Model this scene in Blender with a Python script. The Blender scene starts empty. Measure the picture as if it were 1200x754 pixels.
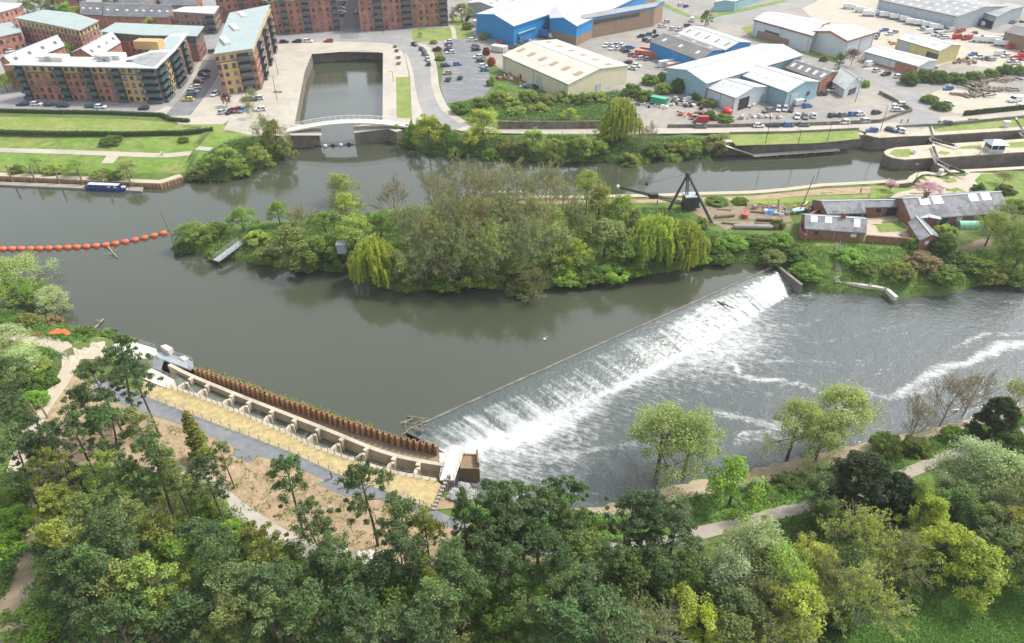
import bpy, bmesh, math, random
import numpy as np
from mathutils import Vector, Matrix
R = math.radians
SC = bpy.context.scene
COL = SC.collection
# ------------------------------------------------------------------ camera, sky, sun, exposure
PITCH, F, CAMZ = R(35.8), 811.0, 90.0
cd = bpy.data.cameras.new('camera'); cam = bpy.data.objects.new('camera', cd); COL.objects.link(cam)
cd.sensor_width = 36.0; cd.lens = F / 1200.0 * 36.0; cd.clip_start = 0.5; cd.clip_end = 6000
cam.location = (0, 0, CAMZ); cam.rotation_euler = (R(90) - PITCH, 0, 0)
SC.camera = cam
SUN_EL, SUN_AZ = R(52), R(66)          # azimuth measured from +Y (view direction) towards +X
world = bpy.data.worlds.new('World'); SC.world = world; world.use_nodes = True
wn = world.node_tree; bgn = wn.nodes['Background']
sky = wn.nodes.new('ShaderNodeTexSky'); sky.sky_type = 'NISHITA'; sky.sun_disc = False
sky.sun_elevation = SUN_EL; sky.sun_rotation = SUN_AZ
sky.air_density = 1.0; sky.dust_density = 2.0; sky.ozone_density = 1.0; sky.altitude = 50
hz_ = wn.nodes.new('ShaderNodeHueSaturation'); hz_.inputs['Saturation'].default_value = 0.35; hz_.inputs['Value'].default_value = 1.0
wn.links.new(sky.outputs[0], hz_.inputs['Color']); wn.links.new(hz_.outputs[0], bgn.inputs[0]); bgn.inputs[1].default_value = 0.15
sl = bpy.data.lights.new('sun', 'SUN'); sun = bpy.data.objects.new('sun', sl); COL.objects.link(sun)
sl.energy = 1.8; sl.angle = R(8); sl.color = (1.0, 0.955, 0.88)
sd = Vector((math.sin(SUN_AZ) * math.cos(SUN_EL), math.cos(SUN_AZ) * math.cos(SUN_EL), math.sin(SUN_EL)))
sun.rotation_euler = (-sd).to_track_quat('-Z', 'Y').to_euler(); sun.location = sd * 400
SC.view_settings.view_transform = 'Standard'; SC.view_settings.look = 'None'
SC.view_settings.exposure = 1.08; SC.view_settings.gamma = 1.0
SC.render.engine = 'CYCLES'
try:
    SC.cycles.max_bounces = 6; SC.cycles.transparent_max_bounces = 8; SC.cycles.caustics_reflective = False; SC.cycles.caustics_refractive = False
    SC.cycles.volume_bounces = 0
except Exception: pass

CP, SP = math.cos(PITCH), math.sin(PITCH)
def P(px, py, z=0.0):
    a = (px - 600.0) / F; b = -(py - 377.0) / F
    dx, dy, dz = a, CP + b * SP, -SP + b * CP
    t = (z - CAMZ) / dz
    return Vector((dx * t, dy * t, z))
def proj(v):
    d = Vector(v) - Vector((0, 0, CAMZ))
    zc = d.y * CP - d.z * SP
    return 600 + F * d.x / zc, 377 - F * (d.y * SP + d.z * CP) / zc

# ------------------------------------------------------------------ materials
def mat(name, col, rough=0.85, var=0.18, scale=0.6, bump=0.0, bscale=6.0, spec=0.3, metal=0.0, col2=None, c2scale=None, c2pos=(0.45, 0.62), objcol=False):
    m = bpy.data.materials.new(name); m.use_nodes = True
    nt = m.node_tree; N = nt.nodes; L = nt.links; b = N['Principled BSDF']
    b.inputs['Roughness'].default_value = rough; b.inputs['Metallic'].default_value = metal
    b.inputs['Specular IOR Level'].default_value = spec
    tc = N.new('ShaderNodeTexCoord')
    no = N.new('ShaderNodeTexNoise'); no.inputs['Scale'].default_value = scale; no.inputs['Detail'].default_value = 6; no.inputs['Roughness'].default_value = 0.65
    L.new(tc.outputs['Object'], no.inputs['Vector'])
    mr = N.new('ShaderNodeMapRange'); mr.inputs[1].default_value = 0.25; mr.inputs[2].default_value = 0.75
    mr.inputs[3].default_value = 1 - var; mr.inputs[4].default_value = 1 + var
    L.new(no.outputs['Fac'], mr.inputs[0])
    base = N.new('ShaderNodeMix'); base.data_type = 'RGBA'; base.inputs['Factor'].default_value = 0
    base.inputs['A'].default_value = (*col, 1); base.inputs['B'].default_value = (*(col2 or col), 1)
    if objcol:
        oi = N.new('ShaderNodeObjectInfo'); L.new(oi.outputs['Color'], base.inputs['A'])
    if col2:
        n2 = N.new('ShaderNodeTexNoise'); n2.inputs['Scale'].default_value = c2scale or scale * 0.3; n2.inputs['Detail'].default_value = 5; n2.inputs['Roughness'].default_value = 0.7
        L.new(tc.outputs['Object'], n2.inputs['Vector'])
        m2 = N.new('ShaderNodeMapRange'); m2.inputs[1].default_value = c2pos[0]; m2.inputs[2].default_value = c2pos[1]
        L.new(n2.outputs['Fac'], m2.inputs[0]); L.new(m2.outputs[0], base.inputs['Factor'])
    mul = N.new('ShaderNodeVectorMath'); mul.operation = 'SCALE'
    L.new(base.outputs['Result'], mul.inputs[0]); L.new(mr.outputs[0], mul.inputs['Scale'])
    L.new(mul.outputs[0], b.inputs['Base Color'])
    if bump:
        n3 = N.new('ShaderNodeTexNoise'); n3.inputs['Scale'].default_value = bscale; n3.inputs['Detail'].default_value = 4
        L.new(tc.outputs['Object'], n3.inputs['Vector'])
        bp = N.new('ShaderNodeBump'); bp.inputs['Strength'].default_value = bump; bp.inputs['Distance'].default_value = 0.3
        L.new(n3.outputs['Fac'], bp.inputs['Height']); L.new(bp.outputs[0], b.inputs['Normal'])
    return m

def roofmat(name, col, var=0.12, period=1.0, seam=0.82, rough=0.6, dirt=None, spec=0.3):
    """sheet roof: seams from the UV map (u runs along the ridge in metres), large stains"""
    m = mat(name, col, rough, var, 0.5, col2=dirt, c2scale=0.16, c2pos=(0.45, 0.66), spec=spec)
    nt = m.node_tree; N = nt.nodes; L = nt.links; b = N['Principled BSDF']
    src = b.inputs['Base Color'].links[0].from_socket
    uv = N.new('ShaderNodeTexCoord'); sx = N.new('ShaderNodeSeparateXYZ'); L.new(uv.outputs['UV'], sx.inputs[0])
    d = N.new('ShaderNodeMath'); d.operation = 'DIVIDE'; d.inputs[1].default_value = period; L.new(sx.outputs[0], d.inputs[0])
    f = N.new('ShaderNodeMath'); f.operation = 'FRACT'; L.new(d.outputs[0], f.inputs[0])
    g = N.new('ShaderNodeMath'); g.operation = 'GREATER_THAN'; g.inputs[1].default_value = 0.8; L.new(f.outputs[0], g.inputs[0])
    mr = N.new('ShaderNodeMapRange'); mr.inputs[3].default_value = 1.0; mr.inputs[4].default_value = seam; L.new(g.outputs[0], mr.inputs[0])
    mu = N.new('ShaderNodeVectorMath'); mu.operation = 'SCALE'; L.new(src, mu.inputs[0]); L.new(mr.outputs[0], mu.inputs['Scale'])
    L.new(mu.outputs[0], b.inputs['Base Color'])
    return m

def leafmat():
    m = bpy.data.materials.new('leaf'); m.use_nodes = True
    nt = m.node_tree; N = nt.nodes; L = nt.links; b = N['Principled BSDF']; out = N['Material Output']
    b.inputs['Roughness'].default_value = 0.6; b.inputs['Specular IOR Level'].default_value = 0.25
    oi = N.new('ShaderNodeObjectInfo'); at = N.new('ShaderNodeAttribute'); at.attribute_name = 'var'
    hs = N.new('ShaderNodeHueSaturation'); L.new(oi.outputs['Color'], hs.inputs['Color'])
    sp = N.new('ShaderNodeSeparateColor'); L.new(at.outputs['Color'], sp.inputs[0])
    h = N.new('ShaderNodeMapRange'); h.inputs[3].default_value = 0.485; h.inputs[4].default_value = 0.525; L.new(sp.outputs[0], h.inputs[0]); L.new(h.outputs[0], hs.inputs['Hue'])
    v = N.new('ShaderNodeMapRange'); v.inputs[3].default_value = 0.6; v.inputs[4].default_value = 1.45; L.new(sp.outputs[1], v.inputs[0]); L.new(v.outputs[0], hs.inputs['Value'])
    s = N.new('ShaderNodeMapRange'); s.inputs[3].default_value = 0.84; s.inputs[4].default_value = 1.12; L.new(sp.outputs[2], s.inputs[0]); L.new(s.outputs[0], hs.inputs['Saturation'])
    L.new(hs.outputs[0], b.inputs['Base Color'])
    tr = N.new('ShaderNodeBsdfTranslucent'); L.new(hs.outputs[0], tr.inputs['Color'])
    mx = N.new('ShaderNodeMixShader'); mx.inputs[0].default_value = 0.45
    L.new(b.outputs[0], mx.inputs[1]); L.new(tr.outputs[0], mx.inputs[2]); L.new(mx.outputs[0], out.inputs['Surface'])
    return m

M = {}
def defm(k, *a, **kw): M[k] = mat(k, *a, **kw)
defm('ground', (0.095, 0.15, 0.03), 0.95, 0.35, 0.25, 0.6, 1.5, col2=(0.13, 0.125, 0.06), c2scale=0.06, c2pos=(0.5, 0.7))
defm('lawn', (0.165, 0.23, 0.045), 0.95, 0.3, 0.8, 0.3, 3.0, col2=(0.25, 0.265, 0.085), c2scale=0.16, c2pos=(0.42, 0.68))
defm('meadow', (0.13, 0.235, 0.04), 0.95, 0.4, 0.9, 0.9, 1.4, col2=(0.14, 0.18, 0.05), c2scale=0.2)
defm('bank_grass', (0.135, 0.225, 0.035), 0.95, 0.35, 0.4, 0.5, 2.0, col2=(0.19, 0.22, 0.06), c2scale=0.1)
defm('pale_paving', (0.43, 0.39, 0.325), 0.85, 0.08, 0.4, 0.1, 8, col2=(0.36, 0.33, 0.27), c2scale=0.09)
defm('path', (0.44, 0.38, 0.29), 0.9, 0.12, 0.5, 0.1, 8)
defm('grey_path', (0.33, 0.29, 0.235), 0.9, 0.12, 0.5, 0.1, 8)
defm('asphalt', (0.17, 0.175, 0.18), 0.85, 0.12, 0.4, 0.1, 10, col2=(0.21, 0.21, 0.21), c2scale=0.1)
defm('new_asphalt', (0.17, 0.18, 0.19), 0.8, 0.18, 0.9, 0.1, 10, col2=(0.21, 0.215, 0.215), c2scale=0.25)
defm('road', (0.25, 0.245, 0.24), 0.85, 0.1, 0.2, 0.05, 10, col2=(0.29, 0.28, 0.26), c2scale=0.05)
defm('yard', (0.255, 0.24, 0.215), 0.9, 0.15, 0.3, 0.1, 6, col2=(0.32, 0.295, 0.25), c2scale=0.05)
defm('pale_yard', (0.42, 0.375, 0.295), 0.9, 0.12, 0.2, 0.1, 6, col2=(0.42, 0.38, 0.31), c2scale=0.04)
defm('sand', (0.36, 0.26, 0.165), 0.95, 0.28, 0.7, 0.45, 2.0, col2=(0.27, 0.205, 0.115), c2scale=0.3, c2pos=(.45, .68))
defm('beach', (0.40, 0.325, 0.225), 0.95, 0.15, 0.4, 0.3, 2.5, col2=(0.32, 0.24, 0.16), c2scale=0.15)
defm('dirt', (0.24, 0.19, 0.13), 0.95, 0.25, 0.4, 0.3, 2.0)
defm('straw', (0.43, 0.34, 0.165), 0.95, 0.32, 0.9, 0.5, 3.0, col2=(0.33, 0.28, 0.14), c2scale=0.35, c2pos=(.48, .68))
defm('concrete', (0.50, 0.43, 0.32), 0.85, 0.12, 0.7, 0.1, 8, col2=(0.38, 0.33, 0.25), c2scale=0.25)
defm('white_concrete', (0.62, 0.58, 0.50), 0.85, 0.1, 0.7)
defm('old_wall', (0.19, 0.165, 0.13), 0.9, 0.3, 0.6, 0.3, 3.0, col2=(0.12, 0.11, 0.085), c2scale=0.2)
defm('grey_wall', (0.23, 0.215, 0.19), 0.9, 0.25, 0.5, 0.3, 3.0, col2=(0.16, 0.15, 0.13), c2scale=0.15)
defm('red_brick', (0.42, 0.185, 0.125), 0.9, 0.25, 1.2, col2=(0.25, 0.11, 0.075), c2scale=0.3)
defm('old_brick', (0.27, 0.12, 0.075), 0.9, 0.35, 0.9, col2=(0.20, 0.12, 0.085), c2scale=0.4)
defm('buff_brick', (0.48, 0.33, 0.15), 0.9, 0.15, 1.2)
defm('dark_clad', (0.10, 0.11, 0.115), 0.5, 0.2, 1.0)
defm('teal_glass', (0.06, 0.10, 0.105), 0.2, 0.25, 0.3, spec=0.6)
defm('glass', (0.035, 0.045, 0.055), 0.12, 0.3, 0.3, spec=0.7)
defm('pale_glass', (0.16, 0.18, 0.19), 0.2, 0.3, 0.5, spec=0.6)
defm('rail', (0.30, 0.31, 0.31), 0.5, 0.1, 1.0, metal=0.3)
defm('slate', (0.115, 0.12, 0.13), 0.75, 0.3, 1.2, 0.2, 5.0, col2=(0.17, 0.17, 0.17), c2scale=0.3)
defm('weathered_slate', (0.22, 0.225, 0.23), 0.8, 0.35, 1.4, 0.2, 5.0, col2=(0.13, 0.135, 0.14), c2scale=0.22, c2pos=(0.48, 0.6))
defm('white_paint', (0.66, 0.66, 0.64), 0.5, 0.08, 0.6)
defm('steel_grey', (0.36, 0.38, 0.39), 0.5, 0.15, 0.8, metal=0.2)
defm('dark_steel', (0.045, 0.045, 0.048), 0.5, 0.3, 0.8)
defm('rust', (0.35, 0.21, 0.115), 0.85, 0.3, 0.9, 0.2, 4.0, col2=(0.25, 0.14, 0.075), c2scale=0.5)
defm('timber', (0.25, 0.18, 0.11), 0.85, 0.3, 1.0, 0.2, 4.0)
defm('grey_timber', (0.28, 0.255, 0.22), 0.85, 0.25, 1.0, 0.2, 4.0)
defm('bark', (0.115, 0.095, 0.07), 0.95, 0.35, 1.5)
defm('pale_bark', (0.30, 0.27, 0.20), 0.95, 0.3, 1.5)
defm('orange', (0.72, 0.14, 0.055), 0.5, 0.15, 0.8)
defm('tyre', (0.02, 0.02, 0.02), 0.7, 0.2, 2.0)
defm('paint', (0.5, 0.5, 0.5), 0.3, 0.05, 1.0, spec=0.5, objcol=True)
defm('stone', (0.27, 0.27, 0.26), 0.9, 0.35, 0.7, 0.3, 3)
defm('blue_clad', (0.015, 0.215, 0.50), 0.45, 0.08, 0.6)
defm('lightblue_clad', (0.24, 0.39, 0.44), 0.5, 0.08, 0.6)
defm('cream_clad', (0.56, 0.52, 0.37), 0.55, 0.08, 0.6)
defm('white_clad', (0.50, 0.54, 0.55), 0.5, 0.08, 0.6)
defm('yellow_clad', (0.52, 0.47, 0.21), 0.55, 0.08, 0.6)
defm('grey_clad', (0.36, 0.41, 0.43), 0.55, 0.1, 0.6)
defm('brown_brick', (0.27, 0.185, 0.125), 0.9, 0.2, 1.0)
defm('tarp', (0.16, 0.27, 0.47), 0.6, 0.2, 0.8)
defm('solar', (0.30, 0.37, 0.46), 0.2, 0.1, 1.0, spec=0.6)
defm('hedge', (0.035, 0.06, 0.018), 0.95, 0.4, 1.5, 0.8, 3)
defm('rubber_black', (0.03, 0.03, 0.03), 0.6, 0.2, 1)
M['roof_white'] = roofmat('roof_white', (0.49, 0.505, 0.50), 0.07, 1.0, 0.9, dirt=(0.43, 0.43, 0.41))
M['roof_cream'] = roofmat('roof_cream', (0.52, 0.50, 0.42), 0.08, 1.0, 0.88, dirt=(0.45, 0.42, 0.34))
M['roof_pale'] = roofmat('roof_pale', (0.56, 0.57, 0.55), 0.1, 1.0, 0.88, dirt=(0.44, 0.44, 0.41))
M['roof_dark'] = roofmat('roof_dark', (0.13, 0.125, 0.12), 0.15, 1.0, 0.85, dirt=(0.18, 0.17, 0.155))
M['roof_zinc'] = roofmat('roof_zinc', (0.33, 0.40, 0.375), 0.08, 0.6, 0.9, dirt=(0.30, 0.35, 0.35))
M['roof_grey'] = roofmat('roof_grey', (0.30, 0.305, 0.30), 0.15, 1.0, 0.85, dirt=(0.22, 0.22, 0.21))
M['leaf'] = leafmat()

# ------------------------------------------------------------------ mesh helper
class MB:
    def __init__(s): s.v = []; s.f = []; s.m = []; s.uv = []
    def add(s, verts, faces, mi=0, uvs=None):
        o = len(s.v); s.v.extend([tuple(v) for v in verts])
        for k, f in enumerate(faces):
            s.f.append([i + o for i in f]); s.m.append(mi)
            s.uv.append(uvs[k] if uvs else [(0, 0)] * len(f))
        return s
    def box(s, x, y, z, sx, sy, sz, rot=0.0, mi=0, tilt=None):
        c, n = math.cos(rot), math.sin(rot); vs = []
        for dz in (0, 1):
            for dx, dy in ((-.5, -.5), (.5, -.5), (.5, .5), (-.5, .5)):
                a, b = dx * sx, dy * sy
                vs.append((x + a * c - b * n, y + a * n + b * c, z + dz * sz))
        s.add(vs, [(3, 2, 1, 0), (4, 5, 6, 7), (0, 1, 5, 4), (1, 2, 6, 5), (2, 3, 7, 6), (3, 0, 4, 7)], mi); return s
    def prism(s, poly, z0, z1, mi=0, mi_top=None, bottom=True):
        poly = [(p[0], p[1]) for p in poly]
        A = sum(poly[i][0] * poly[(i + 1) % len(poly)][1] - poly[(i + 1) % len(poly)][0] * poly[i][1] for i in range(len(poly)))
        if A < 0: poly = poly[::-1]
        n = len(poly)
        vs = [(x, y, z0) for x, y in poly] + [(x, y, z1) for x, y in poly]
        for i in range(n):
            j = (i + 1) % n; s.add([vs[i], vs[j], vs[n + j], vs[n + i]], [(0, 1, 2, 3)], mi)
        s.add(vs[n:], [tuple(range(n))], mi if mi_top is None else mi_top)
        if bottom: s.add(vs[:n], [tuple(range(n))[::-1]], mi)
        return s
    def bar(s, p0, p1, w, h=None, mi=0):
        """square bar between two 3-D points"""
        p0, p1 = Vector(p0), Vector(p1); d = p1 - p0
        if d.length < 1e-6: return s
        d.normalize(); up = Vector((0, 0, 1)) if abs(d.z) < 0.95 else Vector((0, 1, 0))
        a = d.cross(up).normalized() * w / 2; b = d.cross(a).normalized() * (h or w) / 2
        vs = [p0 - a - b, p0 + a - b, p0 + a + b, p0 - a + b, p1 - a - b, p1 + a - b, p1 + a + b, p1 - a + b]
        s.add(vs, [(3, 2, 1, 0), (4, 5, 6, 7), (0, 1, 5, 4), (1, 2, 6, 5), (2, 3, 7, 6), (3, 0, 4, 7)], mi); return s
    def tube(s, p0, p1, r0, r1=None, n=6, mi=0, cap=True):
        r1 = r0 if r1 is None else r1
        p0, p1 = Vector(p0), Vector(p1); d = p1 - p0
        if d.length < 1e-6: return s
        d.normalize(); up = Vector((0, 0, 1)) if abs(d.z) < 0.9 else Vector((1, 0, 0))
        a = d.cross(up).normalized(); b = d.cross(a).normalized(); vs = []
        for p, r in ((p0, r0), (p1, r1)):
            for i in range(n):
                t = 2 * math.pi * i / n; vs.append(p + (a * math.cos(t) + b * math.sin(t)) * r)
        fs = [(i, (i + 1) % n, n + (i + 1) % n, n + i) for i in range(n)]
        if cap: fs += [tuple(range(n))[::-1], tuple(range(n, 2 * n))]
        s.add(vs, fs, mi); return s
    def path(s, pts, radii, n=6, mi=0):
        for i in range(len(pts) - 1): s.tube(pts[i], pts[i + 1], radii[i], radii[i + 1], n, mi)
        return s
    def lathe(s, prof, x=0, y=0, z=0, n=12, mi=0):
        vs = []
        for r, h in prof:
            for i in range(n):
                t = 2 * math.pi * i / n; vs.append((x + r * math.cos(t), y + r * math.sin(t), z + h))
        fs = []
        for k in range(len(prof) - 1):
            for i in range(n): fs.append((k * n + i, k * n + (i + 1) % n, (k + 1) * n + (i + 1) % n, (k + 1) * n + i))
        fs.append(tuple(range(n))[::-1]); fs.append(tuple((len(prof) - 1) * n + i for i in range(n)))
        s.add(vs, fs, mi); return s
    def ball(s, x, y, z, r, sz=1.0, n=10, k=6, mi=0):
        return s.lathe([(r * math.sin(math.pi * i / k) + 1e-4, -r * sz * math.cos(math.pi * i / k)) for i in range(k + 1)], x, y, z, n, mi)
    def mesh(s, name, mats, smooth=False):
        me = bpy.data.meshes.new(name); me.from_pydata(s.v, [], s.f)
        for k in (mats if isinstance(mats, (list, tuple)) else [mats]): me.materials.append(M[k] if isinstance(k, str) else k)
        me.polygons.foreach_set('material_index', s.m)
        if smooth: me.polygons.foreach_set('use_smooth', [True] * len(s.f))
        if any(u[0] != u[-1] for u in s.uv):
            ul = me.uv_layers.new(name='UVMap'); flat = [c for f in s.uv for p in f for c in p]; ul.data.foreach_set('uv', flat)
        me.update(); return me
    def build(s, name, mats, parent=None, smooth=False, loc=None, rot=0):
        return link(name, s.mesh(name, mats, smooth), parent, loc, rot)
def link(name, me, parent=None, loc=None, rot=0, scale=None, color=None):
    o = bpy.data.objects.new(name, me); COL.objects.link(o)
    if parent is not None: o.parent = parent
    if loc is not None: o.location = loc
    if rot: o.rotation_euler = (0, 0, rot) if not isinstance(rot, (tuple, list)) else rot
    if scale is not None: o.scale = scale
    if color is not None: o.color = (*color, 1)
    return o
# ------------------------------------------------------------------ labels
REG = []
def reg(o, look, place='', cat='', group=None):
    o['category'] = cat
    if group: o['group'] = group
    REG.append((o, look, place)); return o
def thing(name, loc, look, place, cat, group=None, rot=0):
    o = bpy.data.objects.new(name, None); COL.objects.link(o); o.location = loc
    o.empty_display_size = 0.5
    if rot: o.rotation_euler = (0, 0, rot)
    return reg(o, look, place, cat, group)
ORD = ['first', 'second', 'third', 'fourth', 'fifth', 'sixth', 'seventh', 'eighth', 'ninth', 'tenth', 'eleventh', 'twelfth', 'thirteenth', 'fourteenth', 'fifteenth',
       'sixteenth', 'seventeenth', 'eighteenth', 'nineteenth', 'twentieth', 'twenty-first', 'twenty-second', 'twenty-third', 'twenty-fourth', 'twenty-fifth']
def finish_labels():
    d = {}
    for o, l, p in REG: d.setdefault((l, p), []).append(o)
    for (l, p), os in d.items():
        base = (l + ' ' + p).strip()
        if len(os) == 1: os[0]['label'] = base; continue
        os.sort(key=lambda o: proj(o.matrix_world.translation if o.parent else o.location)[0])
        n = len(os)
        for i, o in enumerate(os):
            w = 'leftmost' if i == 0 else 'rightmost' if i == n - 1 else (ORD[i] + ' from left') if i < n / 2 else ('second from right' if n - i == 2 else ORD[n - i - 1] + ' from right')
            o['label'] = base + ', ' + w
def struct(o, kind='structure'):
    o['kind'] = kind; return o
def lerp(a, b, t): return a + (b - a) * t
rng = np.random.default_rng(7); random.seed(7)
# ================================================================== TERRAIN
LOW = -2.6                                    # level of the river below the weir
def W2(p): return (p[0], p[1])
def PX(lst, z=0.0, cls='nat'): return [(P(a[0], a[1], a[2] if len(a) > 2 else z), cls) for a in lst]
far = (PX([(-420, 205), (0, 212), (174, 220.5), (190, 221)], 0, 'pile') + PX([(215, 213)], 0, 'nat')
       + PX([(240, 212), (266, 214), (285, 207), (300, 200), (318, 192), (334, 184)]) + PX([(341, 174), (376, 172), (375, 163), (348, 160), (359, 97), (368, 73.5), (426, 69), (450, 71.5), (450, 156), (416, 163), (417, 171)], 0, 'wall')
       + PX([(456, 166), (480, 175), (506, 183), (560, 184), (604, 186), (640, 193), (690, 190), (720, 192), (746, 190), (780, 185), (816, 187), (840, 183)])
       + PX([(848, 182), (880, 181), (960, 177.5), (983, 175), (1009, 173), (1033, 176)], 0, 'wall') + PX([(1094, 159), (1190, 153), (1430, 140)], 4.5, 'wall'))
far += [(Vector((900, 300, 0)), 'x'), (Vector((900, 1500, 0)), 'x'), (Vector((-900, 1500, 0)), 'x'), (Vector((-900, far[0][0].y, 0)), 'x')]
isl = (PX([(198, 293), (204, 277), (240, 267), (300, 263), (360, 257), (430, 250), (500, 242), (560, 236.5)]) + PX([(580, 235.5), (620, 234.5), (700, 233.5), (772, 232), (820, 230), (880, 228.5), (920, 225), (960, 220), (1020, 217)], 0, 'quay')
       + PX([(1062, 212), (1066, 207.5), (1073, 203.5), (1084, 202), (1098, 204), (1108, 200.5), (1148, 199), (1200, 196), (1430, 186)], 2.6, 'wall')
       + [(Vector((420, 170, 0)), 'x')] + PX([(1440, 300), (1200, 327), (1182, 330), (1137, 340), (1105, 349), (1050, 351), (1015, 347), (962, 344), (940, 340)], LOW, 'lownat')
       + PX([(938, 337.5)], LOW, 'lownat') + PX([(906, 313.5), (896, 311), (860, 310), (848, 310), (820, 314), (760, 324), (724, 332), (660, 336), (620, 344), (540, 338), (475, 345), (441, 338), (414, 322), (355, 318), (315, 313), (281, 309), (232, 299)]))
near = (PX([(-500, 330), (-40, 345), (0, 357), (40, 370), (85, 383), (118, 392)]) + PX([(134, 391), (205, 452.5), (250, 472), (340, 510), (362, 522), (420, 542), (464, 555), (512, 564), (524, 567)], 1.3, 'walln')
        + PX([(545, 572), (560, 574), (585, 590), (620, 603), (665, 594)], LOW, 'lownat2') + PX([(700, 590), (775, 567), (887, 546), (950, 529), (1062, 504), (1142, 487), (1200, 470), (1430, 410)], LOW, 'beach')
        + [(Vector((600, 100, 0)), 'x'), (Vector((600, -250, 0)), 'x'), (Vector((-700, -250, 0)), 'x'), (Vector((-700, near_y if False else 130, 0)), 'x')])
PROF = {
 'pile': ([0, 1.2, 1.3, 4, 30, 42], [-4.5, -4.5, 1.5, 1.6, 3.9, 4.5]), 'nat': ([0, .01, 2.5, 7, 12], [-.8, -.4, 1.6, 3.2, 4.5]),
 'wall': ([0, 1.8, 1.9], [-4.5, -4.5, 4.5]), 'x': ([0, 1], [4.5, 4.5]), 'quay': ([0, 1.5, 1.6, 8], [-4.5, -4.5, 1.2, 2.4]),
 'lownat': ([0, .01, 3, 14, 22], [-3.4, -2.9, -.6, 2.2, 3.0]), 'walln': ([0, 1.0, 1.1, 14, 32], [-4.5, -4.5, 1.25, 1.3, 3.0]),
 'lownat2': ([0, .01, 6, 12, 32], [-3.4, -2.9, .3, 1.3, 3.0]), 'beach': ([0, .01, 6, 13, 24], [-3.0, -2.75, -1.4, 1.2, 2.6]),
}
BODIES = [(far, 4.5), (isl, 2.8), (near, 3.0)]
def inside(px, py, poly):
    r = np.zeros(px.shape, bool); n = len(poly)
    for i in range(n):
        x0, y0 = poly[i][0], poly[i][1]; x1, y1 = poly[(i + 1) % n][0], poly[(i + 1) % n][1]
        c = ((y0 > py) != (y1 > py)) & (px < (x1 - x0) * (py - y0) / ((y1 - y0) if y1 != y0 else 1e-9) + x0)
        r ^= c
    return r
def segdist(px, py, a, b):
    dx, dy = b[0] - a[0], b[1] - a[1]; L2 = dx * dx + dy * dy + 1e-9
    t = np.clip(((px - a[0]) * dx + (py - a[1]) * dy) / L2, 0, 1)
    return np.hypot(px - a[0] - t * dx, py - a[1] - t * dy)
def graded(lo, hi, step, lo2, hi2, g=1.12):
    a = list(np.arange(lo, hi, step)); s = step; x = a[0]
    while x > lo2: s *= g; x -= s; a.insert(0, x)
    s = step; x = a[-1]
    while x < hi2: s *= g; x += s; a.append(x)
    return np.array(a)
GX = graded(-270, 330, 1.25, -2500, 2500); GY = graded(28, 350, 1.25, -400, 3500)
XX, YY = np.meshgrid(GX, GY)
def noise2(x, y, s, seed=0):
    r = np.random.default_rng(seed); z = np.zeros_like(x)
    for k in range(6):
        a = r.uniform(0, 6.28); f = s * r.uniform(.6, 1.8); z += np.sin((x * math.cos(a) + y * math.sin(a)) * f + r.uniform(0, 6.28))
    return z / 6
ZZ = np.full(XX.shape, -4.5)
LANDD = np.zeros(XX.shape)
for poly, top in BODIES:
    pts = [p for p, c in poly]; n = len(pts)
    ins = inside(XX, YY, pts); best = np.full(XX.shape, 1e9); zz = np.full(XX.shape, top)
    cx, cy = XX[ins], YY[ins]; bd = np.full(cx.shape, 1e9); bc = np.zeros(cx.shape, int); cl = []
    for i in range(n):
        c = poly[i][1]; cl.append(c)
        d = segdist(cx, cy, pts[i], pts[(i + 1) % n]); m = d < bd; bd[m] = d[m]; bc[m] = i
    z = np.full(cx.shape, top)
    dn = bd + noise2(cx, cy, .5, 3) * .8
    for i in range(n):
        m = bc == i
        if cl[i] == 'x': continue
        xs, zs = PROF[cl[i]]; dd = dn if 'nat' in cl[i] or cl[i] == 'beach' else bd
        z[m] = np.minimum(np.interp(dd[m], xs, zs), top)
    ZZ[ins] = z; LANDD[ins] = bd
# upland noise and the wood's gentle rise
ZZ += np.where(LANDD > 3, 0.0, 0)
me = bpy.data.meshes.new('ground'); nx, ny = len(GX), len(GY)
me.vertices.add(nx * ny); me.vertices.foreach_set('co', np.stack([XX, YY, ZZ], -1).ravel())
idx = np.arange(nx * ny).reshape(ny, nx)
q = np.stack([idx[:-1, :-1], idx[:-1, 1:], idx[1:, 1:], idx[1:, :-1]], -1).reshape(-1, 4)
me.loops.add(q.size); me.polygons.add(len(q)); me.loops.foreach_set('vertex_index', q.ravel())
me.polygons.foreach_set('loop_start', np.arange(len(q)) * 4); me.polygons.foreach_set('loop_total', np.full(len(q), 4))
me.update(calc_edges=True); me.polygons.foreach_set('use_smooth', [True] * len(q)); me.materials.append(M['ground'])
struct(link('ground', me))
def TZ(x, y):
    i = min(max(int(np.searchsorted(GX, x)) - 1, 0), nx - 2); j = min(max(int(np.searchsorted(GY, y)) - 1, 0), ny - 2)
    u = (x - GX[i]) / (GX[i + 1] - GX[i]); v = (y - GY[j]) / (GY[j + 1] - GY[j]); u = min(max(u, 0), 1); v = min(max(v, 0), 1)
    return float((ZZ[j, i] * (1 - u) + ZZ[j, i + 1] * u) * (1 - v) + (ZZ[j + 1, i] * (1 - u) + ZZ[j + 1, i + 1] * u) * v)
def G(px, py, zmin=None):
    z = 3.0
    for _ in range(10):
        p = P(px, py, z); t = TZ(p.x, p.y)
        if zmin is not None: t = max(t, zmin)
        z = z * .35 + t * .65
    p = P(px, py, z); p.z = t; return p
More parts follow.
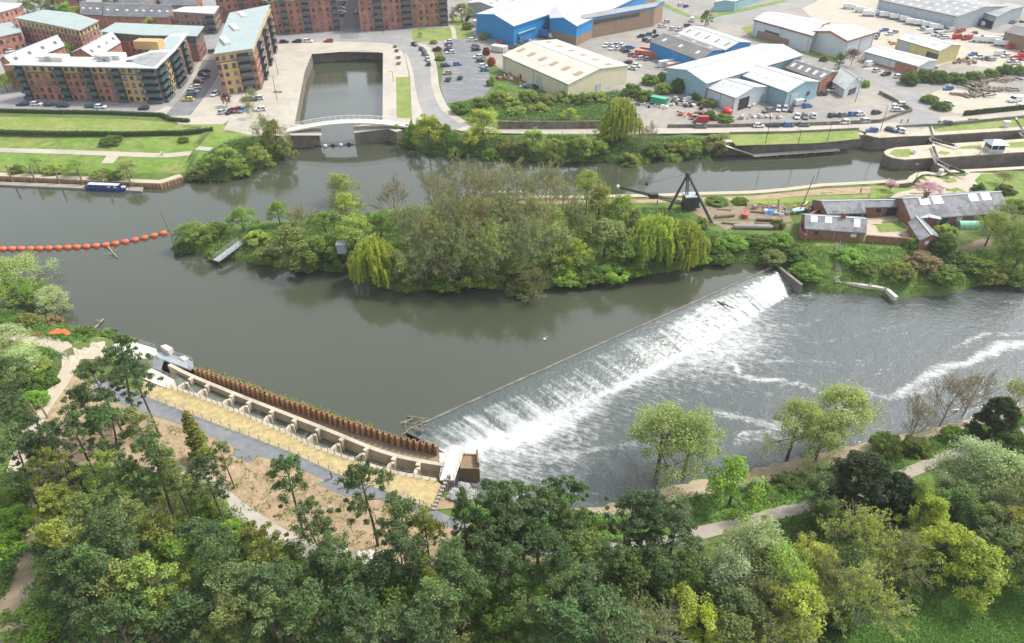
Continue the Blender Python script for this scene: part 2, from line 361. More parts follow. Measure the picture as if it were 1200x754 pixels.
# ------------------------------------------------------------------ draped sheets
LIFT = {}
def sheet(name, poly, m, lift=0.02, world=False, z=None, cut=2.5, kind='structure'):
    pts = poly if world else [(P(a, b, z) if z is not None else G(a, b)) for a, b in poly]
    bm = bmesh.new(); vs = [bm.verts.new((p[0], p[1], 0)) for p in pts]; f = bm.faces.new(vs)
    if z is None:
        xs = [p[0] for p in pts]; ys = [p[1] for p in pts]
        for ax, lo, hi in ((0, min(xs), max(xs)), (1, min(ys), max(ys))):
            stp = max(cut, (hi - lo) / 120); k = lo + stp
            while k < hi:
                co = (k, 0, 0) if ax == 0 else (0, k, 0); no = (1, 0, 0) if ax == 0 else (0, 1, 0)
                bmesh.ops.bisect_plane(bm, geom=bm.verts[:] + bm.edges[:] + bm.faces[:], plane_co=co, plane_no=no); k += stp
        for v in bm.verts: v.co.z = TZ(v.co.x, v.co.y) + lift
    else:
        for v in bm.verts: v.co.z = z + lift
    bmesh.ops.recalc_face_normals(bm, faces=bm.faces[:])
    for f in bm.faces:
        if f.normal.z < 0: f.normal_flip()
    me = bpy.data.meshes.new(name); bm.to_mesh(me); bm.free(); me.materials.append(M[m])
    return struct(link(name, me), kind)
def smooth_line(pts, step=2.0):
    """Catmull-Rom through points"""
    P_ = [Vector((p[0], p[1], 0)) for p in pts]; P_ = [P_[0] * 2 - P_[1]] + P_ + [P_[-1] * 2 - P_[-2]]; out = []
    for i in range(1, len(P_) - 2):
        a, b, c, d = P_[i - 1], P_[i], P_[i + 1], P_[i + 2]; n = max(2, int((c - b).length / step))
        for k in range(n):
            t = k / n; out.append(0.5 * ((2 * b) + (c - a) * t + (2 * a - 5 * b + 4 * c - d) * t * t + (3 * b - a - 3 * c + d) * t ** 3))
    out.append(P_[-2]); return out
def ribbon(name, line_px, w, m, lift=0.05, z=None, world=False, kind='structure', closed=False):
    pts = line_px if world else [(P(a[0], a[1], z) if z is not None else G(a[0], a[1])) for a in line_px]
    L = smooth_line(pts); vs = []; fs = []; nc = 5
    ws = w if isinstance(w, (list, tuple)) else [w, w]
    for i, p in enumerate(L):
        a = L[max(i - 1, 0)]; b = L[min(i + 1, len(L) - 1)]; d = (b - a).normalized(); n = Vector((-d.y, d.x, 0)); ww = lerp(ws[0], ws[-1], i / (len(L) - 1))
        for k in range(nc):
            q_ = p + n * ww * (k / (nc - 1) - .5); vs.append((q_.x, q_.y, (z if z is not None else TZ(q_.x, q_.y)) + lift))
    for i in range(len(L) - 1):
        for k in range(nc - 1): a = i * nc + k; fs.append((a, a + 1, a + nc + 1, a + nc))
    mb = MB(); mb.add(vs, [f[::-1] for f in fs]); return struct(mb.build(name, m), kind)

# ================================================================== WATER
def water_mat(name, body, rough, b1, s1, b2, s2, foam=False):
    m = bpy.data.materials.new(name); m.use_nodes = True; nt = m.node_tree; N = nt.nodes; L = nt.links; b = N['Principled BSDF']
    b.inputs['Roughness'].default_value = rough; b.inputs['IOR'].default_value = 1.45; b.inputs['Specular IOR Level'].default_value = 0.85
    tc = N.new('ShaderNodeTexCoord')
    n0 = N.new('ShaderNodeTexNoise'); n0.inputs['Scale'].default_value = 0.022; n0.inputs['Detail'].default_value = 4; L.new(tc.outputs['Object'], n0.inputs['Vector'])
    cr = N.new('ShaderNodeMix'); cr.data_type = 'RGBA'; cr.inputs['A'].default_value = (*[c * .82 for c in body], 1); cr.inputs['B'].default_value = (*[c * 1.15 for c in body], 1)
    L.new(n0.outputs['Fac'], cr.inputs['Factor'])
    na = N.new('ShaderNodeTexNoise'); na.inputs['Scale'].default_value = s1; na.inputs['Detail'].default_value = 3; L.new(tc.outputs['Object'], na.inputs['Vector'])
    nb = N.new('ShaderNodeTexNoise'); nb.inputs['Scale'].default_value = s2; nb.inputs['Detail'].default_value = 4; nb.inputs['Distortion'].default_value = .6; L.new(tc.outputs['Object'], nb.inputs['Vector'])
    p1 = N.new('ShaderNodeBump'); p1.inputs['Strength'].default_value = b1; p1.inputs['Distance'].default_value = .25; L.new(na.outputs['Fac'], p1.inputs['Height'])
    p2 = N.new('ShaderNodeBump'); p2.inputs['Strength'].default_value = b2; p2.inputs['Distance'].default_value = .5; L.new(nb.outputs['Fac'], p2.inputs['Height']); L.new(p1.outputs[0], p2.inputs['Normal'])
    L.new(p2.outputs[0], b.inputs['Normal'])
    if not foam:
        nr_ = N.new('ShaderNodeTexNoise'); nr_.inputs['Scale'].default_value = 1.0; nr_.inputs['Detail'].default_value = 5; nr_.inputs['Distortion'].default_value = .8; mq = N.new('ShaderNodeMapping'); mq.inputs['Scale'].default_value = (.016, .05, .03); mq.inputs['Rotation'].default_value = (0, 0, .35); L.new(tc.outputs['Object'], mq.inputs['Vector']); L.new(mq.outputs[0], nr_.inputs['Vector']); rq = N.new('ShaderNodeMapRange'); rq.inputs[1].default_value = .42; rq.inputs[2].default_value = .62; rq.inputs[3].default_value = .03; rq.inputs[4].default_value = .17; L.new(nr_.outputs['Fac'], rq.inputs[0]); L.new(rq.outputs[0], b.inputs['Roughness'])
        L.new(cr.outputs['Result'], b.inputs['Base Color']); return m
    at = N.new('ShaderNodeAttribute'); at.attribute_name = 'foam'
    # foam breaks up along the flow: noise in UV space stretched down the flow
    mp = N.new('ShaderNodeMapping'); mp.inputs['Scale'].default_value = foam; L.new(tc.outputs['UV'], mp.inputs['Vector'])
    nf = N.new('ShaderNodeTexNoise'); nf.inputs['Scale'].default_value = 1.0; nf.inputs['Detail'].default_value = 7; nf.inputs['Roughness'].default_value = .72; nf.inputs['Distortion'].default_value = .5; L.new(mp.outputs[0], nf.inputs['Vector'])
    nk = N.new('ShaderNodeTexNoise'); nk.inputs['Scale'].default_value = .55; nk.inputs['Detail'].default_value = 9; nk.inputs['Roughness'].default_value = .75; L.new(tc.outputs['UV'], nk.inputs['Vector'])
    nm = N.new('ShaderNodeMix'); nm.inputs['Factor'].default_value = .42; L.new(nf.outputs['Fac'], nm.inputs['A']); L.new(nk.outputs['Fac'], nm.inputs['B'])
    ad = N.new('ShaderNodeMath'); ad.operation = 'ADD'; L.new(at.outputs['Fac'], ad.inputs[0]); L.new(nm.outputs['Result'], ad.inputs[1])
    mr = N.new('ShaderNodeMapRange'); mr.inputs[1].default_value = .815; mr.inputs[2].default_value = 1.2; mr.interpolation_type = 'SMOOTHSTEP'; L.new(ad.outputs[0], mr.inputs[0])
    fm = N.new('ShaderNodeMix'); fm.data_type = 'RGBA'; fm.inputs['B'].default_value = (.60, .62, .60, 1); L.new(mr.outputs[0], fm.inputs['Factor']); L.new(cr.outputs['Result'], fm.inputs['A'])
    L.new(fm.outputs['Result'], b.inputs['Base Color'])
    rr = N.new('ShaderNodeMapRange'); rr.inputs[3].default_value = rough; rr.inputs[4].default_value = .8; L.new(mr.outputs[0], rr.inputs[0]); L.new(rr.outputs[0], b.inputs['Roughness'])
    return m
M['river'] = water_mat('river', (0.057, 0.064, 0.040), 0.07, 0.04, 1.8, 0.03, 0.25)
M['rapids'] = water_mat('rapids', (0.066, 0.078, 0.071), 0.2, 0.42, 1.6, 0.4, 0.4, foam=(0.42, 1.5, 1))
M['weir_water'] = water_mat('weir_water', (0.050, 0.072, 0.064), 0.22, 0.3, 1.2, 0.2, 0.4, foam=(1.1, 0.07, 1))
M['pool_water'] = water_mat('pool_water', (0.10, 0.115, 0.085), 0.12, 0.5, 1.5, 0.4, 0.5, foam=(0.6, 0.6, .6))
WR, WL = P(905, 314.5, 0), P(475, 507, 0)
PILE = [(226, 432), (250, 440.5), (290, 454), (340, 472), (376, 484), (410, 496), (440, 505.5), (468, 514), (510, 523), (525, 530)]
pil = [P(a, b, 0) for a, b in PILE]
up = [WR, WL, P(478, 516, 0)] + [P(a, b, 0) for a, b in PILE[7::-1]] + [P(150, 400, 0), Vector((-700, 60, 0)), Vector((-700, 450, 0)), Vector((150, 450, 0)), P(1095, 150, 0), P(1092.5, 168, 0), P(1098, 193, 0), P(1104, 225, 0), P(960, 285, 0)]
sheet('river_water', [W2(p) for p in up], 'river', 0, world=True, z=0.0)
# weir apron ---------------------------------------------------------
TOE = [P(*a, LOW) for a in [(521, 531), (560, 520), (628, 496), (720, 456), (828, 396), (938, 338.5)]]
def along(pts, n):
    L = [0]
    for i in range(len(pts) - 1): L.append(L[-1] + (pts[i + 1] - pts[i]).length)
    out = []
    for k in range(n):
        s = L[-1] * k / (n - 1); i = 0
        while i < len(pts) - 2 and L[i + 1] < s: i += 1
        t = (s - L[i]) / max(L[i + 1] - L[i], 1e-6); out.append(pts[i].lerp(pts[i + 1], t))
    return out
NU, NV = 200, 26
def series(n, lv):
    z = np.zeros(n)
    for k, w in lv: z += w * np.interp(np.arange(n), np.linspace(0, n, k), rng.random(k))
    return (z - z.min()) / (z.max() - z.min())
NU, NV = 260, 30
ST = -.10 + .20 * series(NU, [(9, 1.0), (30, .8), (90, .6)]); AM = series(NU, [(12, 1.0), (40, .8), (120, .7)])
crest = along([WL, WR], NU); toe = along(TOE, NU); vs = []; uv = []; fo = []
wl = (WR - WL).length
for i in range(NU):
    for j in range(NV):
        t = j / (NV - 1); p = crest[i].lerp(toe[i], t); s = i / (NU - 1)
        p.z = 0.04 + (LOW + .08 - .04) * (t ** 1.15) + .05 * math.sin(i * .9 + 5 * t) * t * math.sin(i * .37)
        if j == NV - 1: p = p + (toe[i] - crest[i]).normalized() * 1.2; p.z = LOW - .35
        vs.append(p); d = (toe[i] - crest[i]).length * t; uv.append((s * wl, d))
        left = max(0, 1 - s / .6); q = min(1, max(0, (t - ST[i]) / .30))
        f = (.36 * q * q * (3 - 2 * q) + .04 * t) * (.62 + .62 * AM[i]) + .15 * left * t + (.095 * min(1, max(0, s - .45) * 4) * (1 - .25 * t)) * min(1, t * 6)
        if t > .8: f = lerp(f, .30 + .32 * left + .12 * AM[i], ((t - .8) / .2) ** 1.5)
        fo.append(f)
fs = []; fu = []
for i in range(NU - 1):
    for j in range(NV - 1):
        a = i * NV + j; f = (a, a + 1, a + NV + 1, a + NV); fs.append(f)
        fu.append([uv[k] for k in f])
mb = MB(); mb.add(vs, fs, 0, fu); me = mb.mesh('weir_water', 'weir_water', True)
at = me.attributes.new('foam', 'FLOAT', 'POINT'); at.data.foreach_set('value', fo)
me.update(); struct(link('weir_water', me))
# lower river ----------------------------------------------------------
lx = np.arange(-30, 260, 1.0); ly = np.arange(58, 190, 1.0); LX, LY = np.meshgrid(lx, ly)
foam = np.full(LX.shape, .255)
def line_foam(pts, w, s, taper=None):
    global foam
    q = [P(*a, LOW) for a in pts]
    for i in range(len(q) - 1):
        d = segdist(LX, LY, q[i], q[i + 1]); foam = np.maximum(foam, s * np.exp(-(d / w) ** 2))
dt = np.full(LX.shape, 1e9)
for i in range(len(TOE) - 1): dt = np.minimum(dt, segdist(LX, LY, TOE[i], TOE[i + 1]))
sx = np.clip((LX - TOE[0].x) / (TOE[-1].x - TOE[0].x), 0, 1)
jit = noise2(LX, LY, .22, 21) * 2.2 + noise2(LX, LY, .6, 22) * .9
LX0, LY0 = LX, LY; LX, LY = LX + jit, LY + noise2(LX, LY, .25, 23) * 2.0 + noise2(LX, LY, .7, 24) * .8
dtj = np.maximum(0, dt + jit * .6)
foam = np.maximum(foam, .64 * np.exp(-dtj / lerp(11, 2.2, sx ** .6)))
foam = np.maximum(foam, .45 * np.exp(-dtj / lerp(42, 24, sx)))
line_foam([(530, 528), (590, 522), (650, 500), (700, 470)], 4.5, .56); line_foam([(560, 545), (620, 532), (680, 530), (760, 522)], 2.6, .44)
line_foam([(640, 510), (700, 500), (740, 480), (800, 470)], 3.0, .40); line_foam([(700, 470), (760, 440), (800, 425)], 4, .45)
line_foam([(866, 425), (872, 440), (905, 448), (945, 455), (985, 470)], 1.3, .47); line_foam([(838, 483), (870, 484), (905, 497), (930, 500)], 2.4, .47); line_foam([(868, 510), (900, 505), (930, 520)], 2.0, .45)
line_foam([(860, 520), (895, 515)], 1.4, .45); line_foam([(1050, 462), (1085, 445), (1110, 432), (1160, 414), (1200, 404), (1280, 392)], 2.6, .52); line_foam([(1010, 458), (1040, 466), (1075, 462), (1100, 452)], 2.4, .46)
line_foam([(1120, 405), (1160, 398), (1200, 388), (1280, 380)], 1.6, .43); line_foam([(830, 396), (880, 372), (938, 341)], 1.6, .50); line_foam([(780, 430), (828, 398)], 2.2, .46); line_foam([(850, 400), (900, 385), (960, 372)], 1.8, .38)
line_foam([(940, 400), (1000, 395), (1060, 380)], 1.5, .37); line_foam([(900, 420), (960, 425), (1020, 420)], 1.5, .37)
LX, LY = LX0, LY0
foam += np.maximum(-.03, noise2(LX, LY, .12, 31) * .16) * np.exp(-dt / 70) + noise2(LX, LY, .35, 5) * .04
n1, n2 = LX.shape; me = bpy.data.meshes.new('lower_river_water'); me.vertices.add(n1 * n2)
zw = LOW + noise2(LX, LY, .7, 9) * .10 * np.exp(-dt / 30)
me.vertices.foreach_set('co', np.stack([LX, LY, zw], -1).ravel()); ix = np.arange(n1 * n2).reshape(n1, n2)
q = np.stack([ix[:-1, :-1], ix[:-1, 1:], ix[1:, 1:], ix[1:, :-1]], -1).reshape(-1, 4)
me.loops.add(q.size); me.polygons.add(len(q)); me.loops.foreach_set('vertex_index', q.ravel()); me.polygons.foreach_set('loop_start', np.arange(len(q)) * 4); me.polygons.foreach_set('loop_total', np.full(len(q), 4)); me.update(calc_edges=True)
me.polygons.foreach_set('use_smooth', [True] * len(q))
ul = me.uv_layers.new(name='UVMap')
wdir = (WR - WL).normalized(); fl = Vector((.93, -.37, 0)); ux = LX * fl.x + LY * fl.y + jit; vx = -LX * fl.y + LY * fl.x + jit * .3
ul.data.foreach_set('uv', np.stack([ux.ravel()[q.ravel()], vx.ravel()[q.ravel()]], -1).ravel())
at = me.attributes.new('foam', 'FLOAT', 'POINT'); at.data.foreach_set('value', foam.ravel()); me.materials.append(M['rapids']); struct(link('lower_river_water', me))
lw = MB(); lw.add([(259.5, 58, LOW), (700, 58, LOW), (700, 189.5, LOW), (259.5, 189.5, LOW)], [(0, 1, 2, 3)]); struct(lw.build('far_downstream_water', 'river'))
lk = MB(); lk.add([(100, 189.5, LOW + .6), (700, 189.5, LOW + .6), (700, 330, LOW + .6), (100, 330, LOW + .6)], [(0, 1, 2, 3)]); struct(lk.build('lock_water', 'river'))
# ================================================================== GROUND SHEETS
FZ = 4.5
def fsheet(name, poly, m, lift=0.02): return sheet(name, poly, m, lift, z=FZ)
sheet('lawn', [(-60, 137), (0, 137), (60, 138), (150, 140), (190, 143), (208, 146), (260, 146), (272, 150), (262, 156), (218, 157), (110, 159), (0, 158), (-60, 158)], 'lawn', .02)
sheet('riverside_grass', [(-60, 158), (0, 158), (110, 159), (218, 157), (262, 156), (285, 152), (300, 160), (255, 178), (236, 192), (212, 205), (120, 204), (0, 201), (-60, 200)], 'bank_grass', .03, cut=2)
sheet('industrial_ground', [(520, 60), (560, 0), (700, -90), (1400, -110), (1700, 60), (1500, 128), (1200, 132), (1060, 150), (860, 150), (740, 150), (727, 112), (668, 112), (590, 84), (560, 60)], 'yard', .01)
fsheet('dealer_yard', [(1010, 88), (1025, 40), (960, 30), (940, 10), (985, -12), (1110, 22), (1160, 38), (1330, 60), (1330, 100), (1180, 82), (1110, 74), (1085, 84)], 'pale_yard', .03)
fsheet('quarter_ground', [(-300, 30), (-60, -60), (560, -60), (560, 10), (520, 60), (470, 62), (330, 60), (300, 110), (230, 128), (-60, 130), (-300, 150)], 'road', .01)
fsheet('quay_paving', [(262, 152), (270, 138), (292, 128), (296, 108), (316, 47), (400, 49), (455, 51), (466, 55), (474, 64), (479, 88), (482, 138), (478, 149), (452, 151), (418, 153), (416, 150), (449, 146), (450, 62.5), (426, 59), (362, 64), (340, 148), (376, 151), (377, 159), (337, 159), (300, 160), (283, 156)], 'pale_paving', .04)
fsheet('quay_lawn', [(464, 91), (480, 90.5), (482, 139), (465, 139)], 'lawn', .06)
fsheet('forecourt_paving', [(180, 132), (195, 125), (203, 126), (222, 96), (228, 80), (238, 66), (252, 62), (262, 112), (310, 112), (306, 128), (272, 138), (262, 146), (210, 146), (200, 138)], 'pale_paving', .035)
ribbon('road_apartments', [(-80, 124), (0, 124.5), (100, 126.5), (190, 129.5), (212, 134)], 7.5, 'road', .03, FZ)
ribbon('road_forecourt', [(208, 136), (224, 116), (242, 90), (250, 70)], 9, 'asphalt', .05, FZ)
ribbon('road_basin_north', [(315, 50.5), (350, 48), (400, 46), (440, 46.5), (468, 51), (486, 62), (494, 80), (499, 104), (506, 126), (517, 140), (540, 150)], 8.0, 'road', .06, FZ)
ribbon('road_avenue', [(409, 46), (412, 30), (415, 10), (418, -25)], 9.0, 'asphalt', .065, FZ)
ribbon('riverside_lane', [(533, 148.5), (560, 152), (640, 154), (710, 154), (780, 153.5), (900, 151.5), (1000, 149.5), (1065, 146), (1100, 141)], 5.5, 'pale_paving', .05, FZ)
ribbon('estate_lane', [(1065, 148), (1085, 137), (1074, 118), (1052, 104), (1024, 92), (1012, 82)], 9, 'road', .055, FZ)
ribbon('lane_to_weir_field', [(1080, 142), (1120, 139), (1160, 136), (1240, 128), (1400, 112)], 5, 'pale_paving', .05, FZ)
ribbon('estate_road', [(690, -24), (742, -2), (790, 14), (826, 22), (860, 24)], 13, 'road', .03, FZ)
ribbon('estate_road_east', [(826, 24), (880, 14), (930, 2), (985, -18)], 14, 'road', .034, FZ)
ribbon('estate_road_verge', [(700, -14), (760, -1), (812, 20), (850, 16), (920, 1)], 5, 'bank_grass', .045, FZ)
fsheet('estate_lawn', [(868, 33), (882, 29), (960, 56), (985, 62), (980, 74), (930, 60), (880, 44)], 'lawn', .05)
fsheet('car_park', [(522, 122), (516, 100), (521, 72), (518, 60), (532, 47), (555, 43), (570, 78), (578, 100), (566, 115)], 'asphalt', .05)
fsheet('car_park_lawn', [(483, 35), (528, 32), (534, 46), (484, 50)], 'lawn', .05)
fsheet('side_lawn', [(528, 18), (545, 24), (558, 44), (534, 47), (529, 33)], 'lawn', .052)
ribbon('garden_path', [(480, 34), (505, 32.5), (528, 31), (533, 46)], 2.2, 'pale_paving', .07, FZ)
ribbon('kerb_path', [(488, 51), (502, 58), (508, 80), (511, 104), (522, 128), (542, 144)], 3.0, 'pale_paving', .075, FZ)
fsheet('scrub_field', [(548, 140), (524, 124), (566, 115), (590, 112), (668, 112), (727, 108), (722, 144), (640, 145)], 'bank_grass', .03)
fsheet('lockside_lawn', [(852, 157), (1005, 152), (1008, 163), (960, 168), (862, 171)], 'lawn', .05)
fsheet('upper_lock_lawn', [(1095, 152), (1110, 149), (1190, 140), (1400, 120), (1400, 128), (1196, 149), (1120, 157), (1098, 158)], 'lawn', .05)
fsheet('crossing_forecourt', [(1008, 153), (1060, 148), (1090, 145), (1098, 158), (1030, 162)], 'pale_paving', .045)
fsheet('pale_storage_pad', [(1086, 112), (1104, 104), (1180, 110), (1290, 112), (1290, 124), (1180, 128), (1120, 134), (1106, 128)], 'pale_yard', .05)
fsheet('roadside_paving', [(474, 62), (482, 64), (488, 82), (493, 108), (500, 128), (508, 143), (484, 148), (482.5, 139), (480.5, 90)], 'pale_paving', .042)
# marked bays in the car park
b_ = MB()
for i in range(12):
    t = i / 11; p = P(lerp(549, 567, t), lerp(49, 98, t), FZ); b_.box(p.x, p.y, FZ + .055, 4.8, .12, .004, -.2)
    p = P(lerp(524, 537, t), lerp(52, 98, t), FZ); b_.box(p.x, p.y, FZ + .055, 4.6, .12, .004, -.2)
struct(b_.build('bay_markings', 'white_paint'))
# left-hand riverside
ribbon('riverside_path', [(-60, 174), (0, 176.3), (60, 178), (130, 180.5), (190, 182.5), (225, 180), (252, 176)], 3.0, 'pale_paving', .10)
ribbon('pontoon_path', [(134, 181), (128, 189), (125, 192)], [4, 4], 'path', .12)
# ------------------------------------------------------------------ island
sheet('island_quay', [(572, 236), (620, 236), (700, 235), (772, 234), (820, 232), (880, 230), (960, 222), (1020, 219), (1020, 227), (960, 229), (900, 233), (830, 236), (770, 238), (700, 239), (620, 240), (575, 240)], 'sand', .06)
sheet('timber_yard', [(806, 243), (870, 242), (918, 239), (930, 262), (924, 268), (850, 270), (838, 262), (818, 254)], 'dirt', .05)
sheet('island_lawn', [(822, 236), (880, 234), (960, 230), (1018, 228), (1016, 232), (930, 238), (870, 241), (825, 242)], 'lawn', .055)
sheet('lock_lawn', [(1020, 218), (1062, 214), (1074, 221), (1050, 228), (1020, 233)], 'lawn', .05)
sheet('lockside_paving', [(1064, 212), (1070, 206), (1086, 203), (1106, 203), (1150, 200.5), (1400, 190), (1400, 194), (1160, 204), (1150, 222), (1130, 226), (1095, 229), (1062, 231), (1040, 234), (1050, 227), (1076, 220)], 'path', .05)
sheet('lock_round_lawn', [(1070, 211), (1076, 206), (1090, 204.5), (1098, 206), (1090, 211), (1078, 215)], 'lawn', .075)
sheet('lock_wedge_lawn', [(1104, 213), (1118, 208), (1122, 213), (1112, 215)], 'lawn', .075)
sheet('lock_path_lawn', [(1106, 225), (1122, 220), (1132, 225), (1120, 229)], 'lawn', .075)
sheet('garden_lawn', [(1142, 212), (1150, 204), (1400, 196), (1400, 240), (1180, 236), (1150, 222)], 'bank_grass', .055)
sheet('island_meadow', [(850, 275), (940, 282), (1080, 292), (1180, 288), (1230, 300), (1180, 318), (1105, 338), (1000, 334), (930, 316), (860, 300)], 'bank_grass', .04)
sheet('courtyard_gravel', [(1014, 256), (1062, 252), (1072, 279), (1015, 277)], 'path', .05)
sheet('courtyard_lawn', [(1026, 264), (1055, 259), (1066, 271), (1030, 273)], 'lawn', .07)
sheet('vegetable_plot', [(1122, 290), (1150, 280), (1164, 282), (1160, 293), (1130, 295)], 'dirt', .06)
# ------------------------------------------------------------------ near bank
NZ = 1.3
nw = [(196, 453.5), (250, 472), (340, 510), (362, 522), (420, 542), (464, 555), (512, 564)]
sheet('straw_bank', [(168, 447), (185, 452)] + nw + [(518, 569), (506, 597), (464, 580), (396, 556), (340, 530), (240, 492), (166, 463)], 'straw', .035, z=NZ)
sheet('new_path', [(110, 440), (166, 462), (240, 491), (340, 529), (396, 555), (464, 579), (506, 596.5), (545, 613), (560, 625), (535, 622), (500, 606), (462, 591), (420, 579), (407, 583), (370, 567), (382, 563), (340, 545), (300, 534), (293, 543), (272, 534), (277, 525), (220, 500), (168, 484), (110, 462)], 'new_asphalt', .03, z=NZ)
sheet('sandy_clearing', [(105, 450), (168, 472), (225, 492), (280, 512), (340, 536), (370, 550), (420, 572), (505, 598), (560, 622), (580, 640), (640, 655), (560, 690), (440, 680), (370, 652), (300, 606), (262, 577), (225, 552), (150, 548), (60, 545), (45, 480), (85, 440)], 'sand', .03, cut=1.5)
ribbon('bank_path', [(180, 549), (210, 553), (240, 565), (262, 583), (292, 606), (330, 630), (365, 646), (420, 658), (470, 668), (520, 668), (570, 652), (620, 642)], 2.7, 'pale_paving', .09)
ribbon('woodland_path', [(540, 612), (575, 630), (620, 640), (680, 645), (730, 643), (775, 636), (820, 625), (880, 610), (950, 592), (1010, 576), (1060, 556), (1110, 535), (1180, 510), (1260, 490)], 2.6, 'grey_path', .10)
ribbon('left_path', [(-40, 392), (10, 392), (45, 399), (72, 406), (84, 419), (76, 442), (60, 465), (45, 488), (30, 520), (15, 560)], [3.4, 2.6], 'path', .08)
ribbon('landing_path', [(88, 410), (104, 412), (128, 410), (140, 404)], 5.0, 'path', .07)
ribbon('dirt_track', [(60, 545), (42, 590), (32, 630), (22, 675), (12, 715), (14, 775)], 4.6, 'dirt', .07)
sheet('beach', [(650, 590), (700, 583), (775, 562), (887, 541), (950, 524), (1062, 499), (1142, 482), (1210, 466), (1210, 484), (1142, 500), (1080, 516), (1000, 540), (925, 560), (892, 567), (817, 582), (760, 596), (700, 608), (660, 606)], 'beach', .14, cut=1.0)
sheet('wood_meadow', [(985, 770), (1010, 730), (1075, 705), (1150, 680), (1230, 660), (1300, 800), (1000, 820)], 'meadow', .05)
sheet('verge', [(665, 612), (760, 600), (880, 576), (960, 560), (960, 585), (880, 602), (800, 622), (700, 638), (640, 632)], 'meadow', .045)
rk = MB()
for i in range(240):
    a, b = rng.random(2); p = lerp(Vector(lerp(P(538, 552, 0), P(562, 566, 0), a)), Vector(lerp(P(525, 590, 0), P(545, 600, 0), a)), b); s = rng.uniform(.25, .6)
    rk.ball(p.x, p.y, TZ(p.x, p.y) + .25 + rng.random() * .25, s, .7, 5, 3)
struct(rk.build('rock_armour', 'stone'), 'stuff')

# ================================================================== QUAY WALLS  (each wall is a thing)
def wall(name, line, m, look, place, z0, z1, th, cope=None, cope_m='concrete', out=1, cat='wall', ribs=0, cope_h=.18):
    """line: world points at the water edge, land on the left when out=1; thickness grows inland"""
    base = Vector((line[0].x, line[0].y, z1)); t = thing(name, base, look, place, cat)
    L = [Vector((p.x, p.y, 0)) - Vector((base.x, base.y, 0)) for p in line]; n = len(L); inn = []
    for i in range(n):
        a = L[max(i - 1, 0)]; b = L[min(i + 1, n - 1)]; d = (b - a).normalized(); nn = Vector((-d.y, d.x, 0)) * out
        if 0 < i < n - 1:
            d0 = (L[i] - L[i - 1]).normalized(); d1 = (L[i + 1] - L[i]).normalized(); k = max(.45, math.sqrt(max(0, (1 + d0.dot(d1)) / 2)))
        else: k = 1
        inn.append(L[i] + nn * th / k)
    w = MB(); c = MB()
    for i in range(n - 1):
        quad = [L[i], L[i + 1], inn[i + 1], inn[i]]
        w.prism(quad, z0 - z1, -(cope_h if cope else 0), 0, bottom=False)
        if cope: c.prism(quad, -cope_h + .003, .03, 0)
        if ribs:
            d = (L[i + 1] - L[i]); ln = d.length; d.normalize(); nn = Vector((-d.y, d.x, 0)) * out; k = 0.0
            while k < ln:
                q = L[i] + d * k - nn * .12; w.box(q.x, q.y, z0 - z1, ribs * .5, .3, z1 - z0 - .1 - (cope_h if cope else 0), math.atan2(d.y, d.x)); k += ribs
    w.build('masonry', m, t)
    if cope: c.build('coping', cope_m, t)
    return t
def L_(lst, z=0): return [P(a[0], a[1], a[2] if len(a) > 2 else z) for a in lst]
wall('quay_wall', L_([(-420, 205), (0, 212), (174, 220.5), (190, 221), (216, 212.5)]), 'rust', 'low brown piled river wall behind the floating pontoon', 'with a pale top', -3, 1.62, 2.4, True, 'path', ribs=1.1)
wall('quay_wall', L_([(334, 183.5), (341, 174), (376, 172), (375, 163), (348, 160), (359, 97), (368, 73.5), (426, 69), (450, 71.5), (450, 156), (416, 163), (417, 171), (456, 166), (466, 170)]), 'old_wall', 'brown quay wall with pale coping round the square basin', 'and its entrance', -3, 4.56, 2.6, True, 'pale_paving')
wall('piled_wall', L_([(838, 183.5), (848, 182), (880, 181)]), 'old_wall', 'short sheet piled bank wall where the far lawn begins', '', -3, 4.5, 2.2, True, ribs=.9)
wall('quay_wall', L_([(880, 181), (960, 177.5), (983, 175), (1009, 173)]), 'grey_wall', 'straight grey wall below the long far lawn', '', -3, 4.5, 2.2, True)
wall('lock_wall', L_([(1009, 173), (1020, 176), (1033, 176)], 0) + L_([(1094, 159), (1190, 153), (1430, 140)], 4.5), 'old_wall', 'high curved stone wall on the far side of the large lock', '', -3, 4.56, 2.6, True)
wall('lock_wall', L_([(1040, 214.5), (1062, 212), (1066, 207.5), (1073, 203.5), (1084, 202), (1098, 204), (1108, 200.5), (1148, 199), (1200, 196), (1430, 186)], 2.6), 'old_wall', 'low rounded stone wall on the near side of the small lock', '', -3, 2.86, 1.8, True, out=-1)
wall('island_wall', L_([(1040, 215), (1020, 217), (960, 220), (920, 225), (880, 228.5), (820, 230), (772, 232), (700, 233.5), (620, 234.5), (580, 235.5)]), 'timber', 'low timber edged quay along the back of the island', '', -3, 1.3, 1.9, True, 'path', out=1)
wall('weir_abutment', L_([(905, 313), (922, 326), (937, 338)], -.6), 'old_wall', 'sloping grey abutment at the far end of the weir', '', -4, .35, .8, True, 'grey_wall', out=1)
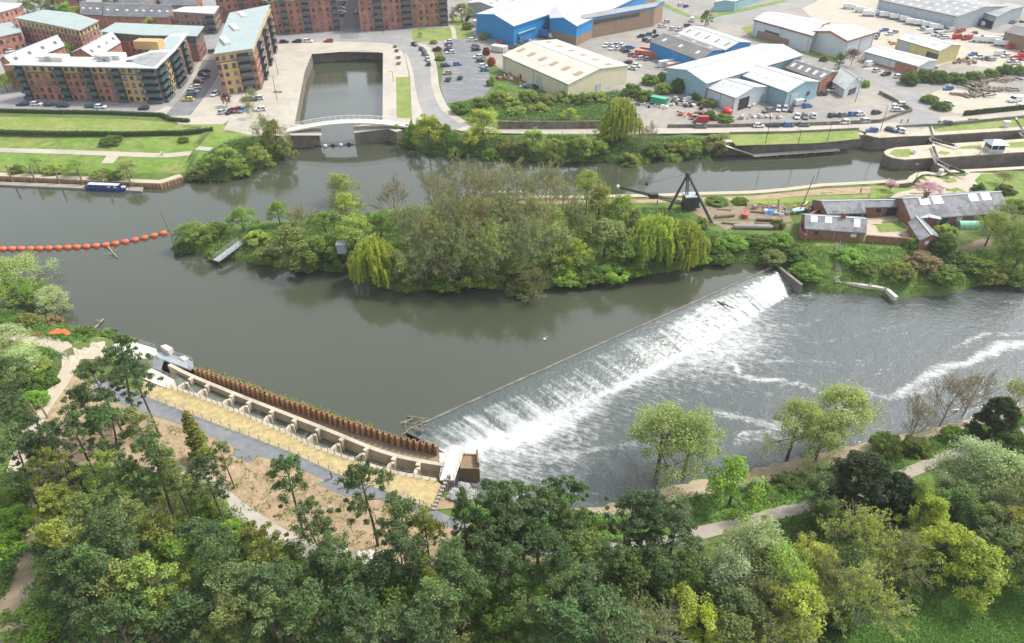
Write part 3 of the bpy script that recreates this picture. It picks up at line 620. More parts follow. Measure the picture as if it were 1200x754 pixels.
# middle island of the locks
mi = L_([(1036, 178), (1040, 175.5), (1050, 173), (1088, 170), (1120, 168), (1200, 163), (1430, 150), (1430, 164), (1200, 178), (1098, 185), (1090, 185), (1060, 187), (1046, 185), (1038, 181.5)], 3.6)
c0 = P(1100, 178, 3.6); t = thing('lock_island', (c0.x, c0.y, 3.6), 'long stone walled island between the two locks with a rounded end', '', 'island')
MI = [(p.x - c0.x, p.y - c0.y) for p in mi]
MB().prism(MI, -8, -.3).build('masonry', 'old_wall', t); MB().prism([(x * 1.004, y * 1.01) for x, y in MI], -.297, 0).build('coping', 'concrete', t)
g = MB()
for pl in ([(1042, 180), (1048, 175.5), (1066, 174.5), (1070, 180), (1064, 184), (1050, 184)], [(1099, 180), (1102, 177), (1114, 179), (1108, 182)], [(1120, 175), (1128, 171.5), (1150, 170), (1150, 174)], [(1176, 168), (1200, 166), (1420, 152), (1420, 160), (1200, 173), (1180, 173)]):
    g.prism([W2(P(a, b, 3.6) - c0) for a, b in pl], 0.004, .035)
g.build('turf', 'lawn', t)
# jetty by the far lawn
c0 = P(930, 180, .9); t = thing('jetty', (c0.x, c0.y, 0), 'narrow pale landing stage below the long far lawn', '', 'jetty')
dk = MB(); a, b = P(882, 182.5, .9) - Vector((c0.x, c0.y, 0)), P(983, 175.5, .9) - Vector((c0.x, c0.y, 0)); dk.bar(a, b, 2.0, .2); dk.build('deck', 'white_concrete', t)
for k in range(9): p = a.lerp(b, (k + .5) / 9); MB().box(p.x, p.y - .6, -3, .25, .25, 3.7).build('pile', 'timber', t)
rp = MB(); a = P(850, 171, 4.5) - Vector((c0.x, c0.y, 0)); b = P(884, 182, .9) - Vector((c0.x, c0.y, 0)); rp.bar(a, b, 1.6, .15); rp.build('ramp', 'concrete', t)
# pontoon on the left
c0 = P(60, 216.5, .45); t = thing('pontoon', (c0.x, c0.y, 0), 'long grey floating pontoon along the left river wall', '', 'pontoon'); o0 = Vector((c0.x, c0.y, 0))
q = [P(-420, 206, .5), P(0, 213, .5), P(168, 219.5, .5), P(166, 224, .5), P(0, 216.6, .5), P(-420, 209.6, .5)]
MB().prism([W2(p - o0) for p in q], -.25, .5).build('deck', 'grey_timber', t)
for k in range(7):
    a = P(10 + k * 25.5, 217 + k * 1.15, 0) - o0; f = MB(); f.box(a.x, a.y, -.5, 2.6, 2.0, .5); f.build('float', 'rubber_black', t)
for i, (bx, by, tx, ty) in enumerate([(16, 212, 9, 195), (43, 213, 37, 196.5), (71, 214.5, 64.5, 197.5), (98.5, 216, 92.5, 199.5), (126, 217, 121, 200), (155, 218.5, 149.5, 201)]):
    p = P(bx, by, .5); t = thing('mooring_post', (p.x, p.y - .4, 0), 'tall dark mooring post beside the long grey pontoon', '', 'post', 'mooring posts of the pontoon')
    m_ = MB(); m_.tube((0, 0, -3), (0, 0, 5.2), .26, .24, 8); m_.build('pile', 'timber', t); MB().lathe([(.27, 0), (.27, .15), (.02, .4)], 0, 0, 5.2, 8).build('cap', 'dark_steel', t)
# low pale ledge on the lower right bank
c0 = P(1000, 336, -1.5); t = thing('concrete_ledge', c0, 'long pale concrete ledge at the foot of the green right bank', '', 'ledge')
m_ = MB(); L = [P(a, b, -1.3) - c0 for a, b in ((980, 331), (1008, 335), (1038, 339.5), (1050, 350))]
for i in range(3): m_.bar(L[i], L[i + 1], .9, 1.0)
m_.build('slab', 'white_concrete', t)
c0 = G(981, 312); t = thing('bank_steps', c0, 'narrow stepped path with handrail down the green right bank', '', 'steps')
m_ = MB(); r_ = MB()
for k in range(26):
    p = G(981, 286 + k * 1.75) - c0; m_.box(p.x, p.y, p.z - .1, 1.1, .9, .25)
    if k % 4 == 0: MB().bar(p + Vector((.6, 0, 0)), p + Vector((.6, 0, 1.2)), .08).build('post', 'grey_timber', t); r_.bar(p + Vector((.6, 0, 1.15)), G(981, 286 + min(k + 4, 25) * 1.75) - c0 + Vector((.6, 0, 1.15)), .07)
m_.build('tread', 'path', t); r_.build('handrail', 'grey_timber', t)
# riverside retaining wall along the far lane
HEDGES = []
def lowwall(name, pts, z, h, th, m, look, place='', cat='wall'):
    q = [P(a, b, z) for a, b in pts]; c0 = q[0].copy(); o = MB()
    for i in range(len(q) - 1): o.bar(q[i] - c0 + Vector((0, 0, h / 2)), q[i + 1] - c0 + Vector((0, 0, h / 2)), th, h)
    ob = o.build(name, m, None, loc=c0); HEDGES.append((ob, [p - c0 for p in q], h, th)) if cat == 'hedge' else None; return reg(ob, look, place, cat)
lowwall('boundary_wall', [(583, 151), (645, 151), (704, 150.5)], FZ, 2.6, .5, 'old_wall', 'long weathered wall behind the far riverside lane')
lowwall('boundary_wall', [(782, 150), (850, 149.5), (960, 147), (1030, 144), (1068, 131), (1046, 118), (1030, 110)], FZ, 1.2, .4, 'old_wall', 'low stone wall around the gravel car yard by the lane')
lowwall('boundary_wall', [(855, 157.5), (920, 156.5), (1006, 152.5)], FZ, .8, .35, 'grey_wall', 'low grey parapet between the lane and the far lawn')
lowwall('boundary_wall', [(1050, 150), (1110, 147), (1200, 138), (1400, 118)], FZ, .9, .4, 'grey_wall', 'low wall above the far lock lawn')
lowwall('hedge', [(1128, 136.5), (1160, 133), (1200, 129), (1330, 116)], FZ, 1.8, .3, 'hedge', 'dark trimmed hedge in front of the pale storage pad', '', 'hedge')
lowwall('hedge', [(-60, 131), (0, 131.5), (60, 133), (105, 133.5), (150, 135), (190, 136.5), (200, 141.5), (222, 143.5)], FZ, 1.1, 1.2, 'hedge', 'trimmed dark hedge between the apartment road and the lawn', '', 'hedge')
lowwall('hedge', [(-60, 157), (0, 157), (60, 158.5), (110, 158.5), (145, 159), (215, 157.5), (250, 154)], 4.2, 1.2, 1.3, 'hedge', 'long dark hedge across the grass below the lawn', '', 'hedge')
# ================================================================== FISH PASS
zt = 1.0
c0 = P(340, 498, zt); fp = thing('fish_pass', (c0.x, c0.y, 0), 'long concrete stepped fish pass with cream baffles beside the yellow bank', '', 'fish pass'); O = Vector((c0.x, c0.y, 0))
def cat_line(lst, z, n=60): return [p - O for p in along(smooth_line(L_(lst, z)), n)]
rw = cat_line([(198, 427), (224, 440), (272, 460), (323, 480), (377, 501), (404, 512), (433, 524), (464, 534), (498, 541), (520, 544.5)], zt)
nwl = cat_line([(190, 451), (250, 472), (340, 510), (362, 522), (420, 542), (464, 555), (512, 564)], zt)
def strip(line, z0, z1, th, m, name):
    o = MB()
    for i in range(len(line) - 1):
        a, b = Vector(line[i]), Vector(line[i + 1]); a.z = b.z = (z0 + z1) / 2; o.bar(a, b + (b - a) * .02, th, z1 - z0)
    return o.build(name, m, fp)
strip(rw, -4, zt, .75, 'concrete', 'river_wall'); strip(nwl, -4, zt + .35, .6, 'concrete', 'bank_wall')
BAF = [(215, 449), (238, 457), (263, 468), (287, 477.5), (314, 488.5), (342, 498.5), (367, 509), (395, 519.5), (424, 530.5), (456, 541), (490, 550)]
near_i = lambda line, p: min(range(len(line)), key=lambda i: (Vector((line[i].x, line[i].y, 0)) - Vector((p.x, p.y, 0))).length)
prev = 0; lev = 0.1
for k, (bx, by) in enumerate(BAF + [(519, 556)]):
    p = P(bx, by, zt) - O; i = near_i(rw, p); j = near_i(nwl, p)
    if k < len(BAF):
        a, b = Vector(rw[i]), Vector(nwl[j]); d = b - a; dn = d.normalized(); along_ = (rw[min(i + 1, 59)] - rw[max(i - 1, 0)]).normalized()
        o = MB(); top = zt - .05
        # post against the river wall, slot, then hooked baffle to the bank wall
        q0 = a + dn * .55; o.box(q0.x, q0.y, -4, .75, 1.3, top + 4.14, math.atan2(d.y, d.x) - math.pi / 2)
        s_ = a + d * .42; e_ = a + d * .86
        pts = [s_ + along_ * .55, s_ + d * .08, a + d * .62, e_, e_ + d * .03 - along_ * .9]
        for u in range(len(pts) - 1):
            x, y = Vector(pts[u]), Vector(pts[u + 1]); x.z = y.z = (top - 4) / 2; o.bar(x, y, .55, top + 4)
        x, y = Vector(e_), Vector(b); x.z = y.z = -2.2; o.bar(x, y, .4, 3.6 if k < 4 else 3.2)
        o.build('baffle', 'concrete', fp)
    # pool surface
    ii, jj = i, j
    i0, j0 = prev if prev else (2, 2)
    ring = [rw[x] for x in range(i0, ii + 1)] + [nwl[x] for x in range(jj, j0 - 1, -1)]
    if len(ring) > 3:
        o = MB(); zz = lev - k * .2; o.add([(r.x, r.y, zz) for r in ring], [tuple(range(len(ring)))[::-1]], 0, [[(r.x, r.y) for r in ring][::-1]])
        ob = o.build('pool_water', 'pool_water', fp); at = ob.data.attributes.new('foam', 'FLOAT', 'POINT'); at.data.foreach_set('value', [.33] * len(ring))
    prev = (ii, jj)
# deck between sheet piles and river wall
ring = [Vector((p.x, p.y, 0)) - O for p in pil[:9]] + [Vector((r.x, r.y, 0)) for r in rw[::-1]]
MB().prism([W2(r) for r in ring], -4, -1.35).build('gravel_ledge', 'dirt', fp)
# corrugated sheet piles
zp = .95; c1 = P(340, 470, zp); sp = thing('sheet_piling', (c1.x, c1.y, 0), 'rusty brown corrugated sheet piling between the river and the fish pass', '', 'sheet piling'); O1 = Vector((c1.x, c1.y, 0))
line = along(smooth_line(L_(PILE[:9] + [(512, 523)], zp - .2)), 400); tot = sum((line[i + 1] - line[i]).length for i in range(399)); npan = 46; mb = MB(); prof = [(0, 0), (.28, 0), (.42, 1), (.72, 1), (.86, 0)]
pts = []
for k in range(npan):
    for u, w in prof:
        s = (k + u) / npan * 398; i = int(s); p = line[i].lerp(line[i + 1], s - i); d = (line[i + 1] - line[i]).normalized(); nn = Vector((d.y, -d.x, 0)); pts.append(p + nn * (w * .62 - .3) - O1)
vs = [(p.x, p.y, -4.5) for p in pts] + [(p.x, p.y, zp + .02 * (int(i / 5) % 3)) for i, p in enumerate(pts)]; n = len(pts)
mb.add(vs, [(i, i + 1, n + i + 1, n + i) for i in range(n - 1)]); ob = mb.build('pile_wall', 'rust', sp)
sm = ob.modifiers.new('thick', 'SOLIDIFY'); sm.thickness = .12
wl_ = MB()
for i in range(0, 398, 6): wl_.bar(line[i] - O1 + Vector((0, .35, -.5 - zp + .75 + .2)), line[i + 6 if i + 6 < 399 else 399] - O1 + Vector((0, .35, -.5 - zp + .75 + .2)), .25, .2)
wl_.build('waling', 'timber', sp)
# marginal planting along the piles
g = MB()
for k in range(1500):
    s = rng.random() ** 1.0 * 300; i = int(s); p = line[i] - O1; d = (line[i + 1] - line[i]).normalized(); nn = Vector((-d.y, d.x, 0)); q = p + nn * (.4 + abs(rng.normal()) * .5); h = rng.uniform(.3, .8); a = rng.uniform(0, 6.28); w = .25
    g.add([(q.x - w * math.cos(a), q.y - w * math.sin(a), -.1), (q.x + w * math.cos(a), q.y + w * math.sin(a), -.1), (q.x + rng.normal() * .2, q.y + rng.normal() * .2, h)], [(0, 1, 2)])
ob = g.build('reeds', 'leaf', None, loc=(c1.x, c1.y, 0)); ob.color = (.42, .40, .13, 1); at = ob.data.color_attributes.new('var', 'FLOAT_COLOR', 'POINT'); at.data.foreach_set('color', np.repeat(rng.random((len(g.v) // 3, 4)), 3, 0).astype(np.float32).ravel()); struct(ob, 'stuff')
# upstream intake structure: white ramp slabs, grating platform, sloping white plate
c2 = P(185, 425, 1); it = thing('fish_pass_intake', (c2.x, c2.y, 0), 'white concrete intake block with steel platform at head of fish pass', '', 'intake'); O2 = Vector((c2.x, c2.y, 0))
def pr(poly, z0, z1, m, name, z=None):
    return MB().prism([W2(P(a, b, z if z is not None else z1) - O2) for a, b in poly], z0, z1).build(name, m, it)
pr([(131, 405), (150, 397), (160, 404), (150, 424), (138, 416)], -3, 1.9, 'white_paint', 'white_slab'); pr([(158, 401), (183, 409), (184, 416), (172, 420), (152, 421), (160, 404)], -3, 1.6, 'white_concrete', 'deck')
pr([(183, 414), (192, 412), (226, 424), (228, 430), (222, 433), (192, 422), (182, 418)], .6, 1.0, 'steel_grey', 'grating'); pr([(160, 440), (178, 432), (204, 445), (196, 455), (182, 450)], -3, 1.5, 'white_concrete', 'apron')
o = MB(); a, b, c, d = [P(x, y, z) - O2 for x, y, z in ((178, 420, 1.7), (192, 421, 1.7), (188, 434, .2), (179, 432, .2))]; o.add([a, b, c, d, a - Vector((0, 0, .2)), b - Vector((0, 0, .2)), c - Vector((0, 0, .2)), d - Vector((0, 0, .2))], [(3, 2, 1, 0), (4, 5, 6, 7), (0, 1, 5, 4), (1, 2, 6, 5), (2, 3, 7, 6), (3, 0, 4, 7)]); o.build('sloping_plate', 'steel_grey', it)
o = MB()
def rail(o, pts, h=1.1, step=1.6, r=.05):
    for i in range(len(pts) - 1):
        a, b = Vector(pts[i]), Vector(pts[i + 1]); L = (b - a).length; n = max(1, int(L / step))
        for hh in (h, h * .5): o.bar(a + Vector((0, 0, hh)), b + Vector((0, 0, hh)), r * 1.2)
        for k in range(n + 1): p = a.lerp(b, k / n); o.bar(p, p + Vector((0, 0, h)), r * 1.4)
rail(o, [P(x, y, 1.0) - O2 for x, y in ((192, 412), (226, 424), (228, 430), (222, 433))]); o.build('railing', 'steel_grey', it); o = MB(); rail(o, [P(x, y, 1.6) - O2 for x, y in ((158, 401), (183, 409))]); o.build('railing', 'steel_grey', it); o = MB(); rail(o, [P(x, y, 1.5) - O2 for x, y in ((204, 445), (182, 436))])
o.build('railing', 'steel_grey', it)
pr([(190, 411), (196, 409), (204, 413), (199, 417)], 1.0, 2.2, 'white_concrete', 'kiosk_box', 1); pr([(210, 420), (216, 418), (222, 421), (216, 424)], 1.0, 1.25, 'white_paint', 'hatch', 1)
# downstream footbridge slab + timber box + palisade
c3 = P(522, 543, 1.3); fb = thing('footbridge', (c3.x, c3.y, 0), 'short white slab footbridge across the outlet of the fish pass', '', 'footbridge'); O3 = Vector((c3.x, c3.y, 0))
MB().prism([W2(P(a, b, 1.5) - O3) for a, b in ((528, 522), (545, 524), (532, 563), (515, 563))], 1.1, 1.5).build('deck', 'white_concrete', fb)
o = MB(); rail(o, [P(528, 522, 1.5) - O3, P(515, 563, 1.5) - O3], r=.04); o.build('railing', 'steel_grey', fb); o = MB(); rail(o, [P(545, 524, 1.5) - O3, P(532, 563, 1.5) - O3], r=.04); o.build('railing', 'steel_grey', fb)
o = MB(); p = P(540, 530, 0) - O3; o.box(p.x, p.y, -4, 1.2, 1.2, 5.09); o.build('pier', 'concrete', fb); o = MB(); p = P(524, 556, 0) - O3; o.box(p.x, p.y, -4, 2.2, 1.0, 5.09); o.build('pier', 'concrete', fb)
c4 = P(550, 535, .6); o = MB(); pts = [P(a, b, .7) - c4 for a, b in ((538, 536), (545, 532.5), (559, 533), (561, 549), (540, 548.5))]
o.prism([W2(p) for p in pts], -5, 0); 
for i in range(5):
    a, b = Vector(pts[i]), Vector(pts[(i + 1) % 5]); n = 8
    for k in range(n): q = a.lerp(b, k / n); o.box(q.x, q.y, -5, .3, .3, 5.15 if i != 2 else 6.2)
reg(o.build('wing_wall', 'timber', None, loc=c4), 'tan sheet piled wing wall block at the weir outlet', '', 'wall')
c5 = P(513, 580, 1.3); t = thing('palisade', (c5.x, c5.y, 1.3), 'stepped timber palisade at the right end of the yellow bank', '', 'fence')
for k in range(10): p = P(lerp(526, 508, k / 9), lerp(562, 597, k / 9), 1.3) - c5; MB().box(p.x, p.y, -2.5, .62, .5, 3.5 - .08 * k).build('post', 'grey_timber', t)
sheet('outlet_bank', [(533, 560), (540, 552), (552, 556), (545, 572), (530, 596), (510, 598)], 'sand', .10)
# wire fences
def fence(look, pts, z, n, h=1.15, m='grey_timber', wires=3):
    q = along(L_(pts, z), n); c = q[0].copy(); t = thing('wire_fence', c, look, '', 'fence')
    for p in q: MB().box(0, 0, 0, .09, .09, h).build('post', m, t, loc=p - c)
    o = MB()
    for i in range(n - 1):
        for w in range(wires): zz = Vector((0, 0, h * (w + 1) / wires - .05)); o.bar(q[i] - c + zz, q[i + 1] - c + zz, .025)
    o.build('wire', 'steel_grey', t)
fence('post and wire fence along the concrete wall of the fish pass', [(196, 454)] + nw[1:] + [(512, 565)], zt + .35, 44)
fence('post and wire fence between the yellow bank and the grey path', [(166, 462), (240, 491), (340, 529), (396, 555), (464, 579), (506, 596)], NZ, 30)
fence('low post and wire fence beside the tan bank path', [(258, 590), (282, 611), (318, 634), (340, 645)], 3.0, 12)

# ================================================================== BUOYS
def boom(look, line, z, n, r, m, m2, nm='floating_boom'):
    q = along(line, n); c = q[n // 2].copy(); t = thing(nm, c, look, '', 'boom')
    me = MB().lathe([(r * .25, -r * 1.2), (r * .8, -r * .95), (r, -r * .3), (r, r * .3), (r * .8, r * .95), (r * .25, r * 1.2)], n=12).mesh('float', m, True)
    me2 = MB().lathe([(r * .25, -r * 1.2), (r * .8, -r * .95), (r, -r * .3), (r, r * .3), (r * .8, r * .95), (r * .25, r * 1.2)], n=12).mesh('float', m2, True) if m2 else me
    for i, p in enumerate(q):
        d = q[min(i + 1, n - 1)] - q[max(i - 1, 0)]
        link('float', me2 if i % 2 else me, t, p - c + Vector((0, 0, r * .35)), (math.pi / 2, 0, math.atan2(d.y, d.x) - math.pi / 2))
    o = MB()
    for i in range(n - 1): o.tube(q[i] - c + Vector((0, 0, r * .3)), q[i + 1] - c + Vector((0, 0, r * .3)), .13, n=5)
    o.build('cable', 'dark_steel', t)
boom('string of round orange buoys across the left river', L_([(-60, 293.5), (0, 293), (50, 292.5), (100, 290.5), (128, 288), (150, 284), (172, 279.5), (192, 274.5)]), 0, 24, .70, 'orange', None)
boom('short string of black and white floats across the basin entrance', L_([(372, 172), (381, 172), (397, 171), (418, 169.5)]), 0, 6, .62, 'rubber_black', 'white_paint')
p = P(203, 277, 0); o = MB(); o.tube((0, 0, -2), (-1.5, .4, 7.2), .2, .16, 8); reg(o.build('mooring_pole', 'timber', None, loc=p), 'leaning dark pole in the water at the left tip of the island', '', 'pole')
def snag(pts, look):
    c = P(*pts[0], 0); o = MB()
    for a, b in zip(pts[:-1], pts[1:]): o.tube(P(*a, .3) - c, P(*b, .3) - c, .22, .12, 6)
    for k in range(4): s = P(*pts[1], .3) - c; o.tube(s, s + Vector((rng.normal() * 1.2, rng.normal() * 1.0, rng.uniform(.2, 1.2))), .1, .03, 5)
    reg(o.build('driftwood', 'pale_bark', None, loc=c), look, '', 'driftwood')
snag([(127, 290), (133, 297), (137, 302)], 'pale drifting branch caught below the orange buoys'); snag([(110, 386), (117, 378), (121, 374)], 'pale bare branch standing in the water off the near left bank')
snag([(282, 206), (289, 205), (294, 203)], 'fallen pale branch at the foot of the far left trees')
c = P(492, 492, 0); o = MB()
for k in range(26):
    a = P(rng.uniform(474, 502), rng.uniform(487, 508), .2) - c; o.tube(a, a + Vector((rng.normal() * 1.5, rng.normal() * 1.0, rng.uniform(.1, 1.1))), rng.uniform(.05, .13), .03, 5)
reg(o.build('debris_pile', 'pale_bark', None, loc=c), 'tangle of dead branches caught at the near end of the weir', '', 'driftwood')
c = P(690, 411, 0); o = MB()
q = [p - c for p in along([WL, WR], 60)]
for i in range(59): o.bar(q[i] + Vector((0, .3, -.6)), q[i + 1] + Vector((0, .3, -.6)), .55, 1.5)
reg(o.build('weir_sill', 'old_wall', None, loc=c), 'thin straight stone sill along the crest of the weir', '', 'sill')
for a, b, l in ((840, 354, 'dark branch stranded on the upper right of the weir slope'),): 
    c = P(a, b, -.6); o = MB(); o.tube((0, 0, .1), (3.6, -2.4, -.25), .22, .1, 6); o.tube((1.5, -1, 0), (2.0, .4, .3), .1, .04, 5); reg(o.build('driftwood', 'bark', None, loc=c), l, '', 'driftwood')
c = P(638, 398, 0); o = MB(); o.ball(0, 0, .12, .35, .6, 8, 5); o.path([(.22, 0, .2), (.42, 0, .42), (.40, 0, .72), (.56, 0, .74)], [.12, .07, .06, .05], 6); reg(o.build('swan', 'white_paint', None, loc=c), 'single small white swan on the brown water above the weir', '', 'swan')
# ================================================================== BASIN FOOTBRIDGE
c = P(405, 148, FZ); t = thing('footbridge', (c.x, c.y, FZ), 'pale low arched footbridge over the basin entrance', '', 'footbridge'); O = Vector((c.x, c.y, FZ))
dk = MB(); rl = MB(); A, B = P(336, 154, FZ) - O, P(478, 148, FZ) - O; n = 20
arc = [A.lerp(B, i / n) + Vector((0, 0, .25 + 2.2 * math.sin(math.pi * i / n))) for i in range(n + 1)]
for i in range(n): dk.bar(arc[i], arc[i + 1] + (arc[i + 1] - arc[i]) * .01, 4.2, .5)
for s in (-2.1, 2.1):
    rl = MB()
    for i in range(n):
        rl.bar(arc[i] + Vector((0, s, 1.4)), arc[i + 1] + Vector((0, s, 1.4)), .14); rl.bar(arc[i] + Vector((0, s, .8)), arc[i + 1] + Vector((0, s, .8)), .07); rl.bar(arc[i] + Vector((0, s, 0)), arc[i] + Vector((0, s, 1.4)), .08)
    rl.build('railing', 'white_paint', t)
dk.build('deck', 'white_concrete', t)
# walkway ramp on the island's south bank
c = P(268, 295, 2); t = thing('metal_walkway', (c.x, c.y, 0), 'sloping grey metal walkway jutting from the island over the water', '', 'walkway'); O = Vector((c.x, c.y, 0))
a, b = P(283, 284, 2.9) - O, P(253, 306, 2.0) - O; o = MB(); o.bar(a, b, 2.0, .18); o.build('deck', 'steel_grey', t)
o = MB(); d = (b - a).normalized(); nn = Vector((-d.y, d.x, 0))
for s in (-1, 1): o = MB(); rail(o, [a + nn * s, b + nn * s], 1.1, 1.3, .05); o.build('railing', 'steel_grey', t)
for k in (.45, .97):
    for s in (-.8, .8): q = a.lerp(b, k) + nn * s; MB().tube((q.x, q.y, -4), q, .16, n=6).build('leg', 'dark_steel', t)
# gauging hut on stilts
c = P(404, 318, 0); t = thing('gauging_hut', c, 'small grey hut on tall stilts at the island waterline', 'beside the yellow weeping willow', 'hut')
o = MB(); o.box(0, .8, 5.0, 2.0, 2.0, 2.4); o.build('cabin', 'grey_clad', t); MB().prism([(-1.2, -.4), (1.2, -.4), (1.2, 2.0), (-1.2, 2.0)], 7.4, 7.55).build('roof', 'steel_grey', t)
o = MB()
for x in (-.8, .8):
    for y in (0, 1.6): o.tube((x, y, -3), (x, y, 5.0), .13, n=6)
o.bar((-.8, 0, .5), (.8, 0, 4.5), .1); o.bar((.8, 0, .5), (-.8, 0, 4.5), .1); o.build('stilt', 'dark_steel', t)
# ================================================================== BUILDINGS
def ccw(poly):
    A = sum(poly[i].x * poly[(i + 1) % len(poly)].y - poly[(i + 1) % len(poly)].x * poly[i].y for i in range(len(poly)))
    return poly if A > 0 else poly[::-1]
def win_mesh(w, h, fm='dark_clad', gm='glass', mull=1):
    o = MB(); o.box(0, -.03, 0, w, .1, h, mi=0); o.box(0, -.07, .08, w - .16, .06, h - .16, mi=1)
    for k in range(mull): o.box(-w / 2 + w * (k + 1) / (mull + 1), -.09, .08, .07, .06, h - .16, mi=0)
    o.box(0, -.12, -.09, w + .2, .25, .09, mi=0); return o.mesh('window', [fm, gm])
def bal_mesh(w):
    o = MB(); o.box(0, -.75, -.18, w, 1.5, .18, mi=0)
    o.box(0, -1.47, 0, w, .05, 1.05, mi=1); o.box(-w / 2 + .03, -.75, 0, .05, 1.45, 1.05, mi=1); o.box(w / 2 - .03, -.75, 0, .05, 1.45, 1.05, mi=1)
    o.box(0, -1.47, 1.05, w, .09, .06, mi=0); o.box(0, -.03, 0, w - .3, .08, 2.0, mi=2); o.box(0, -.06, 0, .1, .08, 2.0, mi=0); return o.mesh('balcony', ['dark_clad', 'teal_glass', 'glass'])
WIN = {k: win_mesh(*k[:2], mull=k[2]) for k in ((1.3, 1.3, 1), (1.4, 1.7, 1))}
WIN2 = {k: win_mesh(*k[:2], gm='pale_glass', mull=k[2]) for k in ((1.3, 1.3, 1), (1.4, 1.7, 1))}
WINW = win_mesh(1.1, 1.3, 'white_paint', 'glass', 1)
BAL = {}
def apartment(look, place, poly_px, h, st, facades, body='red_brick', roof='roof_zinc', top=None, zg=FZ, boxes=(), over=.5, slope=0, cat='apartment block', topi=.0, name='apartment_block', bh=None):
    pts = ccw([P(a, b, zg + h) for a, b in poly_px]); c = sum(pts, Vector()) / len(pts); c.z = zg
    t = thing(name, c, look, place, cat); n = len(pts); L = [Vector((p.x - c.x, p.y - c.y, 0)) for p in pts]
    sh = h / st; hb = h - (sh if top else 0)
    MB().prism([W2(p) for p in L], -.5, hb).build('wall', body, t)
    if top:
        k = 1 - topi; MB().prism([(p.x * k, p.y * k) for p in L], hb + .003, h - .01).build('top_storey', top, t)
        if topi: pass
        bd = MB(); bd.prism([(p.x * 1.004, p.y * 1.008) for p in L], hb - .18, hb + .12); bd.build('string_course', 'dark_clad', t)
    ro = MB(); f = 1 + over / max(3, min(p.length for p in L)); ring = [(p.x * f, p.y * f) for p in L]
    ro.prism(ring, h, h + .35)
    if slope:   # mono-pitch: raise the far side
        ys = [p[1] for p in ring]; lo, hi = min(ys), max(ys)
        ro.v = [(x, y, z + slope * (y - lo) / (hi - lo) * (1 if z > h + .1 else .98)) for x, y, z in ro.v]
        MB().prism([(p.x * .985, p.y * .985) for p in L], h - .02, h + .02).build('attic', top or body, t)
    for q in range(len(ro.f)):
        ro.uv[q] = [(ro.v[i][0], ro.v[i][1]) for i in ro.f[q]]
    ro = ro.build('roof', roof, t)
    for (a, b, sx, sy, sz, m) in boxes:
        p = P(a, b, zg + h + .4) - c; MB().box(p.x, p.y, h + .3, sx, sy, sz, math.atan2((L[1] - L[0]).y, (L[1] - L[0]).x)).build('roof_plant', m, ro)
    nwin = nbal = 0
    edges = sorted(range(n), key=lambda i: -((L[(i + 1) % n] - L[i]).cross(Vector((0, 0, 1))).normalized().dot((Vector((0, 0, 30)) - (c + L[i])).normalized())))
    rest = MB()
    for rank, i in enumerate(edges):
        a, b = L[i], L[(i + 1) % n]; d = b - a; ln = d.length
        if ln < 2.5: continue
        d.normalize(); ang = math.atan2(d.y, d.x); out = Vector((d.y, -d.x, 0)); vis = out.dot(Vector((0, 0, 0)) - (c + a)) > 0
        spec = facades[rank] if rank < len(facades) else [('win', 1)]
        tot = sum(w for _, w in spec); s = 0
        for kind, w in spec:
            w0, w1 = s / tot * ln, (s + w) / tot * ln; s += w; bw = w1 - w0
            if kind in ('red', 'buff', 'dark', 'white'):
                mm = {'red': 'red_brick', 'buff': 'buff_brick', 'dark': 'dark_clad', 'white': 'white_clad'}[kind]
                if vis:
                    q = a + d * (w0 + w1) / 2 + out * .12; MB().box(q.x, q.y, 0, bw, .3, hb - .2, ang).build('brick_panel', mm, t)
            nb = max(1, round(bw / (3.0 if kind != 'bal' else 4.2)))
            for k in range(nb):
                q = a + d * (w0 + bw * (k + .5) / nb); 
                for f_ in range(st):
                    zz = f_ * sh + .8
                    off = out * (.27 if kind in ('red', 'buff', 'dark', 'white') and f_ < st - (1 if top else 0) else .02)
                    if kind == 'bal' and vis and nbal < 95:
                        wk = round(bw / nb * .96, 1)
                        if wk not in BAL: BAL[wk] = bal_mesh(wk)
                        link('balcony', BAL[wk], t, q + out * .02 + Vector((0, 0, f_ * sh + .25)), ang); nbal += 1
                    elif vis and nwin < 98:
                        wm = (WIN if rng.random() < .62 else WIN2)[(1.3, 1.3, 1) if (k + f_) % 3 else (1.4, 1.7, 1)]
                        link('window', wm, t, q + off + Vector((0, 0, zz - (.3 if not (k + f_) % 3 else 0))), ang); nwin += 1
                    else:
                        g = q + off; rest.box(g.x, g.y, zz, 1.3, .12, 1.3, ang)
    if rest.v: struct(rest.build('further_window', 'glass', t), 'stuff')
    return t
r_, b_, u_ = ('red', 3), ('bal', 1.3), ('buff', 3)
ab = apartment('large five storey apartment block with white roof and buff corner tower', 'facing the lawn', [(15, 76), (181, 80), (202, 60), (217, 41), (198, 42), (172, 62), (150, 68), (60, 67)], 12.8, 5,
          [[('bal', 1.0), ('red', 3.4), ('bal', 1), ('red', 2.2), ('bal', .9), ('red', 2.2), ('bal', 1), ('buff', 2.2), ('bal', 1.7)], [('bal', 1.5), ('buff', 1.2), ('bal', 1)], [('bal', 1), ('red', 1), ('bal', 1), ('red', 1)]],
          roof='roof_white', top='buff_brick', boxes=[(65, 70, 9, 5, 1.6, 'white_concrete'), (130, 68, 10, 5, 1.6, 'white_concrete'), (58, 71.5, 2, 2, 1.8, 'steel_grey'), (120, 71.5, 2, 2, 1.8, 'steel_grey'), (128, 71.5, 2, 2, 1.8, 'steel_grey'), (176, 56, 10, 5, 3, 'buff_brick'), (152, 72, 2, 1.2, .5, 'dark_clad')])
ro_ = [o for o in ab.children if o.name.startswith('roof')][0]
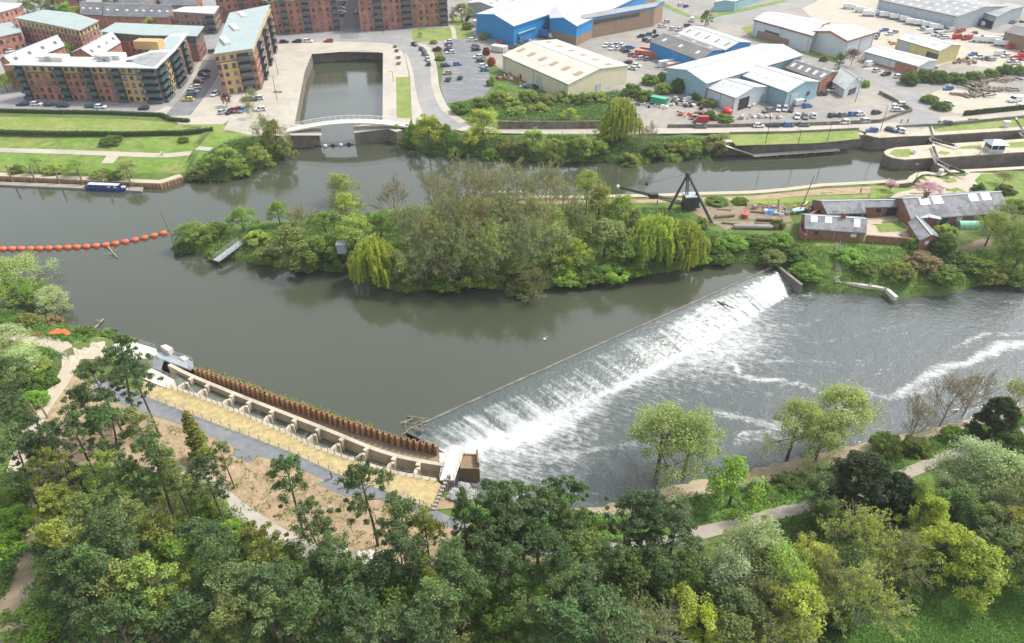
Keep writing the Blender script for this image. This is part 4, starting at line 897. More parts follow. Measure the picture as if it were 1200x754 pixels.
for pl, m_ in (([(198, 43), (214, 43), (203, 58), (186, 57)], 'roof_zinc'), ([(148, 72), (180, 78.5), (199, 61), (174, 62.5)], 'roof_grey')):
    MB().prism([W2(P(a, b, FZ + 13.2) - ab.location) for a, b in pl], 13.16, 13.25).build('roof_panel', m_, ro_)
apartment('apartment block with grey green roof and stepped balcony side', 'left of the square basin', [(251, 64), (296, 58), (317, 10), (270, 19)], 15.2, 5,
          [[('red', .6), ('buff', 1.3), ('buff', 1.2), ('bal', 2), ('red', .7)], [('red', 1), ('bal', .8), ('red', 1), ('bal', .8), ('red', 1), ('bal', .8), ('red', 1)]], roof='roof_zinc', top='buff_brick',
          boxes=[(264, 50, 2.2, 11, 1.3, 'white_concrete'), (275, 34.5, 2.2, 11, 1.3, 'white_concrete'), (284, 19.5, 2.2, 11, 1.3, 'white_concrete')], slope=1.2)
RB = [[('win', 1.5), ('bal', 1), ('win', 2), ('bal', 1.2), ('win', 2), ('win', 1), ('bal', 1)], [('win', 1)]]
apartment('tall red brick apartment block with rows of square windows', 'right of the avenue', [(418, -8), (523, -14), (516, -48), (416, -42)], 17.8, 6, RB, roof='roof_zinc', top='dark_clad')
apartment('tall red and buff brick flats with dark shopfronts', 'left of the avenue', [(312, -4), (393, -9), (390, -44), (308, -38)], 17.7, 6, RB, roof='roof_zinc', top='buff_brick')
apartment('red brick block with angled pale green roof', 'left of the terraces', [(20, 23), (53, 15), (86, 18), (114, 26), (92, 36), (60, 30)], 10.5, 4, [[('win', 1)], [('win', 1)], [('win', 1)]], roof='roof_zinc', top='buff_brick', slope=.8)
apartment('long red brick block with broad pale green roof', 'behind the white roofed flats', [(120, 38), (138, 28), (236, 32), (228, 43), (170, 42)], 10.5, 4, [[('win', 1), ('bal', .4), ('win', 1)], [('win', 1)]], roof='roof_zinc', top='dark_clad')
apartment('low red brick house with flat grey roof', 'at the far left edge beside parked cars', [(-30, 34), (12, 27), (25, 38), (-20, 48)], 7, 2, [[('win', 1)]], roof='roof_zinc', cat='building', name='house')
apartment('brick building with white flat roof', 'in the far top left corner', [(-40, 12), (-5, 4), (25, 5), (20, 9), (-25, 22)], 9, 3, [[('win', 1)]], roof='roof_white', cat='building', name='building')
apartment('brown flat block with bright white roof and dark windows', 'beyond the terraces at top left', [(202, 14), (216, 9), (256, 8), (250, 17)], 9, 3, [[('win', 1), ('bal', .3)]], body='brown_brick', roof='roof_white')
apartment('dark red brick villa', 'among the trees in the far top left', [(60, -12), (96, -14), (95, -2), (62, 0)], 9, 3, [[('win', 1)]], body='red_brick', roof='slate', cat='building', name='house')
apartment('red brick flats with grey roof', 'cropped by the top edge above the green roofed block', [(248, -20), (300, -24), (306, -8), (254, -4)], 13, 4, [[('win', 1), ('bal', .3), ('win', 1)]], body='red_brick', roof='roof_zinc')
def gable(pts, h, rise, zg, t, wm, rm, over=.4, band=None, band_h=0, fascia=None, th=.22, nsky=(0, 0), sky_m='roof_cream', period=1, sky_size=(1.6, 2.6)):
    """pts A,B,C,D around the thing's centre (local xy); ridge runs from mid(A,B) to mid(D,C)"""
    A, B, C, D = [Vector((p.x, p.y, 0)) for p in pts]; m0, m1 = (A + B) / 2, (D + C) / 2
    w = MB(); up = Vector((0, 0, 1))
    for a, b, g in ((A, B, m0), (B, C, None), (C, D, m1), (D, A, None)):
        if g is not None: w.add([a - up * .5, b - up * .5, b + up * h, g + up * (h + rise), a + up * h], [(0, 1, 2, 3, 4)])
        else: w.add([a - up * .5, b - up * .5, b + up * h, a + up * h], [(0, 1, 2, 3)])
    o = w.build('wall', wm, t)
    bm = bmesh.new(); bm.from_mesh(o.data); bmesh.ops.remove_doubles(bm, verts=bm.verts[:], dist=.001); bmesh.ops.recalc_face_normals(bm, faces=bm.faces[:]); bm.to_mesh(o.data); bm.free()
    if band:
        q = [p * 1.004 for p in (A, B, C, D)]; MB().prism([W2(p * (1 + .06 / max(p.length, 1))) for p in (A, B, C, D)], -.5, band_h).build('brick_plinth', band, t)
    SK = []; r = MB(); ax = (m1 - m0).normalized(); L = (m1 - m0).length
    for s, (e0, e1) in enumerate(((A, D), (B, C))):
        d0 = (e0 - m0); k = 1 + over / d0.length
        e0_, e1_ = m0 + d0 * k - ax * over, m1 + (e1 - m1) * k + ax * over; r0, r1 = m0 - ax * over, m1 + ax * over; dz = h - rise * (k - 1)
        p = [r0 + up * (h + rise), r1 + up * (h + rise), e1_ + up * dz, e0_ + up * dz]; v = p + [q + up * th for q in p]; W = d0.length
        fs = [(0, 1, 2, 3), (7, 6, 5, 4), (0, 4, 5, 1), (1, 5, 6, 2), (2, 6, 7, 3), (3, 7, 4, 0)]
        if s: fs = [f[::-1] for f in fs]
        uvm = {0: (0, 0), 1: (L, 0), 2: (L, W), 3: (0, W)}
        r.add(v, fs, 0, [[uvm[i % 4] for i in f] for f in fs])
        if nsky[0]:
            for i in range(nsky[0]):
                for j in range(nsky[1]):
                    u, vv = (i + .5) / nsky[0], (j + .5) / nsky[1]
                    def pt(uu, v2): return (r0.lerp(r1, uu)).lerp(e0_.lerp(e1_, uu), v2) + up * (h + rise + (dz - h - rise) * v2 + th + .04)
                    du, dv = sky_size[0] / L / 2, sky_size[1] / W / 2
                    k4 = [pt(u - du, vv - dv), pt(u + du, vv - dv), pt(u + du, vv + dv), pt(u - du, vv + dv)]; cc = sum(k4, Vector()) / 4
                    o = MB(); k4 = [q - cc for q in k4]; o.add(k4 + [q - up * .08 for q in k4], [(0, 1, 2, 3) if s else (3, 2, 1, 0), (0, 4, 5, 1), (1, 5, 6, 2), (2, 6, 7, 3), (3, 7, 4, 0)]); SK.append((o, cc))
    ro = r.build('roof', rm, t)
    cp_ = MB(); cp_.bar(m0 - ax * over + up * (h + rise + th), m1 + ax * over + up * (h + rise + th), .5, .12); cp_.build('ridge_cap', 'steel_grey', ro)
    for e0, e1, mm in ((A, D, m0), (B, C, m0)):
        n_ = (e0 - m0).normalized() * (over + .12); gq = MB(); gq.bar(e0 + n_ + up * (h - .08), e1 + n_ + up * (h - .08), .18, .2); gq.build('gutter', 'dark_clad', ro)
        for w_ in (.04, .5, .96): q = e0.lerp(e1, w_) + (e0 - m0).normalized() * .1; MB().bar(q, q + up * (h - .1), .14).build('downpipe', 'steel_grey', t)
    for o, cc in SK: o.build('skylight', sky_m, ro, loc=cc)
    if fascia:
        f = MB()
        for a, b in ((A, m0), (m0, B), (C, m1), (m1, D)):
            ha = h + (rise if a in (m0, m1) else 0); hb = h + (rise if b in (m0, m1) else 0)
            off = (ax if a in (m1, C, D) or b in (m1, C, D) else -ax) * (over + .05); f.bar(a + off + up * (ha - .2), b + off + up * (hb - .2), .14, .9)
        for a, b in ((A, D), (B, C)):
            n_ = (a - (m0 if a in (A, B) else m1)).normalized() * (over + .04); f.bar(a + n_ + up * (h - .25), b + n_ + up * (h - .25), .14, .8)
        f.build('fascia', fascia, ro)
    return ro
def shed(look, place, px4, h, rise, ridge='AD', wm='cream_clad', rm='roof_cream', doors=(), zg=FZ, cat='warehouse', name='warehouse', **kw):
    p = [P(a, b, zg + h) for a, b in px4]
    if ridge == 'AB': p = [p[1], p[2], p[3], p[0]]
    c = sum(p, Vector()) / 4; c.z = zg; t = thing(name, c, look, place, cat); L = [q - c for q in p]
    gable(L, h, rise, zg, t, wm, rm, **kw)
    for (i, tt, w, dh, m, z0) in doors:
        a, b = [Vector((q.x, q.y, 0)) for q in (L[i], L[(i + 1) % 4])]; d = (b - a).normalized(); q = a.lerp(b, tt); n_ = Vector((d.y, -d.x, 0)); n_ = n_ if n_.dot(q) > 0 else -n_
        q = q + n_ * .08; nm = 'door' if z0 == 0 else 'window'; MB().box(q.x, q.y, z0, w, .22, dh, math.atan2(d.y, d.x)).build(nm, m, t)
    return t
shed('pitched white roofed wing of flats with dark dormers', 'nearest the left edge', [(0, 70), (64, 44.5), (75, 54), (17, 78)], 9.6, 2.5, 'AB', 'red_brick', 'roof_white', nsky=(4, 1), sky_m='dark_clad', sky_size=(2.0, 2.2), cat='apartment block', name='apartment_wing')
shed('pitched white roofed wing of flats with dark dormers', 'running back to the green roofed block', [(84, 62), (125, 40), (141, 50), (112, 68)], 9.6, 2.5, 'AB', 'red_brick', 'roof_white', nsky=(4, 1), sky_m='dark_clad', sky_size=(2.0, 2.2), cat='apartment block', name='apartment_wing')
for k, (a, b, w) in enumerate(((96, 6, 30), (123, 8, 42), (166, 9, 34), (140, -5, 40), (190, -5, 40))):
    shed('slate roofed brick terrace with white dormers', 'in the far top left', [(a, b + 12), (a + 4, b + 1), (a + w + 3, b + 1), (a + w, b + 12)] if False else [(a + 3, b), (a + w + 5, b + 1), (a + w, b + 12), (a - 1, b + 11)], 6.5, 3.6, 'AB', 'red_brick', 'slate', nsky=(4, 1), sky_m='white_paint', sky_size=(1.3, 1.0), cat='terrace', name='terrace_house',
         doors=[(3, .2, 1.6, 1.4, 'glass', 3.6), (3, .5, 1.6, 1.4, 'glass', 3.6), (3, .8, 1.6, 1.4, 'glass', 3.6)])
# ---- industrial sheds
bl = dict(band='brown_brick', band_h=4.2, fascia='blue_clad')
shed('big blue walled warehouse with huge white roof', 'left half of the blue works', [(558, 17), (640, -12), (700, -2), (602, 31)], 9, 2.5, 'AB', 'blue_clad', 'roof_white', nsky=(6, 1), sky_m='roof_pale', fascia='blue_clad')
shed('blue warehouse with white roof above brown brick', 'middle of the blue works', [(645, 22), (640, -10), (770, -14), (676, 31)], 9, 2, 'AB', 'blue_clad', 'roof_white', nsky=(6, 2), sky_m='roof_pale', **bl)
shed('brown brick unit with blue fascia', 'at the right end of the blue works', [(676, 24), (768, 8), (778, 2), (690, 16)], 9.5, .6, 'AB', 'brown_brick', 'roof_grey', fascia='blue_clad', doors=[(3, .5, 30, 1.6, 'glass', 6.4), (1, .5, 2.5, 3, 'dark_clad', 0)] )
shed('small blue office lean-to with turquoise roof', 'in front of the blue works', [(600, 36), (618, 29.5), (627, 33), (608, 40)], 5, .6, 'AB', 'blue_clad', 'lightblue_clad', cat='annexe', name='office_annexe', doors=[(2, .5, 10, 1.2, 'glass', 2.6)])
shed('cream walled warehouse with cream roof and tan rooflights', 'right of the car park', [(589, 65), (652, 47), (736, 77), (666, 99)], 6.5, 2.2, 'AD', 'cream_clad', 'roof_cream', nsky=(6, 1), sky_m='sand', sky_size=(2.6, 4.2), doors=[(3, .42, 4, 4.5, 'grey_clad', 0), (3, .7, 1.2, 2.2, 'dark_clad', 0), (2, .5, 3, 3.2, 'grey_clad', 0)])
shed('blue walled unit under a dark felt roof', 'behind the orange containers', [(762, 49), (794, 40), (848, 59), (820, 71)], 6, 1.8, 'AD', 'blue_clad', 'roof_dark', nsky=(3, 1), sky_m='roof_pale')
shed('blue walled unit under a rust streaked white roof', 'behind the orange containers', [(795, 39.5), (823, 32), (880, 50), (849.5, 59)], 6, 1.8, 'AD', 'blue_clad', 'roof_white', nsky=(5, 1), sky_m='timber', sky_size=(1.0, 3.5))
shed('long pale blue warehouse with white roof', 'behind the lane in the middle of the estate', [(782, 80), (892, 52), (940, 65), (828, 98)], 7, 2.0, 'AB', 'lightblue_clad', 'roof_white', nsky=(12, 2), sky_m='roof_pale', sky_size=(1.0, 2.6))
shed('small pale blue warehouse with white roof and dark doorway', 'nearest the lane', [(829, 103), (852, 90), (901, 102), (862, 115)], 5.2, 1.8, 'AD', 'white_clad', 'roof_white', nsky=(5, 2), sky_m='roof_pale', sky_size=(1.0, 2.2), doors=[(2, .72, 6, 4.2, 'rubber_black', 0), (2, .15, 2, 3, 'lightblue_clad', 0)])
shed('pale blue warehouse with grey white roof', 'right of the small white roofed warehouse', [(868, 88), (900, 78), (960, 96), (923, 108)], 6, 2.0, 'AD', 'lightblue_clad', 'roof_pale', nsky=(6, 1), sky_m='roof_white', sky_size=(1.2, 3), doors=[(2, .75, 4.5, 4.5, 'grey_clad', 0), (2, .3, 2, 1.5, 'glass', 2)])
shed('brick shed with dark roof and pale rooflights', 'beyond the pale blue warehouses', [(921, 80), (940, 72), (984, 85), (962, 95)], 5, 1.6, 'AD', 'red_brick', 'roof_dark', nsky=(5, 1), sky_m='roof_white', sky_size=(1.4, 3), doors=[(2, .5, 2, 1.4, 'glass', 1.6)])
shed('small steep grey gabled workshop with glass front', 'beside the estate lane', [(976, 96), (990, 84), (1010, 98), (990, 105)], 3.2, 3.4, 'AD', 'white_clad', 'roof_pale', cat='workshop', name='workshop', doors=[(2, .5, 5, 2.2, 'glass', .3)])
shed('white warehouse with red trim and signboard', 'across the estate lawn', [(884, 23), (908, 15), (972, 26), (952, 42)], 7.5, 1.8, 'AD', 'white_clad', 'roof_pale', fascia='red_brick', doors=[(3, .62, 20, 3.2, 'brown_brick', 0), (3, .65, 9, 1.0, 'glass', 3.4)])
shed('white gabled warehouse with red corner trim', 'in front of the dealer yard', [(952, 37), (964, 30), (1026, 38), (993, 48)], 8, 2, 'AB', 'white_clad', 'roof_white', fascia='red_brick')
shed('yellow walled garage with white roof and two grey doors', 'in the dealer yard', [(1052, 45.5), (1072, 40.5), (1126, 53.5), (1101, 60)], 6, 1.5, 'AD', 'yellow_clad', 'roof_pale', nsky=(2, 1), sky_m='grey_clad', sky_size=(3, 2), doors=[(3, .12, 6, 4.6, 'glass', 0), (3, .8, 6, 4.8, 'grey_clad', 0)])
shed('low white roofed unit with brick end', 'in front of the yellow garage', [(1014, 61), (1032, 55), (1098, 71), (1076, 78)], 4, 1.0, 'AD', 'white_clad', 'roof_pale', band='red_brick', band_h=.8, doors=[(3, .2, 10, 3.4, 'red_brick', 0)])
shed('vast grey shed with dark roof and many white rooflights', 'along the top right edge', [(1030, 0), (1066, -14), (1180, 8), (1122, 20)], 7, 2.2, 'AD', 'grey_clad', 'roof_grey', nsky=(9, 3), sky_m='roof_white', sky_size=(1.6, 3.0))
shed('far grey shed with slate coloured roof', 'at the top right beyond the scrapyard', [(1178, 38), (1196, 30), (1250, 40), (1230, 50)], 6, 1.5, 'AD', 'brown_brick', 'roof_dark')
shed('grey blue shed with pale canopy roof', 'beside the vast grey shed at top right', [(1150, 14), (1182, 4), (1200, 8), (1168, 20)], 6, 1, 'AD', 'grey_clad', 'roof_grey', doors=[(3, .5, 10, 3.5, 'rubber_black', 0)])
shed('far grey shed with pale roof', 'at the top edge above the blue works', [(548, 4), (590, -12), (620, -8), (580, 9)], 6, 1.5, 'AB', 'grey_clad', 'roof_pale', nsky=(6, 1), sky_m='roof_dark')
shed('pale blue office block with painted boards', 'at the top edge beyond the estate road', [(837, 3), (850, -6), (912, -16), (862, 2)], 5, .8, 'AB', 'lightblue_clad', 'roof_pale', doors=[(3, .55, 22, 1.8, 'white_paint', 1.0), (3, .3, 8, 1.2, 'tarp', 1.2), (3, .8, 8, 1.2, 'dark_clad', 1.1)])
for k, (px, h, wm, rm, l) in enumerate((([(1225, 10), (1290, -5), (1350, 10), (1280, 28)], 7, 'grey_clad', 'roof_pale', 'pale shed outside the right edge'),)):
    shed(l, '', px, h, 1.5, 'AB', wm, rm)
# ---- island brick complex
IZ = 2.8
def from_ridge(look, place, r, e, zr, ze, wm='old_brick', rm='weathered_slate', zg=IZ, doors=(), chim=(), glaz=(), name='brick_building', cat='building', **kw):
    R0, R1 = P(*r[0], zr), P(*r[1], zr); E0, E1 = P(*e[0], ze), P(*e[1], ze); B0 = R0 * 2 - E0; B1 = R1 * 2 - E1
    c = (R0 + R1) / 2; c.z = zg; t = thing(name, c, look, place, cat)
    L = [Vector((q.x - c.x, q.y - c.y, 0)) for q in (E0, B0, B1, E1)]
    ro = gable(L, ze - zg, zr - ze, zg, t, wm, rm, over=.25, **kw)
    a, d = L[0], L[3]; ex = (d - a).normalized(); n_ = Vector((ex.y, -ex.x, 0)); n_ = n_ if n_.y < 0 else -n_
    for (tt, w, h, z0, m) in doors:
        q = a.lerp(d, tt) + n_ * .06; MB().box(q.x, q.y, z0, w, .2, h, math.atan2(ex.y, ex.x)).build('door' if z0 < .3 else 'window', m, t)
    for (tt, v, m, sx, sv) in glaz:
        def pt(u, v_): q = (L[0].lerp(L[3], u)).lerp((L[1] + L[0]).lerp(L[2] + L[3], u) / 2, v_); return Vector((q.x, q.y, ze - zg + (zr - ze) * v_ + .30))
        ln = (d - a).length; du = sx / ln / 2; k4 = [pt(tt - du, v - sv), pt(tt + du, v - sv), pt(tt + du, v + sv), pt(tt - du, v + sv)]; o = MB(); o.add(k4 + [q - Vector((0, 0, .1)) for q in k4], [(0, 1, 2, 3), (0, 4, 5, 1), (1, 5, 6, 2), (2, 6, 7, 3), (3, 7, 4, 0)]); o.build('solar_panel' if m == 'solar' else 'rooflight', m, ro)
    for (tt, h) in chim:
        q = (L[0] + L[1]).lerp(L[3] + L[2], tt) / 2; o = MB(); o.box(q.x, q.y, zr - zg - .6, .9, .9, h + .6); o.box(q.x, q.y, zr - zg + h, 1.1, 1.1, .2); o.build('chimney', 'old_brick', ro)
    return t
from_ridge('low brick range with three white rooflights', 'left of the island yard', [(944, 253), (1015, 257.5)], [(944, 268), (1014, 273)], 7.0, 5.4, chim=[(.62, 1.3)], glaz=[(.14, .72, 'white_paint', 1.6, .24), (.38, .72, 'white_paint', 1.6, .24), (.85, .62, 'white_paint', 1.5, .3)], doors=[(.2, 1.0, .9, 1.1, 'glass'), (.82, 1.4, .9, 1.2, 'white_paint')])
from_ridge('open fronted slate roofed shed', 'at the back of the island yard', [(963, 236.5), (1012, 235.5)], [(970, 251), (1013, 249.5)], 6.6, 5.0, doors=[(.7, 8, 1.8, .05, 'rubber_black')])
from_ridge('narrow brick link range with grey roof', 'between the two island sheds', [(1013, 235.5), (1056, 235)], [(1014, 243), (1056, 242)], 6.4, 5.4, doors=[(.8, 3, 2.2, .05, 'rubber_black'), (.4, 1.2, 1.1, .9, 'glass')])
from_ridge('long slate roofed brick workshop with solar panels', 'beside the pink blossom tree', [(1058, 233.5), (1172, 225.5)], [(1068, 257), (1182, 249)], 8.0, 5.2, chim=[(.23, 1.6)], glaz=[(.20, .80, 'solar', 2.6, .17), (.33, .80, 'solar', 2.6, .17), (.70, .80, 'solar', 2.4, .17), (.83, .80, 'solar', 2.4, .17)], doors=[(.35, 1.6, 1.9, .05, 'glass'), (.5, 1.4, 1, 1, 'white_paint'), (.68, 1.4, 1, 1, 'glass'), (.85, 1.4, 1, 1, 'glass')])
shed('slate roofed courtyard wing with brick gable', 'facing the weir river', [(1066, 261), (1079, 257), (1100, 278), (1079, 281)], 2.6, 1.0, 'AD', 'old_brick', 'weathered_slate', zg=IZ, cat='building', name='brick_building', doors=[(2, .6, 1.0, .9, 'white_paint', 1.0), (2, .2, .8, .8, 'glass', 1.0)])
shed('small white roofed lean-to', 'against the long slate roofed workshop', [(1076, 256), (1074, 250), (1098, 249), (1101, 257)], 2.4, .4, 'AB', 'old_brick', 'roof_white', zg=IZ, cat='lean-to', name='lean_to')
def brickwall(look, pts, z, h, m='old_brick', place=''): lowwall('brick_wall', pts, z, h, .5, m, look, place)
brickwall('low brick courtyard wall facing the weir river', [(1014, 283), (1068, 287)], IZ, 1.8)
brickwall('curved brick garden wall at the left end of the island yard', [(964, 248), (946, 258), (936, 270), (938, 279), (944, 282)], IZ, 1.6)
c = G(1135, 266); t = thing('polytunnel', c, 'small green polytunnel in the island garden', '', 'polytunnel'); o = MB()
pr_ = [(1.5 * math.cos(a), 1.7 * math.sin(a)) for a in np.linspace(0, math.pi, 9)]; vs = [(x, y, z) for x in (-3.0, 3.0) for y, z in pr_]; fs = [(i, i + 1, 9 + i + 1, 9 + i) for i in range(8)] + [tuple(range(9)), tuple(range(9, 18))[::-1]]; o.add(vs, fs)
M['tunnel'] = mat('tunnel', (.18, .42, .30), .4, .1); o.build('cover', 'tunnel', t); o = MB()
for k in range(5):
    for i in range(8): x = -3.0 + k * 1.5; o.bar((x, pr_[i][0] * 1.01, pr_[i][1] * 1.01), (x, pr_[i + 1][0] * 1.01, pr_[i + 1][1] * 1.01), .07)
o.build('hoop', 'white_paint', t)
# lock cabin
c = P(1164, 176, 3.6); t = thing('lock_cabin', c, 'glazed lock keeper cabin with pale blue pyramid roof on the lock island', '', 'cabin')
MB().box(0, 0, 0, 4.4, 4.0, .9).build('base', 'white_clad', t); MB().box(0, 0, .9, 4.2, 3.8, 1.6).build('glazing', 'glass', t); o = MB()
for x in (-2.1, 0, 2.1):
    for y in (-1.9, 1.9): o.box(x, y, .9, .2, .2, 1.62)
o.build('mullion', 'white_paint', t); o = MB(); a = 3.0; o.add([(-a, -a + .3, 2.5), (a, -a + .3, 2.5), (a, a - .3, 2.5), (-a, a - .3, 2.5), (-1.2, 0, 3.7), (1.2, 0, 3.7)], [(3, 2, 1, 0), (0, 1, 5, 4), (2, 3, 4, 5), (1, 2, 5), (3, 0, 4)]); o.build('roof', 'grey_clad', t)
# lock gates
def gate(beam, hinge, mitre, look, place=''):
    b, h, m = P(*beam, 3.6), P(*hinge, 3.6), P(*mitre, 3.6); t = thing('lock_gate', h, look, place, 'lock gate'); b, m = b - h, m - h
    d = m.normalized(); o = MB(); o.bar(m * 0 + Vector((0, 0, -4)), m + Vector((0, 0, -4)), .5, 7.4); o.build('leaf', 'timber', t)
    o = MB(); o.bar(Vector((0, 0, .1)) + Vector((0, .7, 0)), m + Vector((0, .7, .1)), 1.0, .12); o.build('walkway', 'white_concrete', t)
    o = MB(); rail(o, [Vector((0, 1.2, .1)), m + Vector((0, 1.2, .1))], 1.1, 1.5, .05); o.build('railing', 'white_paint', t)
    e = b * .8; o = MB(); o.bar(m * .98 + Vector((0, 0, .75)), e + Vector((0, 0, .95)), .5, .6); o.build('balance_beam', 'rubber_black', t); o = MB(); o.bar(e + Vector((0, 0, .95)), b + Vector((0, 0, .97)), .55, .65); o.build('beam_tip', 'white_paint', t)
gate((1088, 149), (1090, 161), (1093, 167), 'lock gate leaf with black balance beam', 'far leaf of the large lock'); gate((1121, 175), (1104, 170), (1094, 167.5), 'lock gate leaf with black balance beam', 'near leaf of the large lock')
gate((1092, 173), (1095, 185), (1099, 193), 'lock gate leaf with black balance beam', 'island side leaf of the small lock'); gate((1134, 207), (1113, 201), (1100, 193.5), 'lock gate leaf with black balance beam', 'bank side leaf of the small lock')
gate((1189, 142), (1193, 153), (1200, 161), 'lock gate leaf with white beam tip', 'at the right edge of the large lock')
def small_post(px, py, z, h, look, m='white_paint', name='bollard', r=.25):
    p = P(px, py, z); reg(MB().lathe([(r, 0), (r * .9, h * .8), (r * 1.15, h * .82), (r * .6, h)], n=8).build(name, m, None, loc=p), look, '', 'bollard')
small_post(1101.5, 204, 2.9, 1.6, 'squat white bollard on the round lock lawn', r=.7); small_post(1071, 180, 3.64, 1.4, 'white bollard on the grass tip of the lock island', r=.6); small_post(1148, 181, 3.6, 1.3, 'white bollard at the edge of the lock island')
# ================================================================== DERRICK CRANE
c = P(804, 243, IZ); t = thing('derrick_crane', c, 'tall black derrick crane with three legged mast, cab and long jib', '', 'crane')
def hp(px, py, y):     # point on pixel ray at a given distance from the crane's own vertical plane
    a = (px - 600) / F; b = -(py - 377) / F; dy, dz = CP + b * SP, -SP + b * CP; k = (c.y + y) / dy; return Vector((a * k, c.y + y, CAMZ + dz * k)) - c
apex = hp(806, 204, 0); L1, L2 = P(783, 247.5, IZ) - c, P(835, 263, IZ) - c; L3 = Vector((2, 9, 0))
for L0 in (L1, L2): o = MB(); o.tube(L0, apex, .42, .30, 8); o.build('leg', 'dark_steel', t); MB().box(L0.x, L0.y, -.1, 1.6, 1.2, .35).build('foot', 'timber', t)
o = MB()
for s in (-.35, .35): o.bar((s, 0, .3), apex + Vector((s * .5, 0, -.2)), .28)
for k in range(7): z = 1 + k * 1.7; o.bar((-.35, 0, z), (.35, 0, z + 1.2), .12)
o.build('mast', 'dark_steel', t); o = MB(); o.lathe([(.7, -.3), (.8, 0), (.5, .4)], apex.x, apex.y, apex.z, 8); o.build('masthead', 'dark_steel', t)
o = MB(); o.box(1.0, 0, .9, 4.0, 3.0, 2.7, .12); o.box(1.0, 0, .4, 4.6, 3.4, .5, .12); o.build('cab', 'dark_steel', t); o = MB(); o.box(1.0, 0, 3.6, 4.3, 3.3, .25, .12); o.build('cab_roof', 'grey_clad', t)
o = MB(); o.lathe([(2.0, 0), (2.0, .4)], 0.6, 0, 0, 16); o.build('turntable', 'dark_steel', t)
o = MB(); o.tube((2.2, -.4, 3.5), (2.2, -.4, 5.3), .28, n=8); o.build('funnel', 'dark_steel', t); o = MB(); o.box(1.3, -1.72, 2.0, 1.4, .1, .9, .12); o.build('window', 'glass', t)
tip = hp(724, 219, 2.0); b0 = Vector((-1.2, 0, 1.2)); o = MB(); d = (tip - b0).normalized(); n_ = Vector((0, 1, 0)); u_v = Vector((0, 0, 1))
for s in (-.5, .5):
    for v in (-.4, .4): o.bar(b0 + n_ * s + u_v * v, tip + n_ * s * .3 + u_v * v * .4, .18)
n = 16
for k in range(n):
    p0, p1 = b0.lerp(tip, k / n), b0.lerp(tip, (k + 1) / n); s = .5 * (1 - .7 * k / n); o.bar(p0 + n_ * s + u_v * .4 * (1 - .6 * k / n), p1 - n_ * s - u_v * .4 * (1 - .6 * k / n), .1); o.bar(p0 - n_ * s - u_v * .4 * (1 - .6 * k / n), p1 + n_ * s + u_v * .4 * (1 - .6 * k / n), .1)
o.build('jib', 'dark_steel', t); q = b0.lerp(tip, .45); o = MB(); o.box(q.x, q.y, q.z - .6, 2.4, 1.3, 1.3); o.build('winch', 'dark_steel', t); o = MB(); o.ball(tip.x, tip.y, tip.z, .55); o.build('sheave', 'white_paint', t)
hk = hp(758, 215.6, 1); o = MB(); o.tube(apex, hk, .04, n=4); o.tube(hk, tip, .04, n=4); o.build('cable', 'dark_steel', t); MB().ball(hk.x, hk.y, hk.z, .45, 1.3).build('pulley_block', 'dark_steel', t)
# ================================================================== VEHICLES
def car_meshes(L, W, H, hood, van=False):
    o = MB(); h0, belt = .28, H * .58
    side = [(-L / 2, h0 + .1), (-L / 2 + .08, belt * .92), (-L / 2 + .5, belt), (L / 2 - hood, belt), (L / 2 - .15, belt * .82), (L / 2, h0 + .25), (L / 2 - .1, h0), (-L / 2 + .1, h0)] if not van else [(-L / 2, h0), (-L / 2, H * .6), (L / 2 - hood, H * .6), (L / 2 - .1, H * .45), (L / 2, h0 + .2), (L / 2 - .1, h0)]
    n = len(side); w = W / 2; vs = [(x, -w, z) for x, z in side] + [(x, w, z) for x, z in side]
    vs = [(x, y * (1 if z < belt * .8 else .93), z) for x, y, z in vs]
    o.add(vs, [tuple(range(n)), tuple(range(n, 2 * n))[::-1]] + [(i, n + i, n + (i + 1) % n, (i + 1) % n) for i in range(n)])
    r0, r1 = (-L / 2 + .55, L / 2 - hood - .75) if not van else (-L / 2 + .02, L / 2 - hood - .45); zr = H - .06
    o.prism([(r0, -w * .72), (r1, -w * .72), (r1, w * .72), (r0, w * .72)], zr, H)
    bb = belt if not van else H * .6; ext = (-L / 2 + (.2 if not van else .02), L / 2 - hood + .1)
    g = MB(); vs = [(ext[0], -w * .9, bb), (ext[1], -w * .9, bb), (ext[1], w * .9, bb), (ext[0], w * .9, bb), (r0, -w * .74, zr), (r1, -w * .74, zr), (r1, w * .74, zr), (r0, w * .74, zr)]
    g.add(vs, [(0, 1, 5, 4), (1, 2, 6, 5), (2, 3, 7, 6), (3, 0, 4, 7)])
    if van:   # blank cargo sides
        x1 = L / 2 - hood - 1.3; o.prism([(ext[0] - .01, -w * .93), (x1, -w * .93), (x1, w * .93), (ext[0] - .01, w * .93)], bb - .02, H - .02)
    for s in (-1, 1): o.bar((r1 - .7, s * w * .74, zr), (r1 - .6, s * w * .91, bb), .1); o.bar((r0, s * w * .74, zr), (ext[0], s * w * .9, bb), .16)
    wh = MB(); wh.tube((0, -.11, 0), (0, .11, 0), .31, n=10, mi=0); wh.tube((0, -.13, 0), (0, .13, 0), .17, n=8, mi=1)
    bmod = o.mesh('body', 'paint'); return bmod, g.mesh('windows', 'glass'), wh.mesh('wheel', ['tyre', 'steel_grey']), [(-L / 2 + .8, -w + .08), (L / 2 - .85, -w + .08), (-L / 2 + .8, w - .08), (L / 2 - .85, w - .08)]
CAR = {'hatchback': car_meshes(3.9, 1.75, 1.48, 1.0), 'saloon': car_meshes(4.5, 1.8, 1.45, 1.25), 'estate': car_meshes(4.6, 1.8, 1.52, 1.2), 'van': car_meshes(5.2, 2.0, 2.2, .9, True)}
